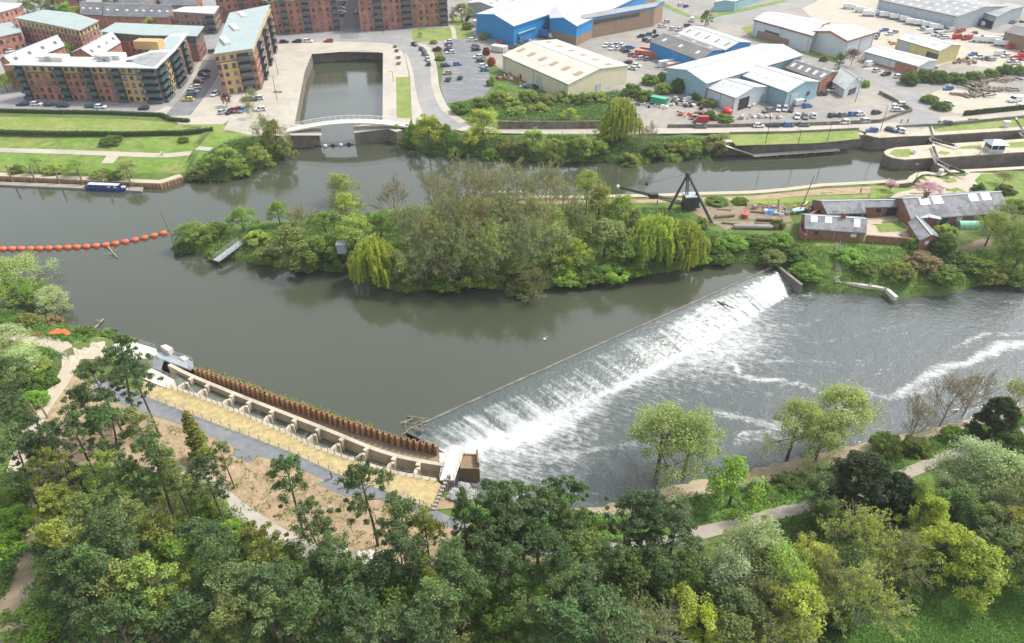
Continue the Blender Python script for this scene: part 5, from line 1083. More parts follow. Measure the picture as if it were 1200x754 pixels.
CC = {'white': (.74, .75, .75), 'black': (.02, .02, .022), 'dark': (.045, .048, .052), 'silver': (.42, .43, .44), 'grey': (.17, .175, .18), 'navy blue': (.02, .04, .11), 'blue': (.03, .16, .42), 'light blue': (.12, .32, .52),
      'red': (.48, .03, .025), 'dark red': (.17, .015, .02), 'teal': (.04, .22, .24), 'yellow': (.55, .42, .10), 'green': (.03, .12, .06), 'tan': (.45, .33, .2)}
def car(px, py, col, ang, place, group, kind=None, z=FZ):
    kind = kind or random.choice(['hatchback', 'hatchback', 'saloon', 'estate']); p = P(px, py, z + .5); p.z = z + .08
    look = f'{col} {kind}' if kind == 'van' else f'{col} {kind} car'
    t = thing('parked_car' if kind != 'van' else 'parked_van', p, look, place, 'car' if kind != 'van' else 'van', group, R(ang + random.uniform(-4, 4) + random.choice([0, 180])))
    b, g, w, ws = CAR[kind]; k = random.uniform(.85, 1.15); link('body', b, t, color=tuple(min(.8, c * k) for c in CC[col])); link('window_glass', g, t)
    for x, y in ws: link('wheel', w, t, (x, y, .31))
def cars(rows, place, group, sx=5., ox=0, oy=0):
    for r in rows: car(r[0] / sx + ox, r[1] / sx + oy, r[2], r[3], place, group, *(r[4:]))
cars([(135, 612, 'navy blue', 2), (215, 612, 'white', 2), (292, 615, 'navy blue', 2), (370, 620, 'dark', 2), (590, 628, 'white', 2, 'hatchback'), (842, 636, 'black', 2), (530, 624, 'green', 2)], 'parked along the road below the white roofed flats', 'cars along the apartment road')
cars([(1192, 420, 'dark', 0), (1188, 440, 'navy blue', 0), (1165, 480, 'dark red', 0), (1148, 512, 'white', 0), (1132, 538, 'silver', 0), (1118, 560, 'navy blue', 0), (1102, 584, 'yellow', 0)], 'in the bay beside the buff corner tower', 'cars beside the buff tower')
cars([(55, 302, 'white', 60), (90, 288, 'white', 60), (38, 272, 'dark', 60), (118, 268, 'black', 60), (72, 258, 'dark', 60), (15, 290, 'grey', 60)], 'in the yard at the left edge behind the flats', 'cars behind the flats')
cars([(60, 552, 'white', 75, 'estate', ), (310, 578, 'white', 5), (275, 585, 'dark', 5), (105, 657, 'silver', 70), (150, 657, 'black', 70), (185, 648, 'red', 70), (222, 647, 'light blue', 70), (325, 642, 'white', 8), (45, 302, 'dark', 60), (8, 420, 'dark', 75), (5, 455, 'grey', 75)], 'on the forecourt of the stepped green roofed flats', 'cars on the forecourt', ox=240)
cars([(465, 247, 'black', 4), (540, 245, 'black', 4), (605, 242, 'white', 4), (725, 242, 'red', 4)], 'along the road behind the square basin', 'cars behind the basin', ox=240)
cars([(802, 48, 'white', 10), (806, 72, 'white', 10), (796, 92, 'dark', 10), (886, 76, 'light blue', 92), (806, 16, 'dark red', 10), (800, 30, 'dark', 10)], 'on the avenue between the two tall brick blocks', 'cars on the avenue', ox=240)
cars([(30, 264, 'black', -40), (75, 292, 'dark', -50), (92, 320, 'dark', -62), (107, 350, 'silver', -72), (112, 377, 'dark', -85)], 'at the kerb of the curving road right of the basin', 'cars on the curving road', ox=480)
cars([(230, 246, 'white', 12), (228, 264, 'dark', 12), (226, 280, 'silver', 12), (224, 293, 'dark', 12), (238, 308, 'white', 12), (280, 378, 'blue', 12), (210, 385, 'dark', 12), (228, 466, 'dark', 80), (297, 458, 'dark', 80), (222, 430, 'tan', 12)], 'in the left bays of the small asphalt car park', 'cars in the car park, left bays', ox=480)
cars([(370, 235, 'white', 12), (388, 272, 'grey', 12), (390, 292, 'navy blue', 12), (402, 334, 'white', 12), (415, 358, 'dark', 12), (432, 388, 'white', 12), (440, 412, 'blue', 12)], 'in the right bays of the small asphalt car park', 'cars in the car park, right bays', ox=480)
cars([(1150, 268, 'white', 60), (1187, 266, 'silver', 60), (1185, 284, 'white', 60), (1215, 262, 'silver', 60), (1218, 285, 'white', 60), (1245, 265, 'white', 60), (1250, 290, 'dark', 60), (1270, 302, 'dark', 20), (1292, 280, 'blue', 20), (1302, 322, 'grey', 30), (1330, 328, 'red', 30), (1360, 342, 'silver', 30), (1397, 347, 'grey', 30)], 'in the yard left of the orange containers', 'cars in the estate yard', ox=480)
cars([(155, 214, 'navy blue', 15), (196, 205, 'teal', 15), (188, 236, 'dark', 15), (212, 242, 'grey', 15), (235, 186, 'black', 80), (345, 170, 'white', 40), (376, 175, 'silver', 40), (245, 90, 'white', 80), (240, 215, 'dark', 15)], 'behind the orange containers by the dark roofed unit', 'cars behind the containers', ox=720)
cars([(80, 366, 'dark', -30), (130, 386, 'white', -25), (105, 402, 'white', -25)], 'on the forecourt right of the cream warehouse', 'cars by the cream warehouse', ox=720)
cars([(845, 738, 'white', 2), (935, 736, 'dark', 2), (1020, 735, 'blue', 2), (1112, 733, 'grey', 2), (505, 742, 'grey', 0)], 'along the far riverside lane', 'cars on the riverside lane', ox=720)
cars([(1070, 685, 'white', 75), (1117, 685, 'grey', 75), (1167, 680, 'white', 75)], 'in front of the pale blue warehouses', 'cars before the pale blue sheds', ox=720)
cars([(80, 678, 'dark', 25), (140, 675, 'grey', 25), (198, 670, 'blue', 25), (240, 670, 'white', 25), (335, 660, 'dark', 20), (470, 614, 'white', 0), (458, 646, 'white', 0), (75, 530, 'white', 10), (18, 552, 'dark', 10)], 'on the pale gravel yard behind the low stone wall', 'cars on the gravel yard', ox=960)
cars([(145, 718, 'white', 3), (258, 712, 'silver', 3, 'estate'), (425, 764, 'navy blue', -40), (472, 768, 'white', -40), (740, 724, 'dark', 3), (310, 765, 'blue', 0)], 'on the lane beside the large lock', 'cars by the large lock', ox=960)
cars([(292, 382, 'white', 35, 'van'), (337, 415, 'white', 30), (390, 436, 'navy blue', 25, 'estate'), (467, 450, 'white', 15)], 'beside the small gabled workshop', 'vehicles by the workshop', ox=960)
cars([(755, 520, 'blue', 5), (760, 610, 'white', -35), (1145, 590, 'white', 10, 'van'), (1195, 632, 'white', 10, 'van'), (1230, 625, 'white', 10)], 'on the pale storage pad at the right', 'vehicles on the storage pad', ox=960)
cars([(525, 252, 'red', 5), (495, 215, 'dark', 20), (520, 222, 'navy blue', 20), (545, 215, 'dark', 20), (600, 280, 'dark', 30), (625, 268, 'grey', 30), (650, 258, 'green', 30), (672, 248, 'dark', 30), (690, 238, 'white', 30), (700, 212, 'red', 20), (655, 232, 'white', 10), (860, 190, 'dark', 20), (885, 200, 'grey', 20)], 'crowded in the scrap yard before the blue works', 'cars in the scrap yard', ox=480)
cars([(505, 710, 'red', 5, 'van'), (480, 675, 'dark red', 10), (482, 690, 'tan', 10)], 'at the corner of the skip yard by the lane', 'vehicles at the skip yard', ox=720)
cars([(815, 188, 'red', 20), (835, 180, 'red', 20), (810, 222, 'red', 15, 'van'), (862, 228, 'red', 15, 'van'), (905, 198, 'red', 15), (1125, 280, 'red', 10, 'van'), (1150, 340, 'red', 10), (755, 182, 'white', 15, 'van'), (880, 212, 'white', 15), (1195, 318, 'red', 30, 'van')], 'in the rows of the dealer yard at upper right', 'vehicles in the dealer yard', ox=960)
cars([(600, 170, 'white', 10), (620, 176, 'silver', 10), (650, 190, 'white', 10, 'van'), (690, 205, 'white', 10, 'van'), (715, 212, 'silver', 10), (740, 222, 'white', 10), (345, 205, 'dark', 60), (335, 222, 'grey', 60), (410, 200, 'white', 15), (380, 178, 'blue', 15), (440, 190, 'silver', 15)], 'scattered before the yellow garage', 'cars before the yellow garage', ox=960)
cars([(930, 335, 'white', 15), (980, 345, 'dark', 15), (1010, 350, 'silver', 15), (1060, 320, 'white', 15, 'van'), (1090, 330, 'white', 15), (900, 320, 'blue', 15), (1130, 360, 'silver', 15), (1160, 372, 'white', 15)], 'on the pale concrete right of the yellow garage', 'cars right of the yellow garage', ox=960)
cars([(1000, 640, 'silver', 70), (1035, 645, 'dark', 70), (960, 640, 'white', 70), (900, 650, 'grey', 20), (1090, 610, 'white', 20, 'van'), (1130, 622, 'blue', 20)], 'on the forecourt of the pale blue warehouses', 'cars on the pale blue forecourt', ox=720)
cars([(390, 30, 'white', 40), (420, 38, 'dark', 40), (300, 130, 'silver', 20), (280, 155, 'white', 20), (430, 150, 'dark', 30), (455, 120, 'white', 80, 'van')], 'beside the wide estate road', 'cars beside the estate road', ox=720)
# lorries
def lorry(px, py, ang, look, place, boxcol, cabcol, L=6.5, H=2.9, group=None, flat=False):
    p = P(px, py, FZ + 1); p.z = FZ + .03; t = thing('lorry', p, look, place, 'lorry', group, R(ang))
    o = MB()
    if flat: o.box(-.8, 0, .8, L - 1.8, 2.3, .25); o.box(-.8, 1.1, 1.05, L - 1.8, .1, .5); o.box(-.8, -1.1, 1.05, L - 1.8, .1, .5)
    else: o.box(-.9, 0, .85, L - 2.0, 2.4, H - .85)
    ob = o.build('cargo_box', 'paint', t); ob.color = (*CC[boxcol], 1)
    o = MB(); x0 = L / 2 - 1.8; sd_ = [(x0, .6), (L / 2, .6), (L / 2, 1.5), (L / 2 - .35, 2.45), (x0, 2.5)]; vs = [(x, s * 1.1, z) for s in (-1, 1) for x, z in sd_]; o.add(vs, [(0, 1, 2, 3, 4), (9, 8, 7, 6, 5)] + [((i + 1) % 5, i, i + 5, (i + 1) % 5 + 5) for i in range(5)]); ob = o.build('cab', 'paint', t); ob.color = (*CC[cabcol], 1)
    o = MB(); a = Vector((L / 2 + .01, 0, 1.55)); b = Vector((L / 2 - .32, 0, 2.38)); w_ = Vector((0, .95, 0)); k4 = [a - w_ + Vector((.02, 0, 0)), a + w_ + Vector((.02, 0, 0)), b + w_ + Vector((.04, 0, 0)), b - w_ + Vector((.04, 0, 0))]; o.add(k4, [(0, 1, 2, 3)]); o.build('windscreen', 'glass', t)
    for x in (-L / 2 + 1, L / 2 - 1): 
        for y in (-1, 1): link('wheel', CAR['van'][2], t, (x, y, .45), scale=(1.45, 1.3, 1.45))
    MB().box(0, 0, .5, L - .6, .9, .3).build('chassis', 'dark_steel', t)
for (x, y) in ((175, 42), (245, 62), (290, 84), (325, 78), (390, 92), (450, 104), (510, 118), (545, 134), (590, 140), (640, 150), (685, 163)):
    lorry(960 + x / 5, y / 5, -20 + random.uniform(-5, 5), 'white box lorry', 'in the dealer yard top row', 'white', 'white', group='white lorries of the dealer yard')
for (x, y) in ((940, 235), (980, 238), (1035, 240), (1070, 258), (1110, 262)): lorry(960 + x / 5, y / 5, -18, 'white box lorry', 'at the right of the dealer yard', 'white', 'white', group='white lorries of the dealer yard')
lorry(1143, 28, -22, 'dark blue box lorry with white cab', 'beside the vast grey shed at top right', 'navy blue', 'white', 8.5, 3.6)
lorry(640, 42, -35, 'royal blue curtain lorry with white front', 'between the blue works and the cream warehouse', 'blue', 'white', 8, 3.6)
lorry(1194, 68, 10, 'red flatbed lorry', 'at the right edge of the dealer yard', 'red', 'red', 7, 2.9, flat=True)
lorry(1195, 54, 10, 'dark green box lorry', 'at the right edge of the dealer yard', 'green', 'dark', 7, 3.2)
# containers, tanks, junk
def container(px, py, ang, col, look, place, L=12.2, W=2.45, H=2.6, name='container'):
    p = P(px, py, FZ + 1.3); p.z = FZ; t = thing(name, p, look, place, 'container', None, R(ang)); o = MB(); n = int(L / .3)
    o.box(0, 0, .15, L - .1, W - .1, H - .2)
    for k in range(n):
        if k % 2: x = -L / 2 + (k + .5) * L / n; o.box(x, 0, .2, L / n * .9, W, H - .3)
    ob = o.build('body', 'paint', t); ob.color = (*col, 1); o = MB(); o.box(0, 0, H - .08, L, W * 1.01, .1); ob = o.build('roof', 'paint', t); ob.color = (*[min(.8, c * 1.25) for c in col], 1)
    o = MB()
    for s in (-.6, .6): o.box(L / 2 + .03, s, .3, .06, 1.1, H - .5)
    ob = o.build('door', 'paint', t); ob.color = (*[c * .8 for c in col], 1)
container(761, 63.5, -28, (.42, .14, .085), 'nearer long orange red container', 'beside the dark roofed blue unit', 13); container(767, 60, -28, (.40, .13, .08), 'farther long orange red container', 'beside the dark roofed blue unit', 13)
container(784, 74, 25, (.60, .60, .58), 'white storage container', 'left of the long pale blue warehouse', 10); container(793, 76.5, 25, (.52, .42, .33), 'tan roofed storage container', 'left of the long pale blue warehouse', 10)
container(772, 118, -35, (.02, .30, .14), 'bright green site container', 'in the skip yard by the lane', 6); container(842, 120, -35, (.25, .38, .5), 'pale blue site cabin', 'beside the small pale blue warehouse', 5.5, H=2.4)
container(617, 88, -25, (.16, .19, .19), 'grey green storage container', 'against the left wall of the cream warehouse', 7); container(567, 29, -30, (.6, .6, .58), 'white portable office', 'left of the blue works', 12, 3, 3); container(585, 57, -30, (.56, .55, .5), 'pale flat topped cabin', 'behind the cream warehouse', 7, 4)
container(590, 34, -5, (.05, .28, .5), 'blue skip container', 'beside the blue office lean-to', 4.5); container(708, 97, 18, (.22, .25, .2), 'grey green bin store', 'at the front of the cream warehouse', 4, 2.4, 2.2)
p = P(852, 131, FZ + 1); p.z = FZ; t = thing('tank', p, 'big round red tank', 'before the small pale blue warehouse', 'tank'); o = MB(); o.lathe([(1.7, 0), (1.9, .4), (1.9, 1.7), (1.2, 2.3), (.3, 2.5)], n=14); ob = o.build('shell', 'paint', t); ob.color = (.5, .03, .02, 1); o = MB(); o.lathe([(1.95, 0), (1.95, .15)], z=1.0, n=14); o.build('band', 'dark_steel', t)
p = P(929, 118, FZ + 1); p.z = FZ; t = thing('tank', p, 'white horizontal tank', 'at the door of the pale blue warehouse', 'tank', None, .3); o = MB(); o.tube((-2.6, 0, 1.3), (2.6, 0, 1.3), 1.1, n=12); o.build('shell', 'white_paint', t); o = MB(); o.box(-1.6, 0, 0, .4, 1.6, .6); o.box(1.6, 0, 0, .4, 1.6, .6); o.build('cradle', 'dark_steel', t)
def pile(px, py, n, spread, look, place, cols, z=FZ, kinds=('box', 'bar', 'ball'), s=(.5, 1.4), name='scrap_pile', cat='scrap heap'):
    p = P(px, py, z); t = thing(name, p, look, place, cat); by = {}
    for k in range(n):
        x, y = rng.normal() * spread[0], rng.normal() * spread[1]; m = cols[int(rng.integers(len(cols)))]; o = by.setdefault(m, MB()); q = rng.uniform(*s); kd = kinds[int(rng.integers(len(kinds)))]
        if kd == 'box': o.box(x, y, 0, q * 1.3, q, q * .8, rng.uniform(0, 3))
        elif kd == 'bar': a = rng.uniform(0, 3.14); o.bar((x, y, q * .4), (x + math.cos(a) * q * 3, y + math.sin(a) * q * 3, q * rng.uniform(.2, .8)), q * .35)
        else: o.lathe([(q * .6, 0), (q * .55, q * .5), (q * .2, q * .9)], x, y, 0, 7)
    for m, o in by.items(): o.build({'white_paint': 'white_goods', 'rust': 'rusty_scrap', 'dark_steel': 'dark_scrap', 'tarp': 'blue_sheet', 'timber': 'timber', 'grey_timber': 'old_timber', 'steel_grey': 'metal_scrap', 'orange': 'orange_scrap', 'red_brick': 'brick', 'stone': 'rubble', 'straw': 'yellow_scrap', 'tyre': 'tyre_heap', 'concrete': 'rubble_pale', 'pale_bark': 'pallet'}.get(m, 'piece'), m, t)
pile(601, 92, 34, (4.2, 2.4), 'heap of white and red scrap', 'left of the cream warehouse', ['white_paint', 'rust', 'dark_steel', 'steel_grey', 'orange']); pile(630, 102, 40, (6, 1.6), 'row of pale and dark scrap', 'along the front left of the cream warehouse', ['white_paint', 'dark_steel', 'steel_grey', 'tyre', 'tarp'])
pile(794, 120, 26, (3.5, 1.6), 'row of yellow and grey machinery', 'in the middle of the skip yard', ['straw', 'steel_grey', 'dark_steel', 'white_paint']); pile(810, 122, 30, (3, 4), 'line of dark scrap and tyres', 'beside the track through the skip yard', ['dark_steel', 'tyre', 'white_paint', 'steel_grey']); pile(815, 136, 22, (3, 1.2), 'heap of rusty scrap', 'near the red van by the lane', ['rust', 'orange', 'dark_steel', 'concrete'])
pile(888, 139, 22, (5, .8), 'line of pale rubble bags', 'along the lane wall', ['concrete', 'stone', 'white_paint']); pile(868, 124, 18, (2, 1.5), 'rusty machinery and green bags', 'before the small pale blue warehouse', ['rust', 'dark_steel', 'white_paint']); pile(910, 114, 18, (2.2, 1.8), 'clutter of poles and drums', 'between the pale blue warehouses', ['steel_grey', 'tarp', 'dark_steel', 'timber'])
pile(1130, 73, 30, (4, 2), 'heap of broken machinery', 'right of the yellow garage', ['rust', 'dark_steel', 'red_brick', 'stone']); pile(1170, 27, 60, (9, 3.5), 'sprawling heap of pale scrap', 'in the top right scrapyard', ['white_paint', 'steel_grey', 'stone', 'tarp', 'dark_steel'], s=(.6, 1.6)); pile(1196, 44, 25, (4, 2), 'heap of green bins', 'at the top right edge', ['dark_steel', 'steel_grey', 'tarp'])
pile(1046, 52, 14, (1.2, 2.5), 'stack of red oddments', 'at the left side of the yellow garage', ['rust', 'orange', 'dark_steel'], s=(.5, 1)); pile(1008, 58, 20, (3, 1), 'dark clutter', 'beside the white gabled warehouse', ['dark_steel', 'steel_grey', 'rust'])
for (x, y, w, h, l) in ((1145, 99, 5, 3, 'leftmost'), (1155, 107, 6, 3, ''), (1140, 114, 4, 1.5, ''), (1168, 106, 7, 3.0, ''), (1178, 96, 4, 2, '')):
    pile(x, y, 26, (w * .6, h * .6), 'stack of old timber beams', 'on the pale storage pad', ['grey_timber', 'timber', 'dark_steel'], kinds=('bar',), s=(.9, 1.6), name='timber_stack', cat='timber stack')
for (x, y, l, pc, cols) in ((735, 118, 'stack of pale pallets', 'in the skip yard', ['pale_bark', 'timber']), (752, 124, 'row of grey bins', 'in the skip yard', ['steel_grey', 'dark_steel']), (780, 126, 'heap of white bags', 'in the skip yard', ['white_paint', 'concrete']), (1000, 44, 'stack of pallets', 'beside the white gabled warehouse', ['timber', 'pale_bark']), (1085, 80, 'row of drums', 'behind the low white unit', ['tarp', 'dark_steel', 'rust']), (1150, 70, 'heap of blocks', 'on the pale concrete', ['stone', 'concrete', 'steel_grey']), (1172, 44, 'heap of car bodies', 'in the dealer yard', ['white_paint', 'rust', 'steel_grey']), (655, 40, 'row of drums', 'before the blue works', ['tarp', 'dark_steel', 'orange']), (672, 44, 'stack of pallets', 'before the blue works', ['timber', 'pale_bark', 'white_paint'])):
    pile(x, y, 18, (2.6, 1.1), l, pc, cols, s=(.5, 1.1), name='yard_stack', cat='yard clutter')
# ---------------- island timber yard
def log(px, py, px2, py2, r, look, m='timber'):
    a, b = G(px, py), G(px2, py2); c = a.copy(); o = MB(); d = Vector((0, 0, r)); o.tube(d, b - a + d, r, r * .85, 9); d2 = (b - a).normalized() * .02; o.tube(-d2 + d, d, r * .75, r * .75, 8, 1); reg(o.build('log', [m, 'pale_bark'], None, loc=c), look, '', 'log')
log(838, 256, 860, 254, .55, 'short brown log in the island timber yard'); log(859, 268, 905, 269, .6, 'long dark log along the front of the timber yard', 'grey_timber'); log(862, 266.5, 912, 267, .5, 'long grey log behind the front log of the timber yard', 'grey_timber'); log(886, 259.5, 906, 260, .45, 'dark log below the blue tarpaulin', 'bark'); log(841, 246, 857, 247, .25, 'thin pale pole at the back of the timber yard', 'pale_bark'); log(884, 263, 906, 264.5, .35, 'middle brown log of the timber yard')
log(846, 262, 874, 265, .3, 'thin brown log at the left front of the timber yard'); log(880, 249, 898, 250.5, .35, 'brown log beside the red machine')
p = G(872, 255); t = thing('timber_loader', p, 'small red machine on wheels in the timber yard', '', 'machine'); o = MB(); o.box(0, 0, .5, 2.4, 1.3, .9, 1.2); o.bar((0, 0, 1.2), (.6, 1.8, 2.2), .3); ob = o.build('body', 'paint', t); ob.color = (.5, .07, .04, 1)
for x, y in ((-.7, -.8), (.5, -.9), (-.3, .9), (.8, .8)): link('wheel', CAR['van'][2], t, (x, y, .4))
p = G(902, 250); t = thing('tarpaulin_heap', p, 'heap under a rumpled blue and white tarpaulin', 'in the island timber yard', 'tarpaulin'); o = MB(); n = 12
vs = [(x * 4 - 2, y * 2.6 - 1.3, max(0, 1.3 * math.sin(math.pi * x) * math.sin(math.pi * y) + rng.normal() * .12)) for x in np.linspace(0, 1, n) for y in np.linspace(0, 1, n)]; o.add(vs, [(i * n + j, (i + 1) * n + j, (i + 1) * n + j + 1, i * n + j + 1) for i in range(n - 1) for j in range(n - 1)]); o.build('sheet', 'tarp', t); o = MB(); o.box(-1.2, 0, .2, 1.2, 1, .9, .4); o.box(1.3, -.8, 0, .8, .8, .7, .1); o.build('white_bag', 'white_paint', t)
pile(918, 249, 14, (1.2, .8), 'pile of grey rubble bags', 'right of the blue tarpaulin', ['stone', 'white_paint', 'steel_grey'], IZ, s=(.4, .9)); pile(892, 243, 18, (2.6, .6), 'pile of brown scrap timber', 'behind the blue tarpaulin', ['rust', 'timber', 'grey_timber'], IZ, s=(.4, .9))
pile(951, 244, 16, (2.0, 1.0), 'dark heap of workshop scrap', 'at the left corner of the island sheds', ['dark_steel', 'tyre', 'orange', 'white_paint'], IZ, s=(.5, 1))
p = G(912, 252); o = MB(); o.bar((0, 0, 0), (-.8, .4, 4.6), .35); reg(o.build('timber_post', 'straw', None, loc=p), 'leaning pale yellow timber post in the timber yard', '', 'post')
p = G(937, 249); t = thing('sailing_dinghy', p, 'small pale blue boat ashore with a tall leaning mast', 'beside the island brick buildings', 'boat'); o = MB()
st_ = [(-2.2, .7, .5), (-1.2, .95, .3), (0, 1.0, .25), (1.2, .75, .3), (2.2, .08, .6)]; vs = []
for x, w, z in st_: vs += [(x, -w, 1.05), (x, -w * .6, z * .5), (x, w * .6, z * .5), (x, w, 1.05)]
o.add(vs, [(4 * i + j, 4 * i + j + 1, 4 * i + j + 5, 4 * i + j + 4) for i in range(4) for j in range(3)] + [(0, 3, 2, 1)] + [(4 * i, 4 * i + 4, 4 * i + 7, 4 * i + 3) for i in range(4)]); ob = o.build('hull', 'paint', t); ob.color = (.32, .45, .52, 1); o = MB(); o.tube((0, 0, .6), (1.9, .3, 10.5), .16, .1, 7); o.build('mast', 'timber', t); t.rotation_euler = (0, 0, .3)
# narrowboats
def narrowboat(px, py, L, ang, hull, look, place, rot=0, cover=False):
    p = P(px, py, 0); t = thing('narrowboat', p, look, place, 'boat', None, R(ang)); o = MB(); n = 14; w = 1.05
    sec = []
    for i in range(n + 1):
        x = -L / 2 + L * i / n; k = min(1, (L / 2 - abs(x)) / 1.8 + .15) ** .6; sec += [(x, -w * k, .85 + (.25 if abs(x) > L / 2 - 1.5 else 0)), (x, -w * k * .92, -.3), (x, w * k * .92, -.3), (x, w * k, .85 + (.25 if abs(x) > L / 2 - 1.5 else 0))]
    o.add(sec, [(4 * i + 4, 4 * i + 5, 4 * i + 1, 4 * i) for i in range(n)] + [(4 * i + 6, 4 * i + 7, 4 * i + 3, 4 * i + 2) for i in range(n)] + [(4 * i + 4, 4 * i, 4 * i + 3, 4 * i + 7) for i in range(n)] + [(0, 1, 2, 3), (4 * n + 3, 4 * n + 2, 4 * n + 1, 4 * n)]); ob = o.build('hull', 'paint', t); ob.color = (*hull, 1)
    o = MB(); x0, x1 = -L / 2 + 1.6, L / 2 - 2.2; vs = [(x0, -.9, .8), (x1, -.9, .8), (x1, .9, .8), (x0, .9, .8), (x0, -.75, 1.95), (x1, -.75, 1.85), (x1, .75, 1.85), (x0, .75, 1.95)]; o.add(vs, [(0, 1, 5, 4), (1, 2, 6, 5), (2, 3, 7, 6), (3, 0, 4, 7)]); ob = o.build('cabin', 'paint', t); ob.color = (*(hull if not cover else (.30, .48, .62)), 1)
    o = MB(); o.prism([(x0 - .1, -.78), (x1 + .1, -.78), (x1 + .1, .78), (x0 - .1, .78)], 1.93, 2.0); ob = o.build('roof', 'paint', t); ob.color = (*((.55, .6, .66) if not cover else (.34, .52, .68)), 1)
    for i in range(5):
        x = lerp(x0 + .8, x1 - .8, i / 4); 
        for s in (-1, 1): MB().box(x, s * .84, 1.2, .9, .09, .45).build('window', 'white_paint' if i in (3, 4) else 'glass', t)
    o = MB(); o.box(L / 2 - .9, 0, 1.0, 1.0, .9, .5); o.ball(L / 2 - .05, 0, .6, .3); o.build('bow_fitting', 'white_paint', t); o = MB(); o.tube((-L / 2 + .2, 0, 1.0), (-L / 2 + 1.2, 0, 1.5), .05, n=5); o.build('tiller', 'dark_steel', t)
narrowboat(125, 223, 13.2, -5.5, (.012, .035, .17), 'dark blue narrowboat with pale roof moored at the grey pontoon', ''); narrowboat(596, 232.5, 14.5, 1, (.08, .14, .2), 'narrowboat under pale blue covers moored behind the island trees', '', cover=True)
# ---------------- people
M['skin_clothes'] = {}
def person_mesh(top, leg, hair):
    me = bpy.data.meshes.new('person'); P3 = [(0, 0, .95), (0, 0, 1.2), (0, 0, 1.42), (0, 0, 1.52), (0, .02, 1.64), (0, .02, 1.74), (-.1, 0, .9), (-.11, .1, .5), (-.11, .02, .08), (-.11, .14, .03), (.1, 0, .9), (.11, -.08, .5), (.12, -.2, .1), (.12, -.08, .03), (-.19, 0, 1.4), (-.25, -.05, 1.12), (-.24, .1, .9), (.19, 0, 1.4), (.25, .05, 1.12), (.24, .2, .95)]
    E = [(0, 1), (1, 2), (2, 3), (3, 4), (4, 5), (0, 6), (6, 7), (7, 8), (8, 9), (0, 10), (10, 11), (11, 12), (12, 13), (2, 14), (14, 15), (15, 16), (2, 17), (17, 18), (18, 19)]
    Rr = [.15, .14, .16, .06, .10, .08, .10, .075, .05, .045, .10, .075, .05, .045, .075, .05, .04, .075, .05, .04]; me.from_pydata(P3, E, [])
    m = bpy.data.materials.new('clothing'); m.use_nodes = True; nt = m.node_tree; N, L = nt.nodes, nt.links; tc = N.new('ShaderNodeTexCoord'); s = N.new('ShaderNodeSeparateXYZ'); L.new(tc.outputs['Object'], s.inputs[0]); d = N.new('ShaderNodeMath'); d.operation = 'DIVIDE'; d.inputs[1].default_value = 2.0; L.new(s.outputs[2], d.inputs[0])
    r = N.new('ShaderNodeValToRGB'); r.color_ramp.interpolation = 'CONSTANT'; e = r.color_ramp.elements; e[0].position = 0; e[0].color = (.03, .03, .03, 1); e[1].position = .05; e[1].color = (*leg, 1)
    for pz, c in ((.47, top), (.75, (.45, .27, .19)), (.84, hair)): q = e.new(pz); q.color = (*c, 1)
    L.new(d.outputs[0], r.inputs[0]); L.new(r.outputs[0], N['Principled BSDF'].inputs['Base Color']); me.materials.append(m); return me, Rr
def person(p, ang, look, place, top, leg=(.03, .04, .07), hair=(.05, .03, .02)):
    me, Rr = person_mesh(top, leg, hair); o = link('person', me, None, p, ang); sk = o.modifiers.new('skin', 'SKIN'); 
    if not me.skin_vertices: 
        bpy.context.view_layer.objects.active = o
    for i, r in enumerate(Rr): me.skin_vertices[0].data[i].radius = (r, r)
    me.skin_vertices[0].data[0].use_root = True; ss = o.modifiers.new('sub', 'SUBSURF'); ss.levels = 1; ss.render_levels = 2; reg(o, look, place, 'person')
def PP(px, py, z): return P(px, py, z)
person(PP(389, 561, 1.34), 2.0, 'person in dark clothes walking on the grey path', 'near the dark paving square', (.04, .04, .05)); person(PP(404, 571, 1.34), 2.2, 'person in black walking on the grey path', 'at the edge of the dark paving square', (.02, .02, .025)); person(PP(341, 539, 1.34), 2.2, 'person in a pale top walking on the grey path', 'above the lone slender pine', (.6, .6, .6))
person(PP(1055.5, 145, FZ + .05), .4, 'person in black on the lane by the lock', 'left of the two walkers', (.02, .02, .02)); person(PP(1063, 145, FZ + .05), .2, 'person in black on the lane by the lock', 'right of the two walkers', (.025, .02, .02)); person(G(190, 183), 1.5, 'person in white on the far riverside path', '', (.65, .65, .65)); person(G(770, 240), 1.0, 'person in dark clothes on the quay', 'left of the derrick crane', (.03, .03, .05)); person(G(1008, 226.5), .5, 'person in dark clothes on the sandy quay', 'below the small pink tree', (.03, .03, .05))
# ---------------- small items
def lamp(px, py, h, look, z=FZ):
    p = P(px, py, z); t = thing('street_lamp', p, look, '', 'street lamp'); o = MB(); o.tube((0, 0, 0), (0, 0, h), .11, .07, 7); o.build('column', 'dark_steel', t); o = MB(); o.tube((0, 0, h), (-1.0, 0, h + .2), .06, .05, 5); am = o.build('arm', 'dark_steel', t); MB().box(-1.2, 0, h + .12, .7, .25, .14).build('lantern', 'steel_grey', am)
lamp(897, 168, 8, 'slim dark lamp post on the left of the long far lawn'); lamp(935, 170, 5, 'short dark lamp post in the middle of the long far lawn'); lamp(969, 166, 6, 'dark lamp post at the right end of the long far lawn'); lamp(1031, 155, 9, 'tall slim lamp post beside the large lock'); lamp(1002, 120, 9, 'slim lamp post on the pale gravel yard'); lamp(326, 88, 9, 'slim lamp post on the paving left of the basin'); lamp(325, 118, 9, 'slim lamp post at the front of the basin paving'); lamp(461, 96, 4, 'short lamp on the right quay of the basin'); lamp(1074, 208, 4, 'lamp post on the round lock lawn', 2.9); lamp(449, 40, 9, 'slim lamp post before the tall brick block')
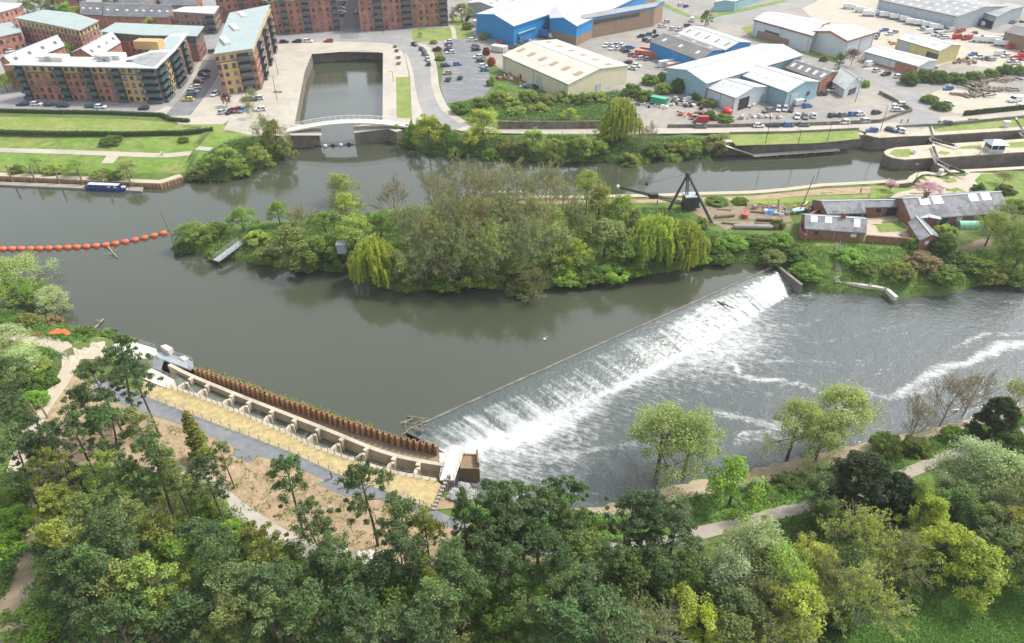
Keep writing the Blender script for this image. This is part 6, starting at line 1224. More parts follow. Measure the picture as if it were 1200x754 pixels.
c = P(326, 108.5, FZ); t = thing('bench', c, 'dark timber bench block on the paving left of the basin', '', 'bench'); MB().box(0, 0, .35, 3.4, .8, .12).build('seat', 'timber', t); MB().box(-1.2, 0, 0, .3, .7, .35).build('leg', 'dark_steel', t); MB().box(1.2, 0, 0, .3, .7, .35).build('leg', 'dark_steel', t)
for k, (x, y) in enumerate(((463, 56), (465, 61), (467, 69), (467, 76))):
    c = P(x, y, FZ); t = thing('planter', c, 'brown planted box on the corner of the basin paving', '', 'planter', 'planters by the basin corner'); MB().box(0, 0, 0, 1.6, 1.6, .7).build('box', 'timber', t); o = MB(); 
    for i in range(14): o.ball(rng.normal() * .4, rng.normal() * .4, .75, rng.uniform(.15, .35), 1, 6, 4)
    o.build('plants', 'hedge', t)
c = P(1140, 143, FZ); o = MB(); o.box(0, 0, 0, 3.2, 1.4, .9); o.box(0, 0, .9, 2.6, .9, .3); reg(o.build('stone_trough', 'sand', None, loc=c), 'tan box planter on the far lock lawn', '', 'planter')
c = P(1178, 149, FZ); o = MB(); o.box(0, 0, 0, 1.8, 1.2, 1.9); o.prism([(-1.1, -.8), (1.1, -.8), (1.1, .8), (-1.1, .8)], 1.9, 2.05); reg(o.build('control_cabinet', 'white_paint', None, loc=c), 'white control cabinet on the far lock lawn', '', 'cabinet')
c = G(62, 391); t = thing('barrier_stack', c, 'bundle of orange plastic barriers lying on the near left bank', '', 'barriers')
for k in range(9): MB().box(rng.normal() * 1.6, rng.normal() * .5, .02 + .07 * k, 2.2, .9, .07, rng.uniform(-.6, .3)).build('barrier', 'orange', t)
for k, (a, b, hh) in enumerate(((56, 490, 4.2), (43, 486, 2.6))): p = G(a, b); reg(MB().tube((0, 0, 0), (-.5, .3, hh), .17, .15, 8).build('gate_post', 'timber', None, loc=p), ('tall' if hh > 3 else 'short') + ' dark timber post beside the left path', '', 'post')
p = G(77, 421); t = thing('information_board', p, 'pale notice board on two posts beside the left path', '', 'sign'); MB().box(-.6, 0, 0, .1, .1, 1.9).build('post', 'timber', t); MB().box(.6, 0, 0, .1, .1, 1.9).build('post', 'timber', t); MB().box(0, -.07, .8, 1.3, .05, 1.0).build('panel', 'white_paint', t)
p = P(797, 636, 3.2); p = G(798, 640); t = thing('red_sign', p, 'small red notice board by the woodland path under the dark pines', '', 'sign'); MB().box(0, 0, 0, .12, .12, 1.4).build('post', 'timber', t); MB().box(0, -.09, 1.0, 1.3, .06, .9).build('panel', 'rust', t)
for k, (a, b, l) in enumerate(((396, 646, 'left of the two pale stone rubble heaps among the pines'), (428, 652, 'right of the two pale stone rubble heaps among the pines'))):
    p = G(a, b); o = MB()
    for i in range(40): o.ball(rng.uniform(-1, 1) * 1.3, rng.uniform(-1, 1) * .6, .1 + rng.random() * .25, rng.uniform(.25, .42), .8, 5, 3)
    reg(o.build('rubble_heap', 'white_concrete', None, loc=p), l, '', 'rubble')
p = G(385, 599); o = MB(); o.tube((0, 0, 0), (.2, 0, .5), .3, .2, 6); reg(o.build('tree_stump', 'bark', None, loc=p), 'small dark stump on the sandy clearing', '', 'stump')
p = G(323, 605); o = MB(); o.tube((0, 0, 0), (.1, 0, .45), .35, .25, 6); o.ball(.5, .2, .1, .3); reg(o.build('tree_stump', 'timber', None, loc=p), 'low brown stump near the curving tan path', '', 'stump')
HAZE = 0.00015
# ================================================================== TREES
def unit(v): return v / (np.linalg.norm(v, axis=-1, keepdims=True) + 1e-9)
def leaf_mesh(name, cen, nrm_bias, size, aspect=1.7, var=None, hang=None):
    """many small bent leaf sprays; cen Nx3, var Nx3 (hue, value, saturation)"""
    n = len(cen); nr = unit(rng.normal(size=(n, 3)) + nrm_bias); t = unit(np.cross(nr, rng.normal(size=(n, 3))))
    if hang is not None: t = unit(hang + rng.normal(size=(n, 3)) * .15); nr = unit(np.cross(t, rng.normal(size=(n, 3))))
    b = np.cross(nr, t); s = size * rng.uniform(.55, 1.35, (n, 1)); a = t * s * aspect * .5; c = b * s * .5
    k = nr * s * .18
    V = np.stack([cen - a, cen - c * .9 + k, cen + a, cen + c + k], 1).reshape(-1, 3)
    me = bpy.data.meshes.new(name); me.vertices.add(4 * n); me.vertices.foreach_set('co', V.astype(np.float32).ravel())
    me.loops.add(4 * n); me.polygons.add(n); me.loops.foreach_set('vertex_index', np.arange(4 * n)); me.polygons.foreach_set('loop_start', np.arange(n) * 4); me.polygons.foreach_set('loop_total', np.full(n, 4)); me.update(calc_edges=True)
    at = me.color_attributes.new('var', 'FLOAT_COLOR', 'POINT'); vv = np.ones((n, 4)); vv[:, :3] = var if var is not None else rng.random((n, 3)); at.data.foreach_set('color', np.repeat(vv, 4, 0).astype(np.float32).ravel())
    me.materials.append(M['leaf']); return me
def clumped(tips, radii, n, flat=1.0, shell=.5):
    """n leaf positions round each tip; returns positions, outward dirs, var"""
    k = len(tips); d = unit(rng.normal(size=(k, n, 3))); r = (rng.random((k, n, 1)) ** shell) * radii[:, None, None]
    off = d * r; off[..., 2] *= flat; p = tips[:, None] + off
    cv = rng.random((k, 1, 3)); v = np.clip(.45 * cv + .55 * rng.random((k, n, 3)) + .0, 0, 1)
    return p.reshape(-1, 3), d.reshape(-1, 3), v.reshape(-1, 3)
def rot_to(d, ang, az):
    d = d.normalized(); up = Vector((0, 0, 1)) if abs(d.z) < .95 else Vector((1, 0, 0)); a = d.cross(up).normalized(); b = d.cross(a); return (d * math.cos(ang) + (a * math.cos(az) + b * math.sin(az)) * math.sin(ang)).normalized()
def grow(o, p, d, L, r, lev, spec, tips, rmin=.03):
    nseg = 3; pts = [p.copy()]; rad = [r]
    for i in range(nseg):
        d = (d + Vector((rng.normal(), rng.normal(), rng.normal())) * spec['wob'] + Vector((0, 0, spec['up']))).normalized(); p = p + d * L / nseg; pts.append(p.copy()); rad.append(max(rmin, r * (1 - .55 * (i + 1) / nseg)))
    o.path(pts, rad, 6 if lev == 0 else 4 if lev == 1 else 3)
    if lev >= spec['levels']: tips.append((p, L)); return
    nb = spec['nb'][lev]
    for k in range(nb):
        t = lerp(spec.get('t0', .35), 1, (k + rng.random() * .6) / nb); i = min(int(t * nseg), nseg - 1); q = pts[i].lerp(pts[i + 1], t * nseg - i)
        grow(o, q, rot_to(d, R(rng.uniform(*spec['ang'])), k * 2.4 + rng.random()), L * rng.uniform(*spec['len']), max(rmin, r * .5 * (1 - .4 * t)), lev + 1, spec, tips, rmin)
def limbs(o, H, z0, z1, n, Lmax, r, spec, shape, tips, elev=(20, 55)):
    for k in range(n):
        t = (k + .5 * rng.random()) / n; z = lerp(z0, z1, t); az = k * 2.4 + rng.normal() * .3; el = R(lerp(elev[0], elev[1], t) + rng.normal() * 6); L = Lmax * shape(t) * rng.uniform(.8, 1.15)
        grow(o, Vector((0, 0, z)), Vector((math.cos(az) * math.cos(el), math.sin(az) * math.cos(el), math.sin(el))), L, r * (1 - .6 * t), 1, spec, tips)
TT = {}
def pack(key, trunk, crown, H, W): TT.setdefault(key, []).append((trunk, crown, H, W))
def arr(tips): return np.array([tuple(p) for p, _ in tips])
def make_broad(key, H=12, W=10, n=9, leaf=.27, per=95, clump=1.2, base=.22, wood='bark', sparse=False):
    o = MB(); o.path([Vector((0, 0, -.5)), Vector((.1, 0, H * .3)), Vector((rng.normal() * .3, rng.normal() * .3, H * .62)), Vector((rng.normal() * .3, 0, H * .86))], [H * .028, H * .02, H * .012, .04], 7); tips = []
    limbs(o, H, H * base, H * .72, n, W * .43, H * .012, dict(levels=2, nb=[0, 5, 4], ang=(25, 60), len=(.4, .62), wob=.14, up=.05), lambda t: 1.05 - .55 * t * t, tips, (12, 62)); 
    for k in range(7): tips.append((Vector((rng.normal() * W * .1, rng.normal() * W * .1, H * rng.uniform(.8, .93))), 1))
    T = arr(tips); p, d, v = clumped(T, rng.uniform(.65, 1.25, len(T)) * clump, per, .8, .45); outw = unit(p - np.array([0, 0, H * .5])); me = leaf_mesh(key + '_crown', p, d * .5 + outw * .5 + np.array([0, 0, .5]), leaf, var=v)
    pack(key, o.mesh(key + '_trunk', wood), me, H, W)
def make_bush(key, H=4, W=6, leaf=.23, n=60, per=130):
    o = MB(); T = []
    for k in range(n):
        a = rng.uniform(0, 6.28); r = math.sqrt(rng.random()) * W * .42; z = H * .82 * math.sqrt(max(0, 1 - (r / (W * .5)) ** 2)) * rng.uniform(.35, 1.05); T.append((r * math.cos(a), r * math.sin(a), z))
        if k % 4 == 0: o.tube((r * .2 * math.cos(a), r * .2 * math.sin(a), -.3), (r * math.cos(a), r * math.sin(a), z), .07, .03, 4)
    T = np.array(T); p, d, v = clumped(T, rng.uniform(.5, 1.15, n) * W * .13, per, .85, .5); p[:, 2] = np.maximum(p[:, 2], .05); me = leaf_mesh(key + '_crown', p, d * .6 + np.array([0, 0, .6]), leaf, var=v); pack(key, o.mesh(key + '_stems', 'bark'), me, H, W)
def make_bare(key, H=14, W=11, leafy=0, wood='pale_bark', leaf=.2):
    o = MB(); o.path([Vector((0, 0, -.5)), Vector((0, .1, H * .25)), Vector((.2, 0, H * .5)), Vector((.1, .2, H * .8))], [H * .02, H * .016, H * .011, .05], 6); tips = []
    limbs(o, H, H * .12, H * .6, 11, H * .52, H * .0085, dict(levels=4, nb=[0, 5, 4, 4], ang=(14, 40), len=(.45, .68), wob=.1, up=.09), lambda t: 1 - .35 * t, tips, (38, 76))
    T = arr(tips); sel = T[rng.random(len(T)) < (leafy if leafy else .12)]; p, d, v = clumped(sel, np.full(len(sel), .55), 9 if leafy else 3, 1, .6); me = leaf_mesh(key + '_crown', p, d + np.array([0, 0, .4]), leaf, var=v)
    # scale to nominal
    top = T[:, 2].max(); wid = 2 * np.percentile(np.hypot(T[:, 0], T[:, 1]), 95); pack(key, o.mesh(key + '_branches', wood), me, float(top), float(wid))
def make_pine(key, H=18, W=7, cb=.58, pads=13, per=100, leaf=.21, dense=1.0, lean=.8):
    o = MB(); l = rng.normal() * lean; c = [Vector((0, 0, -.5)), Vector((l * .2, 0, H * .3)), Vector((l * .6, l * .2, H * .62)), Vector((l, l * .3, H * .95))]; o.path(c, [.30, .24, .17, .05], 7); tips = []
    for k in range(pads):
        t = (k + rng.random() * .8) / pads; z = lerp(H * cb, H * .95, t); az = k * 2.4 + rng.normal() * .4; w = W * .5 * (1.0 - .62 * t ** 1.6) * rng.uniform(.55, 1.1) * (.75 + .25 * min(1, t * 5)); el = R(lerp(-8, 48, t)); x0 = l * (z / H)
        grow(o, Vector((x0, 0, z)), Vector((math.cos(az) * math.cos(el), math.sin(az) * math.cos(el), math.sin(el))), w, .085, 1, dict(levels=2, nb=[0, 4], ang=(22, 62), len=(.4, .75), wob=.15, up=.06, t0=.4), tips, .025)
    tips += [(Vector((l, l * .3, H * .95)), 1), (Vector((l + .3, 0, H * .9)), 1), (Vector((l - .3, .3, H * .9)), 1)]
    for k in range(5): z = H * rng.uniform(.2, cb); a = rng.uniform(0, 6.28); o.tube((l * z / H * .6, 0, z), (math.cos(a) * 1.3, math.sin(a) * 1.3, z + .2), .045, .02, 4)
    T = arr(tips); p, d, v = clumped(T, rng.uniform(.45, 1.25, len(T)) * 1.0, int(per * dense), .42, .75); me = leaf_mesh(key + '_crown', p, d * .4 + np.array([0, 0, .9]), leaf, 1.9, v); pack(key, o.mesh(key + '_trunk', 'bark'), me, H, W)
def make_spruce(key, H=11, W=5):
    o = MB(); o.path([Vector((0, 0, -.4)), Vector((0, 0, H * .98))], [.2, .04], 6); T = []
    for k in range(120):
        t = rng.random() ** .8; z = lerp(H * .1, H, t); r = W * .5 * (1 - t) ** .8 * rng.uniform(.4, 1.05); a = k * 2.4 + rng.random(); T.append((r * math.cos(a), r * math.sin(a), z - r * .15)); 
        if k % 3 == 0: o.tube((0, 0, z), (r * math.cos(a), r * math.sin(a), z - r * .12), .04, .02, 3)
    T = np.array(T); p, d, v = clumped(T, rng.uniform(.4, .7, 120), 70, .55, .5); pack(key, o.mesh(key + '_trunk', 'bark'), leaf_mesh(key + '_crown', p, d * .4 + np.array([0, 0, .8]), .23, 1.9, v), H, W)
def make_yew(key, H=13, W=10):
    o = MB(); o.path([Vector((0, 0, -.5)), Vector((0, 0, H * .9))], [.4, .06], 7); T = []
    for k in range(190):
        u = rng.random(); z = H * lerp(.1, .97, u); r = W * .5 * math.sqrt(max(0.02, 1 - (u * 1.0) ** 2.2)) * rng.uniform(.62, 1.05); a = k * 2.4 + rng.random() * .7; T.append((r * math.cos(a), r * math.sin(a), z))
        if k % 6 == 0: o.tube((0, 0, z * .8), T[-1], .07, .03, 4)
    T = np.array(T); p, d, v = clumped(T, rng.uniform(.6, 1.15, 190), 120, .6, .5); ow = unit(p * np.array([1, 1, .3])); pack(key, o.mesh(key + '_trunk', 'bark'), leaf_mesh(key + '_crown', p, ow * .6 + np.array([0, 0, .6]), .26, 1.8, v), H, W)
def make_weeping(key, H=11, W=12):
    o = MB(); o.path([Vector((0, 0, -.5)), Vector((0, 0, H * .35)), Vector((.3, 0, H * .75))], [.45, .34, .16], 7); P_, V_ = [], []
    for k in range(230):
        a = rng.uniform(0, 6.28); lob = 1 + .16 * math.sin(3 * a + 1) + .1 * math.sin(5 * a); r = W * .5 * math.sqrt(rng.random()) * .92 * lob; zt_ = H * (.98 - .42 * (r / (W * .5)) ** 2.2) * rng.uniform(.78, 1.05) * (.92 + .1 * lob); L = (zt_ - H * .06) * rng.uniform(.25, .98) * (.75 + .25 * lob); n = int(L * 14) + 8
        if k % 8 == 0: o.path([Vector((0, 0, H * .5)), Vector((r * .55 * math.cos(a), r * .55 * math.sin(a), zt_ * .95)), Vector((r * math.cos(a), r * math.sin(a), zt_))], [.12, .07, .03], 4)
        s = rng.random(n); cv = rng.random(3); out = 1 + .07 * np.sqrt(s); sway = rng.normal(size=2) * .3
        P_.append(np.stack([r * math.cos(a) * out + sway[0] * s + rng.normal(size=n) * .16, r * math.sin(a) * out + sway[1] * s + rng.normal(size=n) * .16, zt_ - L * s], 1)); V_.append(.5 * cv + .5 * rng.random((n, 3)))
    p = np.concatenate(P_); pack(key, o.mesh(key + '_trunk', 'bark'), leaf_mesh(key + '_crown', p, 0, .24, 2.8, np.concatenate(V_), hang=np.array([0, 0, -1.0])), H, W)
for k in range(4): make_broad('broad')
for k in range(3): make_broad('airy', 13, 11, 12, .21, 120, 1.5, .28, 'bark')
for k in range(3): make_bush('bush')
for k in range(3): make_bare('bare', leafy=.22)
for k in range(3): make_bare('budding', 12, 10, .55)
for k in range(5): make_pine('pine')
for k in range(4): make_pine('wide_pine', 17, 9.0, .5, 15, 115, .22, 1.0)
for k in range(2): make_spruce('spruce')
for k in range(2): make_yew('yew')
for k in range(2): make_weeping('weeping')
KN = {'broad': 'broadleaf_tree', 'airy': 'willow_tree', 'bush': 'bush', 'bare': 'bare_tree', 'budding': 'budding_tree', 'pine': 'pine_tree', 'wide_pine': 'pine_tree', 'spruce': 'young_conifer', 'yew': 'yew_tree', 'weeping': 'weeping_willow'}
KL = {'broad': 'round broadleaf tree', 'airy': 'airy willow', 'bush': 'bush', 'bare': 'bare branched tree', 'budding': 'twiggy budding tree', 'pine': 'tall bare stemmed pine', 'wide_pine': 'spreading pine', 'spruce': 'young conifer', 'yew': 'dense conifer', 'weeping': 'weeping willow'}
TC = {'mid green': (.105, .158, .026), 'dark green': (.076, .116, .024), 'bright green': (.145, .235, .032), 'light green': (.185, .232, .048), 'pale lime': (.23, .27, .085), 'pale silvery green': (.245, .285, .13), 'yellow green': (.235, .265, .038), 'grey green': (.142, .168, .05), 'blackish green': (.034, .052, .018), 'golden': (.215, .24, .042),
      'olive': (.16, .172, .036), 'pink': (.40, .25, .28), 'brown': (.18, .155, .075), 'pine green': (.086, .124, .042), 'deep pine green': (.064, .098, .036), 'copper': (.12, .035, .03), 'blue green': (.11, .148, .052), 'red': (.3, .05, .05)}
NT = 0
DN = {'pine green': 'green', 'deep pine green': 'dark', 'blackish green': 'near black', 'pale silvery green': 'pale silvery', 'pine': 'pine', 'pink': 'pink blossomed'}
def tree(kind, cx, cy, H, W, col, place, group, far=False):
    """crown centre (cx, cy) seen at about two thirds of the tree's height"""
    global NT; NT += 1
    fr = {'bush': .45, 'bare': .6, 'budding': .55, 'pine': .76, 'wide_pine': .7, 'spruce': .5, 'yew': .5, 'weeping': .5}.get(kind, .58); z = 3.0
    for _ in range(8): p = P(cx, cy, z + fr * H); t = TZ(p.x, p.y); z = .4 * z + .6 * max(t, -2.4)
    p = P(cx, cy, z + fr * H); p.z = max(TZ(p.x, p.y), -2.4) - .05
    tr, cr, H0, W0 = TT[kind][int(rng.integers(len(TT[kind])))]
    t = thing(KN[kind], p, f'{DN.get(col, col)} {KL[kind]}', place, 'bush' if kind == 'bush' else 'tree', group, rng.uniform(0, 6.28)); s = W / W0; t.scale = (s, s, H / H0)
    nm = {'bush': 'stem', 'bare': 'branches', 'budding': 'branches'}.get(kind, 'trunk'); link(nm, tr, t); c = TC[col]; j = rng.normal(size=3) * .03; link('crown', cr, t, color=tuple(max(.01, a * (1 + b) * FOL) for a, b in zip(c, j + rng.normal() * .07)))
FOL = 1.85
def trees(place, group, rows):
    for r in rows: tree(*r, place, group)
# near left bank
trees('on the near left bank by the orange boom', 'trees on the near left bank', [('airy', 14, 320, 10, 14, 'pale lime'), ('broad', 30, 345, 8, 10, 'light green'), ('airy', 60, 352, 8, 8.5, 'pale silvery green'), ('broad', -18, 345, 11, 12, 'mid green'), ('bush', 30, 375, 3, 5, 'olive'), ('bush', 62, 376, 2.5, 4, 'brown'), ('bush', 98, 389, 2, 5, 'mid green'), ('bush', 122, 391, 2, 4, 'bright green'), ('bush', 144, 389, 2.2, 2.5, 'blackish green')])
trees('beside the left path', 'pale growth beside the left path', [('airy', 8, 398, 7, 9, 'pale silvery green'), ('airy', 26, 418, 6, 8, 'pale silvery green'), ('bush', 40, 428, 3, 6, 'light green'), ('bush', 50, 445, 3, 5, 'mid green'), ('bush', 15, 440, 3.5, 6, 'light green'), ('bush', 64, 446, 1.5, 2, 'dark green'), ('bush', 40, 468, 3, 5, 'bright green'), ('bush', 20, 478, 3, 5, 'mid green')])
trees('at the left edge above the dirt track', 'pines at the left edge', [('wide_pine', 18, 448, 17, 6.9, 'pine green'), ('wide_pine', -8, 470, 17, 7.7, 'deep pine green'), ('pine', 36, 512, 16, 6.0, 'deep pine green'), ('wide_pine', 8, 535, 17, 7.7, 'pine green'), ('bush', 12, 610, 3, 7, 'bright green'), ('bush', 16, 580, 3, 6, 'mid green'), ('bush', 5, 640, 3, 6, 'bright green')])
trees('in the clump before the intake', 'pines before the fish pass intake', [('wide_pine', 132, 432, 18, 7.7, 'pine green'), ('wide_pine', 160, 446, 18, 6.9, 'deep pine green'), ('wide_pine', 120, 455, 17, 6.9, 'pine green'), ('pine', 106, 478, 16, 6.9, 'deep pine green'), ('wide_pine', 120, 500, 16, 7.3, 'pine green'), ('wide_pine', 90, 516, 16, 6.9, 'pine green'), ('pine', 165, 500, 15, 5.2, 'grey green'), ('wide_pine', 60, 535, 16, 6.9, 'deep pine green')])
trees('at the edge of the sandy clearing', 'trees on the sandy clearing', [('spruce', 228, 512, 11, 4.6, 'olive'), ('pine', 243, 560, 15, 5.6, 'deep pine green'), ('pine', 338, 562, 17, 5.3, 'pine green'), ('wide_pine', 432, 578, 17, 7.4, 'pine green'), ('pine', 262, 535, 10, 3.4, 'grey green'), ('bush', 250, 598, 2.5, 5, 'bright green'), ('bush', 268, 622, 2.5, 5, 'bright green'), ('bush', 296, 640, 2, 4, 'mid green')])
trees('in the belt along the grey path', 'pines along the grey path', [('wide_pine', 374, 628, 15, 6.0, 'pine green'), ('pine', 468, 612, 16, 6.5, 'pine green'), ('pine', 500, 622, 15, 4.3, 'olive'), ('pine', 545, 602, 18, 3.6, 'deep pine green'), ('wide_pine', 578, 598, 17, 7.3, 'deep pine green'), ('wide_pine', 616, 596, 16, 6.9, 'pine green'), ('pine', 650, 588, 15, 4.7, 'deep pine green'), ('wide_pine', 660, 622, 15, 6.0, 'pine green'), ('wide_pine', 742, 608, 15, 6.5, 'deep pine green'), ('wide_pine', 790, 626, 14, 7.7, 'deep pine green')])
trees('between the path and the weir outlet', 'pines by the weir outlet', [('wide_pine', 598, 606, 16, 7.5, 'deep pine green'), ('wide_pine', 632, 608, 16, 7.5, 'pine green'), ('wide_pine', 585, 632, 15, 7, 'deep pine green'), ('wide_pine', 625, 636, 15, 7.5, 'deep pine green'), ('wide_pine', 660, 602, 15, 6, 'pine green'), ('wide_pine', 765, 612, 15, 7, 'deep pine green'), ('wide_pine', 752, 632, 13, 7, 'deep pine green'), ('bush', 575, 640, 3, 6, 'dark green'), ('bush', 690, 612, 2.5, 5, 'mid green'), ('bush', 555, 628, 2.5, 4, 'dark green')])
trees('in the young wood right of the dirt track', 'upper wood of the bottom left', [('wide_pine', 64, 560, 16, 5.3, 'olive'), ('spruce', 96, 572, 11, 5, 'blackish green'), ('pine', 75, 590, 14, 5.3, 'olive'), ('wide_pine', 125, 562, 15, 5.7, 'light green'), ('wide_pine', 160, 568, 17, 5.3, 'pine green'), ('pine', 66, 596, 14, 4.6, 'golden'), ('spruce', 70, 612, 9, 5, 'olive'), ('wide_pine', 112, 610, 16, 6.1, 'grey green'), ('pine', 150, 608, 15, 5.3, 'grey green'), ('budding', 195, 600, 9, 7, 'olive'), ('broad', 240, 585, 7, 6, 'grey green'), ('bush', 218, 620, 4, 6, 'mid green'), ('broad', 185, 635, 10, 8, 'olive'), ('broad', 212, 655, 9, 8, 'mid green'), ('bush', 190, 672, 4, 6, 'bright green')])
trees('rising out of the bottom left wood', 'tall pines of the bottom left wood', [('pine', 176, 548, 21, 5.5, 'pine green'), ('pine', 206, 560, 19, 5, 'grey green'), ('pine', 70, 648, 21, 6, 'olive'), ('pine', 128, 628, 20, 6, 'pine green'), ('pine', 180, 690, 19, 6, 'light green'), ('pine', 110, 680, 21, 6, 'pine green'), ('pine', 250, 668, 18, 5.5, 'pine green'), ('pine', 318, 690, 18, 6, 'deep pine green'), ('pine', 395, 660, 18, 6, 'pine green'), ('pine', 470, 655, 18, 6, 'deep pine green'), ('pine', 540, 662, 18, 6, 'pine green')])
for (a, b, c_, d_, l) in ((232, 697, 205, 648, 'leaning dead pale trunk in the lower left wood, upper of two'), (200, 752, 172, 712, 'leaning dead pale trunk in the lower left wood, lower of two')):
    p = G(a, b); q = P(c_, d_, 9.0) - p; o = MB(); o.path([(0, 0, -.3), q * .5 + Vector((.2, 0, .2)), q], [.22, .17, .06], 7)
    for k in range(5): s_ = q * rng.uniform(.4, .95); o.tube(s_, s_ + Vector((rng.normal() * .9, rng.normal() * .9, rng.uniform(.2, 1))), .06, .02, 4)
    reg(o.build('dead_tree', 'pale_bark', None, loc=p), l, '', 'dead tree')
trees('in the dense wood at the bottom left corner', 'lower wood of the bottom left', [('pine', 78, 655, 18, 6.1, 'grey green'), ('wide_pine', 92, 645, 18, 6.8, 'deep pine green'), ('wide_pine', 130, 660, 18, 6.8, 'deep pine green'), ('wide_pine', 82, 692, 19, 6.8, 'deep pine green'), ('pine', 150, 695, 19, 6.8, 'grey green'), ('broad', 48, 724, 9, 9, 'light green'), ('wide_pine', 110, 715, 18, 6.8, 'deep pine green'), ('broad', 70, 742, 9, 9, 'bright green'), ('wide_pine', 140, 745, 18, 6.8, 'deep pine green'), ('bush', 55, 756, 4, 6, 'mid green'), ('wide_pine', 175, 719, 16, 6.7, 'deep pine green')])
trees('in the middle of the lower left wood', 'middle of the lower left wood', [('pine', 240, 634, 16, 6.7, 'deep pine green'), ('wide_pine', 268, 655, 16, 6.8, 'pine green'), ('wide_pine', 305, 650, 15, 6.4, 'olive'), ('broad', 215, 695, 10, 9, 'olive'), ('pine', 255, 700, 16, 6.8, 'blue green'), ('pine', 300, 684, 16, 6.7, 'blue green'), ('broad', 335, 668, 10, 8, 'dark green'), ('pine', 225, 729, 15, 7.5, 'deep pine green'), ('wide_pine', 275, 738, 16, 6.8, 'grey green'), ('wide_pine', 320, 722, 17, 7.5, 'blue green'), ('broad', 345, 700, 11, 9, 'pine green')])
trees('in the dense wood at the bottom centre', 'wood at the bottom centre', [('wide_pine', 380, 680, 15, 6.8, 'deep pine green'), ('pine', 375, 709, 17, 7.5, 'pine green'), ('wide_pine', 415, 690, 16, 6.4, 'pine green'), ('pine', 420, 724, 17, 7.5, 'deep pine green'), ('pine', 450, 672, 15, 6.1, 'deep pine green'), ('broad', 462, 712, 12, 10, 'mid green'), ('broad', 490, 680, 11, 8.5, 'olive'), ('pine', 510, 709, 16, 6.7, 'blue green'), ('wide_pine', 500, 748, 16, 6.8, 'deep pine green'), ('broad', 528, 735, 9, 8, 'grey green'), ('pine', 540, 684, 16, 6.3, 'pine green'), ('wide_pine', 575, 672, 16, 6.4, 'deep pine green'), ('broad', 565, 708, 8, 6, 'bright green'), ('broad', 590, 735, 10, 9, 'dark green'), ('pine', 450, 746, 16, 7.5, 'pine green'), ('broad', 390, 752, 11, 10, 'grey green')])
trees('in the wood right of the bottom centre', 'wood right of the bottom centre', [('wide_pine', 610, 668, 16, 6.4, 'deep pine green'), ('broad', 610, 700, 10, 8, 'bright green'), ('wide_pine', 622, 729, 13.5, 5.6, 'blue green'), ('pine', 645, 655, 16, 6.1, 'deep pine green'), ('broad', 682, 656, 12, 9, 'grey green'), ('wide_pine', 650, 694, 16, 6.7, 'blue green'), ('pine', 690, 695, 16, 6.8, 'deep pine green'), ('broad', 735, 685, 12, 10, 'dark green'), ('wide_pine', 715, 665, 14, 5.3, 'pine green'), ('pine', 768, 664, 12, 5.7, 'deep pine green'), ('pine', 660, 736, 16, 7.5, 'deep pine green'), ('pine', 708, 729, 16, 7.5, 'deep pine green'), ('bush', 775, 705, 6, 5, 'light green'), ('budding', 757, 742, 9, 10, 'grey green'), ('broad', 800, 680, 10, 8, 'dark green'), ('broad', 805, 715, 9, 7, 'golden'), ('broad', 832, 738, 8, 7, 'yellow green'), ('bush', 760, 690, 4, 6, 'mid green')])
trees('in the pale clump below the woodland path', 'pale clump below the woodland path', [('airy', 884, 646, 13, 9, 'pale silvery green'), ('airy', 858, 674, 11, 9, 'pale silvery green'), ('budding', 885, 668, 11, 9, 'olive'), ('airy', 915, 672, 12, 8, 'light green'), ('budding', 905, 710, 11, 9, 'olive'), ('broad', 870, 715, 10, 8, 'blue green'), ('broad', 938, 715, 12, 8, 'yellow green'), ('broad', 855, 745, 9, 8, 'grey green'), ('budding', 920, 748, 10, 9, 'light green'), ('bush', 975, 720, 4, 6, 'dark green')])
trees('in the mixed clump at the lower right', 'mixed clump at the lower right', [('yew', 1008, 568, 12, 10.5, 'blackish green'), ('yew', 1048, 582, 9, 6.5, 'blackish green'), ('broad', 966, 575, 9, 7, 'blue green'), ('broad', 970, 603, 7, 5.5, 'blue green'), ('budding', 1010, 632, 10, 10, 'yellow green'), ('budding', 1056, 650, 10, 9, 'olive'), ('broad', 953, 655, 9, 6.5, 'golden'), ('budding', 965, 680, 9, 7, 'olive'), ('budding', 1012, 708, 11, 10, 'golden'), ('broad', 1092, 605, 9, 6.5, 'yellow green'), ('broad', 1108, 640, 10, 8, 'yellow green'), ('broad', 1140, 660, 10, 9, 'golden'), ('bush', 1055, 690, 4, 6, 'dark green'), ('airy', 1075, 583, 9, 5, 'light green')])
trees('in the tall right edge clump', 'tall clump at the right edge', [('airy', 1140, 548, 12, 10, 'pale silvery green'), ('airy', 1172, 560, 12, 10, 'pale silvery green'), ('airy', 1110, 560, 9, 7, 'pale silvery green'), ('broad', 1122, 592, 9, 8, 'blue green'), ('broad', 1160, 610, 9, 8, 'grey green'), ('budding', 1180, 590, 11, 10, 'grey green'), ('broad', 1195, 630, 10, 9, 'olive'), ('airy', 1205, 585, 11, 9, 'light green'), ('broad', 1170, 640, 9, 8, 'blue green'), ('broad', 1215, 660, 9, 9, 'mid green'), ('yew', 1168, 493, 10, 7, 'blackish green'), ('budding', 1195, 465, 9, 8, 'yellow green'), ('bush', 1188, 520, 5, 6, 'dark green')])
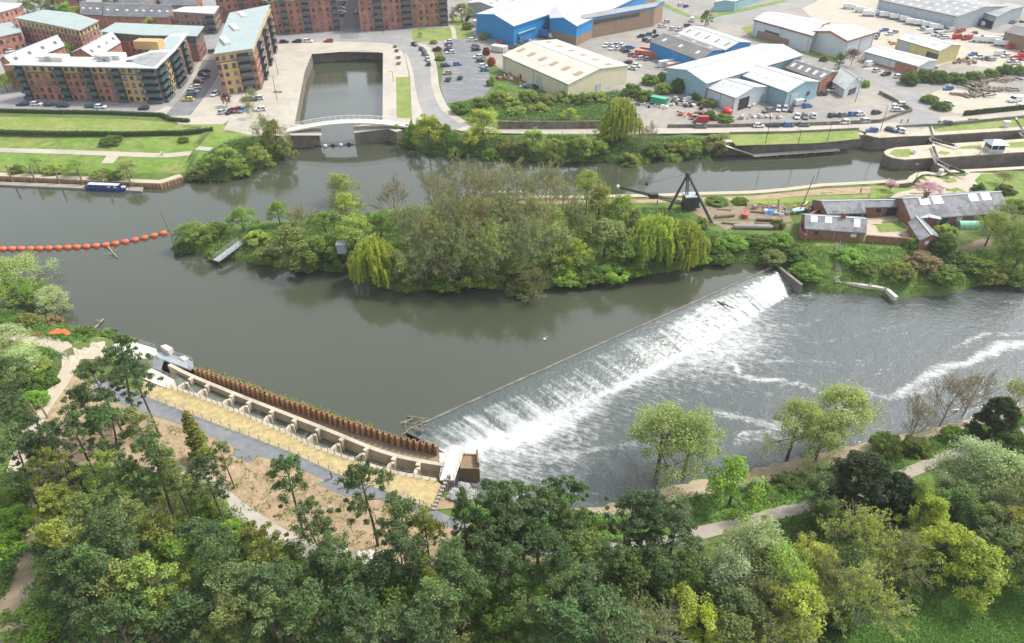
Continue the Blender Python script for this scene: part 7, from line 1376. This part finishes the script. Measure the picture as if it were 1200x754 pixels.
trees('on the beach side bank of the lower river', 'trees by the beach', [('airy', 778, 512, 15, 12, 'pale lime'), ('airy', 810, 516, 15, 11, 'pale lime'), ('broad', 862, 566, 10, 9.5, 'bright green'), ('airy', 935, 499, 13, 9.5, 'pale lime'), ('airy', 988, 484, 13, 12, 'pale lime'), ('airy', 966, 510, 11, 9, 'pale lime'), ('bare', 1078, 488, 12, 8, 'brown'), ('bare', 1118, 465, 12, 9, 'brown'), ('bare', 1145, 455, 11, 8, 'brown'), ('bush', 1040, 520, 4, 6, 'light green'), ('bush', 1075, 522, 3.5, 6, 'mid green'), ('bush', 1120, 510, 3, 5, 'bright green'), ('bush', 925, 567, 2, 6, 'dark green'), ('bush', 895, 578, 2, 6, 'dark green'), ('bush', 800, 600, 2.5, 4, 'pale silvery green')])
# island
trees('at the left tip of the island', 'trees at the left tip of the island', [('broad', 224, 272, 6, 9, 'light green'), ('broad', 282, 256, 7, 8, 'bright green'), ('broad', 325, 248, 7, 6, 'bright green'), ('broad', 340, 285, 10, 14, 'grey green'), ('bush', 250, 268, 3, 7, 'mid green'), ('bush', 300, 278, 3, 7, 'light green'), ('bush', 258, 296, 2, 7, 'mid green'), ('budding', 352, 258, 9, 8, 'olive'), ('bush', 312, 295, 3, 7, 'grey green'), ('bush', 215, 290, 2, 6, 'dark green')])
trees('on the left half of the island', 'trees on the left half of the island', [('airy', 398, 222, 11, 10, 'light green'), ('broad', 404, 240, 8, 8, 'yellow green'), ('broad', 380, 262, 9, 10, 'mid green'), ('broad', 372, 290, 10, 11, 'mid green'), ('broad', 415, 275, 10, 11, 'light green'), ('bare', 461, 228, 13, 11, 'brown'), ('weeping', 439, 303, 11, 12, 'yellow green'), ('broad', 445, 265, 9, 9, 'mid green'), ('budding', 482, 265, 13, 12, 'grey green'), ('budding', 498, 305, 12, 11, 'grey green'), ('bush', 400, 305, 4, 7, 'dark green'), ('bush', 480, 332, 3, 6, 'grey green'), ('broad', 470, 310, 9, 8, 'grey green'), ('bush', 360, 308, 3.5, 7, 'grey green')])
trees('in the middle of the island', 'trees in the middle of the island', [('bare', 548, 218, 19, 16, 'olive'), ('bare', 512, 226, 17, 13, 'olive'), ('bare', 596, 216, 18, 14, 'olive'), ('bare', 640, 216, 18, 15, 'olive'), ('bare', 570, 228, 17, 14, 'olive'), ('bare', 530, 238, 17, 14, 'olive'), ('bare', 618, 230, 17, 14, 'olive'), ('bare', 660, 232, 16, 13, 'olive'),
 ('budding', 520, 258, 17, 13, 'grey green'), ('budding', 552, 262, 17, 14, 'olive'), ('budding', 590, 258, 17, 14, 'grey green'), ('budding', 630, 260, 17, 14, 'olive'), ('budding', 505, 280, 15, 12, 'olive'), ('budding', 540, 288, 15, 13, 'grey green'), ('budding', 575, 292, 15, 13, 'light green'), ('budding', 612, 288, 15, 13, 'grey green'), ('budding', 648, 285, 14, 12, 'light green'), ('budding', 580, 316, 11, 11, 'grey green'), ('budding', 625, 320, 10, 11, 'olive'), ('broad', 540, 316, 10, 10, 'light green'), ('broad', 602, 308, 9, 10, 'grey green'), ('budding', 520, 312, 11, 10, 'grey green'),
 ('bush', 520, 330, 4, 9, 'mid green'), ('bush', 570, 334, 3.5, 9, 'light green'), ('bush', 610, 335, 4, 8, 'grey green'), ('bush', 545, 334, 3.5, 8, 'grey green'), ('broad', 655, 262, 10, 9, 'light green')])
trees('between the bare trees and the derrick crane', 'trees left of the derrick crane', [('airy', 688, 222, 13, 10, 'light green'), ('broad', 702, 240, 13, 10, 'olive'), ('broad', 728, 250, 12, 10, 'light green'), ('broad', 710, 275, 11, 11, 'grey green'), ('budding', 672, 255, 12, 10, 'grey green'), ('broad', 672, 295, 8, 9, 'yellow green'), ('broad', 745, 262, 9, 8, 'grey green'), ('weeping', 770, 279, 12, 14, 'yellow green'), ('weeping', 800, 283, 11, 12, 'yellow green'), ('broad', 735, 295, 7, 9, 'mid green'), ('bush', 660, 322, 4, 9, 'bright green'), ('bush', 690, 322, 3.5, 9, 'mid green'), ('bush', 718, 318, 3.5, 9, 'bright green'), ('bush', 745, 312, 3.5, 8, 'mid green'), ('bush', 822, 262, 4, 4, 'light green'), ('broad', 655, 300, 8, 8, 'mid green')])
trees('on the green bank below the timber yard', 'bushes below the timber yard', [('bush', 835, 285, 4, 7, 'mid green'), ('bush', 862, 284, 3, 7, 'bright green'), ('bush', 890, 282, 2.5, 7, 'mid green'), ('bush', 915, 280, 3, 7, 'bright green'), ('bush', 845, 300, 3, 7, 'mid green'), ('bush', 905, 300, 3, 7, 'grey green'), ('bush', 912, 262, 2.5, 4, 'grey green'), ('bush', 840, 235, 1.5, 7, 'mid green'), ('bush', 868, 235, 1.5, 5, 'mid green'), ('bush', 820, 302, 3, 6, 'bright green')])
trees('on the green bank below the brick buildings', 'bushes below the brick buildings', [('bush', 930, 295, 4, 8, 'mid green'), ('bush', 945, 318, 3.5, 8, 'bright green'), ('bush', 995, 300, 3, 8, 'bright green'), ('bush', 1015, 312, 3, 7, 'mid green'), ('bush', 1055, 318, 4, 8, 'olive'), ('bush', 1085, 305, 4, 9, 'brown'), ('bush', 1110, 322, 4, 9, 'mid green'), ('bush', 1068, 284, 3, 4, 'bright green'), ('bush', 1105, 285, 5, 7, 'dark green')])
trees('in the garden right of the brick buildings', 'trees in the island garden', [('bush', 1122, 305, 4, 8, 'dark green'), ('bush', 1150, 310, 4, 9, 'mid green'), ('airy', 1165, 265, 10, 8, 'light green'), ('airy', 1185, 278, 11, 9, 'light green'), ('broad', 1195, 300, 10, 10, 'mid green'), ('bush', 1160, 322, 4, 8, 'olive'), ('bush', 1190, 325, 4, 8, 'mid green'), ('broad', 1210, 270, 9, 9, 'light green'), ('budding', 1178, 250, 8, 8, 'olive'), ('bush', 1110, 270, 3, 6, 'light green'), ('bush', 1180, 222, 2.5, 6, 'dark green'), ('budding', 1178, 208, 4, 5.5, 'olive'), ('bush', 1147, 219, 2.5, 4, 'dark green'), ('bush', 1190, 240, 3, 7, 'mid green')])
trees('on the lock lawn above the slate roofs', 'blossom trees on the lock lawn', [('broad', 1088, 222, 5.5, 7.5, 'pink'), ('broad', 1045, 216, 3.5, 4, 'pink')])
# far bank
trees('left of the basin footbridge', 'trees left of the basin footbridge', [('broad', 265, 185, 8, 9, 'light green'), ('broad', 300, 175, 10, 9, 'light green'), ('broad', 322, 158, 12, 10, 'olive'), ('budding', 310, 152, 13, 8, 'light green'), ('bush', 282, 196, 4, 8, 'light green'), ('broad', 248, 190, 6, 6, 'light green'), ('bush', 232, 202, 4, 7, 'grey green'), ('broad', 330, 172, 9, 8, 'grey green'), ('bush', 318, 185, 4, 7, 'mid green'), ('bush', 345, 168, 3, 4, 'grey green')])
trees('along the bank behind the left pontoon', 'bushes behind the pontoon', [('airy', 42, 192, 5, 6, 'pale lime'), ('bush', 62, 198, 2.5, 7, 'light green'), ('airy', 88, 195, 5, 7, 'light green'), ('bush', 118, 203, 2.5, 7, 'light green'), ('airy', 150, 197, 5.5, 8, 'pale lime'), ('bush', 135, 207, 3, 5, 'mid green'), ('bush', 20, 198, 2.5, 5, 'mid green'), ('bush', 130, 164, 2.5, 8, 'dark green'), ('bush', 215, 163, 2, 4, 'mid green')])
trees('right of the basin footbridge', 'trees right of the basin footbridge', [('broad', 502, 161, 12, 10.5, 'yellow green'), ('broad', 484, 155, 8, 6, 'mid green'), ('broad', 523, 157, 8, 6, 'mid green'), ('broad', 566, 144, 11, 12, 'yellow green'), ('broad', 555, 170, 8, 8.5, 'yellow green'), ('bush', 512, 148, 4, 4, 'olive'), ('broad', 532, 170, 6, 6, 'light green'), ('broad', 575, 172, 6, 6, 'bright green'), ('broad', 595, 178, 6, 7, 'olive'), ('bush', 545, 180, 4, 6, 'mid green'), ('broad', 465, 160, 5, 4, 'light green'), ('bush', 484, 172, 4, 6, 'mid green')])
trees('on the far bank behind the island trees', 'trees on the middle of the far bank', [('broad', 625, 174, 9, 10, 'light green'), ('broad', 650, 180, 8, 8, 'light green'), ('broad', 668, 172, 9, 8, 'mid green'), ('broad', 685, 178, 8, 9, 'light green'), ('broad', 703, 182, 6, 6, 'light green'), ('bush', 610, 182, 4, 7, 'grey green'), ('weeping', 727, 140, 14, 13, 'yellow green'), ('broad', 712, 150, 10, 7, 'yellow green'), ('bare', 760, 158, 11, 9, 'brown'), ('broad', 740, 178, 6, 8, 'light green')])
trees('on the far bank left of the landing stage', 'bushes left of the landing stage', [('bush', 768, 176, 5, 9, 'mid green'), ('bush', 790, 174, 5, 8, 'light green'), ('bush', 808, 173, 5, 7, 'light green'), ('broad', 815, 172, 5, 5, 'light green'), ('bush', 838, 168, 6, 9, 'grey green'), ('bush', 828, 178, 3.5, 6, 'bright green'), ('bush', 755, 180, 4, 7, 'light green'), ('bush', 785, 181, 3, 7, 'olive')])
trees('in the scrub before the cream warehouse', 'scrub before the cream warehouse', [('bush', 540, 126, 4, 8, 'mid green'), ('bush', 562, 121, 4, 8, 'mid green'), ('bush', 585, 113, 5, 8, 'light green'), ('bush', 600, 120, 4, 8, 'light green'), ('bush', 618, 112, 5, 8, 'light green'), ('bush', 640, 116, 4, 9, 'grey green'), ('bush', 660, 114, 4, 9, 'light green'), ('bush', 682, 116, 4, 9, 'mid green'), ('bush', 700, 113, 4, 9, 'light green'), ('broad', 668, 133, 5, 6, 'yellow green'), ('bush', 575, 95, 4, 4, 'light green'), ('bush', 588, 105, 4, 6, 'bright green'), ('bush', 630, 126, 3, 9, 'olive'), ('bush', 605, 130, 3, 8, 'light green'), ('bush', 570, 60, 4, 4, 'copper'), ('bush', 576, 72, 4, 4, 'red')])
trees('before the pale blue warehouses', 'scrub before the pale blue warehouses', [('bush', 740, 106, 5, 9, 'mid green'), ('bush', 762, 93, 4, 8, 'mid green'), ('bush', 778, 103, 4, 8, 'light green'), ('bush', 796, 100, 6, 7, 'dark green'), ('bush', 757, 112, 4, 8, 'mid green'), ('bush', 820, 112, 3, 7, 'mid green'), ('bush', 830, 120, 3, 7, 'olive'), ('bush', 848, 138, 2, 8, 'mid green'), ('bush', 776, 90, 4, 5, 'dark green'), ('bush', 832, 135, 3, 5, 'mid green')])
trees('beside the estate lane at upper right', 'trees beside the estate lane', [('budding', 1000, 66, 8, 8, 'copper'), ('broad', 985, 70, 7, 6, 'dark green'), ('bush', 1066, 92, 5, 8, 'dark green'), ('bush', 1082, 88, 5, 9, 'dark green'), ('bush', 1100, 90, 5, 9, 'dark green'), ('bush', 1120, 91, 4, 9, 'mid green'), ('bush', 1142, 89, 4, 8, 'mid green'), ('bush', 1162, 86, 4, 7, 'mid green'), ('bush', 1178, 82, 5, 7, 'dark green'), ('bush', 1090, 116, 3, 7, 'mid green'), ('bush', 1104, 124, 3, 7, 'dark green'), ('bush', 1196, 82, 4, 7, 'mid green'), ('bush', 1014, 98, 3, 4, 'bright green'), ('bush', 966, 68, 3, 4, 'olive')])
trees('at the top edge of the estate', 'trees at the top of the estate', [('broad', 828, 20, 8, 7, 'dark green'), ('broad', 541, 13, 9, 12, 'grey green'), ('bush', 548, 30, 4, 6, 'mid green'), ('bush', 567, 42, 4, 5, 'light green'), ('bush', 1042, 8, 4, 8, 'dark green'), ('bush', 1058, 14, 4, 6, 'dark green'), ('bush', 1115, 30, 3, 6, 'dark green')])
trees('at the top left', 'trees at the top left', [('broad', 45, 2, 9, 11, 'mid green'), ('broad', 62, 8, 9, 12, 'mid green'), ('broad', 76, 12, 9, 11, 'bright green'), ('broad', 90, 15, 8, 9, 'yellow green'), ('broad', 30, 8, 8, 10, 'mid green'), ('broad', 145, 24, 7, 8, 'light green'), ('broad', 175, 27, 7, 7, 'yellow green'), ('broad', 200, 25, 7, 7, 'light green'), ('broad', 130, 2, 9, 12, 'dark green'), ('broad', 155, 0, 9, 12, 'mid green'), ('broad', 186, 1, 9, 11, 'bright green'), ('broad', 270, 4, 8, 7, 'mid green'), ('broad', 305, 8, 8, 8, 'olive'), ('broad', 232, -3, 9, 10, 'mid green')])
trees('among the apartments', 'trees round the apartments', [('broad', 92, 50, 6, 8, 'olive'), ('broad', 78, 56, 6, 7, 'light green'), ('broad', 13, 92, 7, 6, 'yellow green'), ('broad', 4, 96, 7, 6, 'golden'), ('broad', 264, 116, 5, 4.5, 'copper'), ('budding', 295, 112, 7, 4, 'light green'), ('budding', 288, 120, 6, 4, 'olive'), ('budding', 292, 128, 6, 4, 'olive'), ('bush', 160, 58, 3, 5, 'copper'), ('bush', 70, 62, 4, 6, 'light green'), ('budding', 498, 26, 6, 3, 'light green'), ('budding', 492, 42, 5, 3, 'light green'), ('bush', 512, 57, 2, 5, 'copper'), ('bush', 516, 68, 2, 5, 'olive'), ('bush', 508, 49, 2, 4, 'yellow green')])
# ---- stuff: undergrowth that nobody could count
def undergrowth(name, polys, n, h, leaf, col, per=10, spread=.5, seed=1, look=None):
    C_ = []
    for poly in polys:
        pts = [G(a, b) for a, b in poly]; xs = [p.x for p in pts]; ys = [p.y for p in pts]; k = 0; A = (max(xs) - min(xs)) * (max(ys) - min(ys)); m = int(n * 3)
        X = rng.uniform(min(xs), max(xs), m); Y = rng.uniform(min(ys), max(ys), m); s = inside(X, Y, [(p.x, p.y) for p in pts]); X, Y = X[s][:n], Y[s][:n]; nz = noise2(X, Y, .35, seed); s = nz > (-.8 if 'meadow' in name else -.5); C_ += [(x, y, TZ(x, y)) for x, y in zip(X[s], Y[s])]
    T = np.array(C_); T = T[T[:, 2] > LOW - .1]; k = len(T); hh = h * rng.uniform(.4, 1.2, (k, 1)); off = rng.normal(size=(k, per, 3)) * np.array([spread, spread, 0]); off[..., 2] = rng.random((k, per)) ** .7 * hh; p = (T[:, None] + off).reshape(-1, 3); cv = rng.random((k, 1, 3)); v = (.6 * cv + .4 * rng.random((k, per, 3))).reshape(-1, 3)
    me = leaf_mesh(name, p, np.array([0, 0, 1.0]), leaf, 1.5, v); struct(link(name, me, color=tuple(c * FOL for c in col)), 'stuff')
undergrowth('woodland_undergrowth', [[(-20, 560), (30, 560), (20, 640), (0, 700), (-20, 700)], [(60, 548), (150, 552), (215, 558), (250, 578), (300, 625), (345, 655), (560, 672), (680, 655), (800, 650), (880, 625), (960, 600), (1080, 580), (1220, 540), (1220, 660), (1080, 700), (1000, 740), (980, 780), (30, 780), (50, 650)]], 9000, .9, .26, (.07, .12, .03), 10, .55)
undergrowth('island_undergrowth', [[(203, 290), (240, 269), (300, 266), (430, 254), (560, 245), (800, 245), (815, 262), (840, 272), (940, 286), (1080, 294), (1210, 292), (1230, 322), (1137, 338), (1050, 349), (962, 342), (938, 335), (900, 311), (820, 312), (724, 330), (620, 341), (475, 343), (355, 316), (232, 297)]], 9000, .8, .27, (.10, .165, .035), 9, .55, 2)
undergrowth('far_bank_undergrowth', [[(216, 212), (266, 213), (300, 199), (338, 172), (330, 160), (270, 168), (236, 190)], [(458, 165), (506, 182), (604, 185), (640, 192), (720, 191), (780, 184), (846, 181), (850, 160), (700, 160), (600, 162), (540, 158), (480, 152)], [(528, 124), (566, 116), (668, 113), (727, 108), (722, 143), (640, 144), (552, 139)]], 4000, 1.0, .34, (.085, .14, .033), 9, .7, 3)
undergrowth('left_bank_undergrowth', [[(-60, 352), (0, 360), (40, 373), (85, 386), (130, 393), (100, 405), (50, 396), (0, 388), (-60, 388)], [(-40, 400), (30, 402), (70, 415), (60, 450), (30, 500), (-40, 510)]], 1600, .7, .26, (.10, .17, .035), 9, .5, 4)
undergrowth('verge_undergrowth', [[(535, 604), (560, 600), (640, 608), (690, 612), (690, 638), (620, 636), (575, 626)], [(668, 610), (775, 590), (880, 568), (950, 552), (1060, 520), (1150, 500), (1220, 485), (1220, 498), (1100, 535), (1000, 575), (880, 602), (800, 622), (690, 640)]], 2600, .6, .25, (.075, .15, .03), 9, .5, 5)
undergrowth('clearing_weeds', [[(180, 500), (225, 502), (280, 530), (370, 568), (430, 585), (505, 606), (560, 636), (520, 664), (440, 676), (370, 648), (300, 602), (262, 572), (225, 548), (180, 545)]], 260, .35, .22, (.12, .16, .045), 12, .45, 7)
undergrowth('meadow_grass', [[(985, 775), (1010, 732), (1075, 708), (1150, 684), (1220, 662), (1240, 775)]], 6000, .35, .17, (.10, .18, .035), 8, .6, 6)
for ob, q, h, th in HEDGES:
    L_a = []
    for a, b in zip(q[:-1], q[1:]):
        n = int((b - a).length * 60); t = rng.random((n, 1)); d = (b - a).normalized(); w = rng.normal(size=(n, 1)) * th * .33; z = h * (.15 + .95 * rng.random((n, 1)) ** .6); L_a.append(np.array(a) + t * np.array(b - a) + w * np.array([-d.y, d.x, 0]) + np.array([0, 0, 1]) * z)
    p = np.concatenate(L_a); link('foliage', leaf_mesh('foliage', p, np.array([0, -.2, .8]), .28), ob, color=(.085, .125, .035))
hb = MB(); hb.box(0, 1500, -7, 7000, 6000, 104); hz = hb.mesh('haze', []) if False else None
m = bpy.data.materials.new('haze'); m.use_nodes = True; nt = m.node_tree; nt.nodes.remove(nt.nodes['Principled BSDF']); pv = nt.nodes.new('ShaderNodeVolumePrincipled'); pv.inputs['Density'].default_value = HAZE; pv.inputs['Color'].default_value = (.93, .96, 1, 1); pv.inputs['Anisotropy'].default_value = .2
nt.links.new(pv.outputs[0], nt.nodes['Material Output'].inputs['Volume']); M['haze'] = m; struct(hb.build('haze', 'haze'), 'stuff')
finish_labels()

for o, l, p in REG:
    if not 4 <= len(o['label'].replace(',', '').split()) <= 16: print('LABEL', len(o['label'].split()), o['label'])
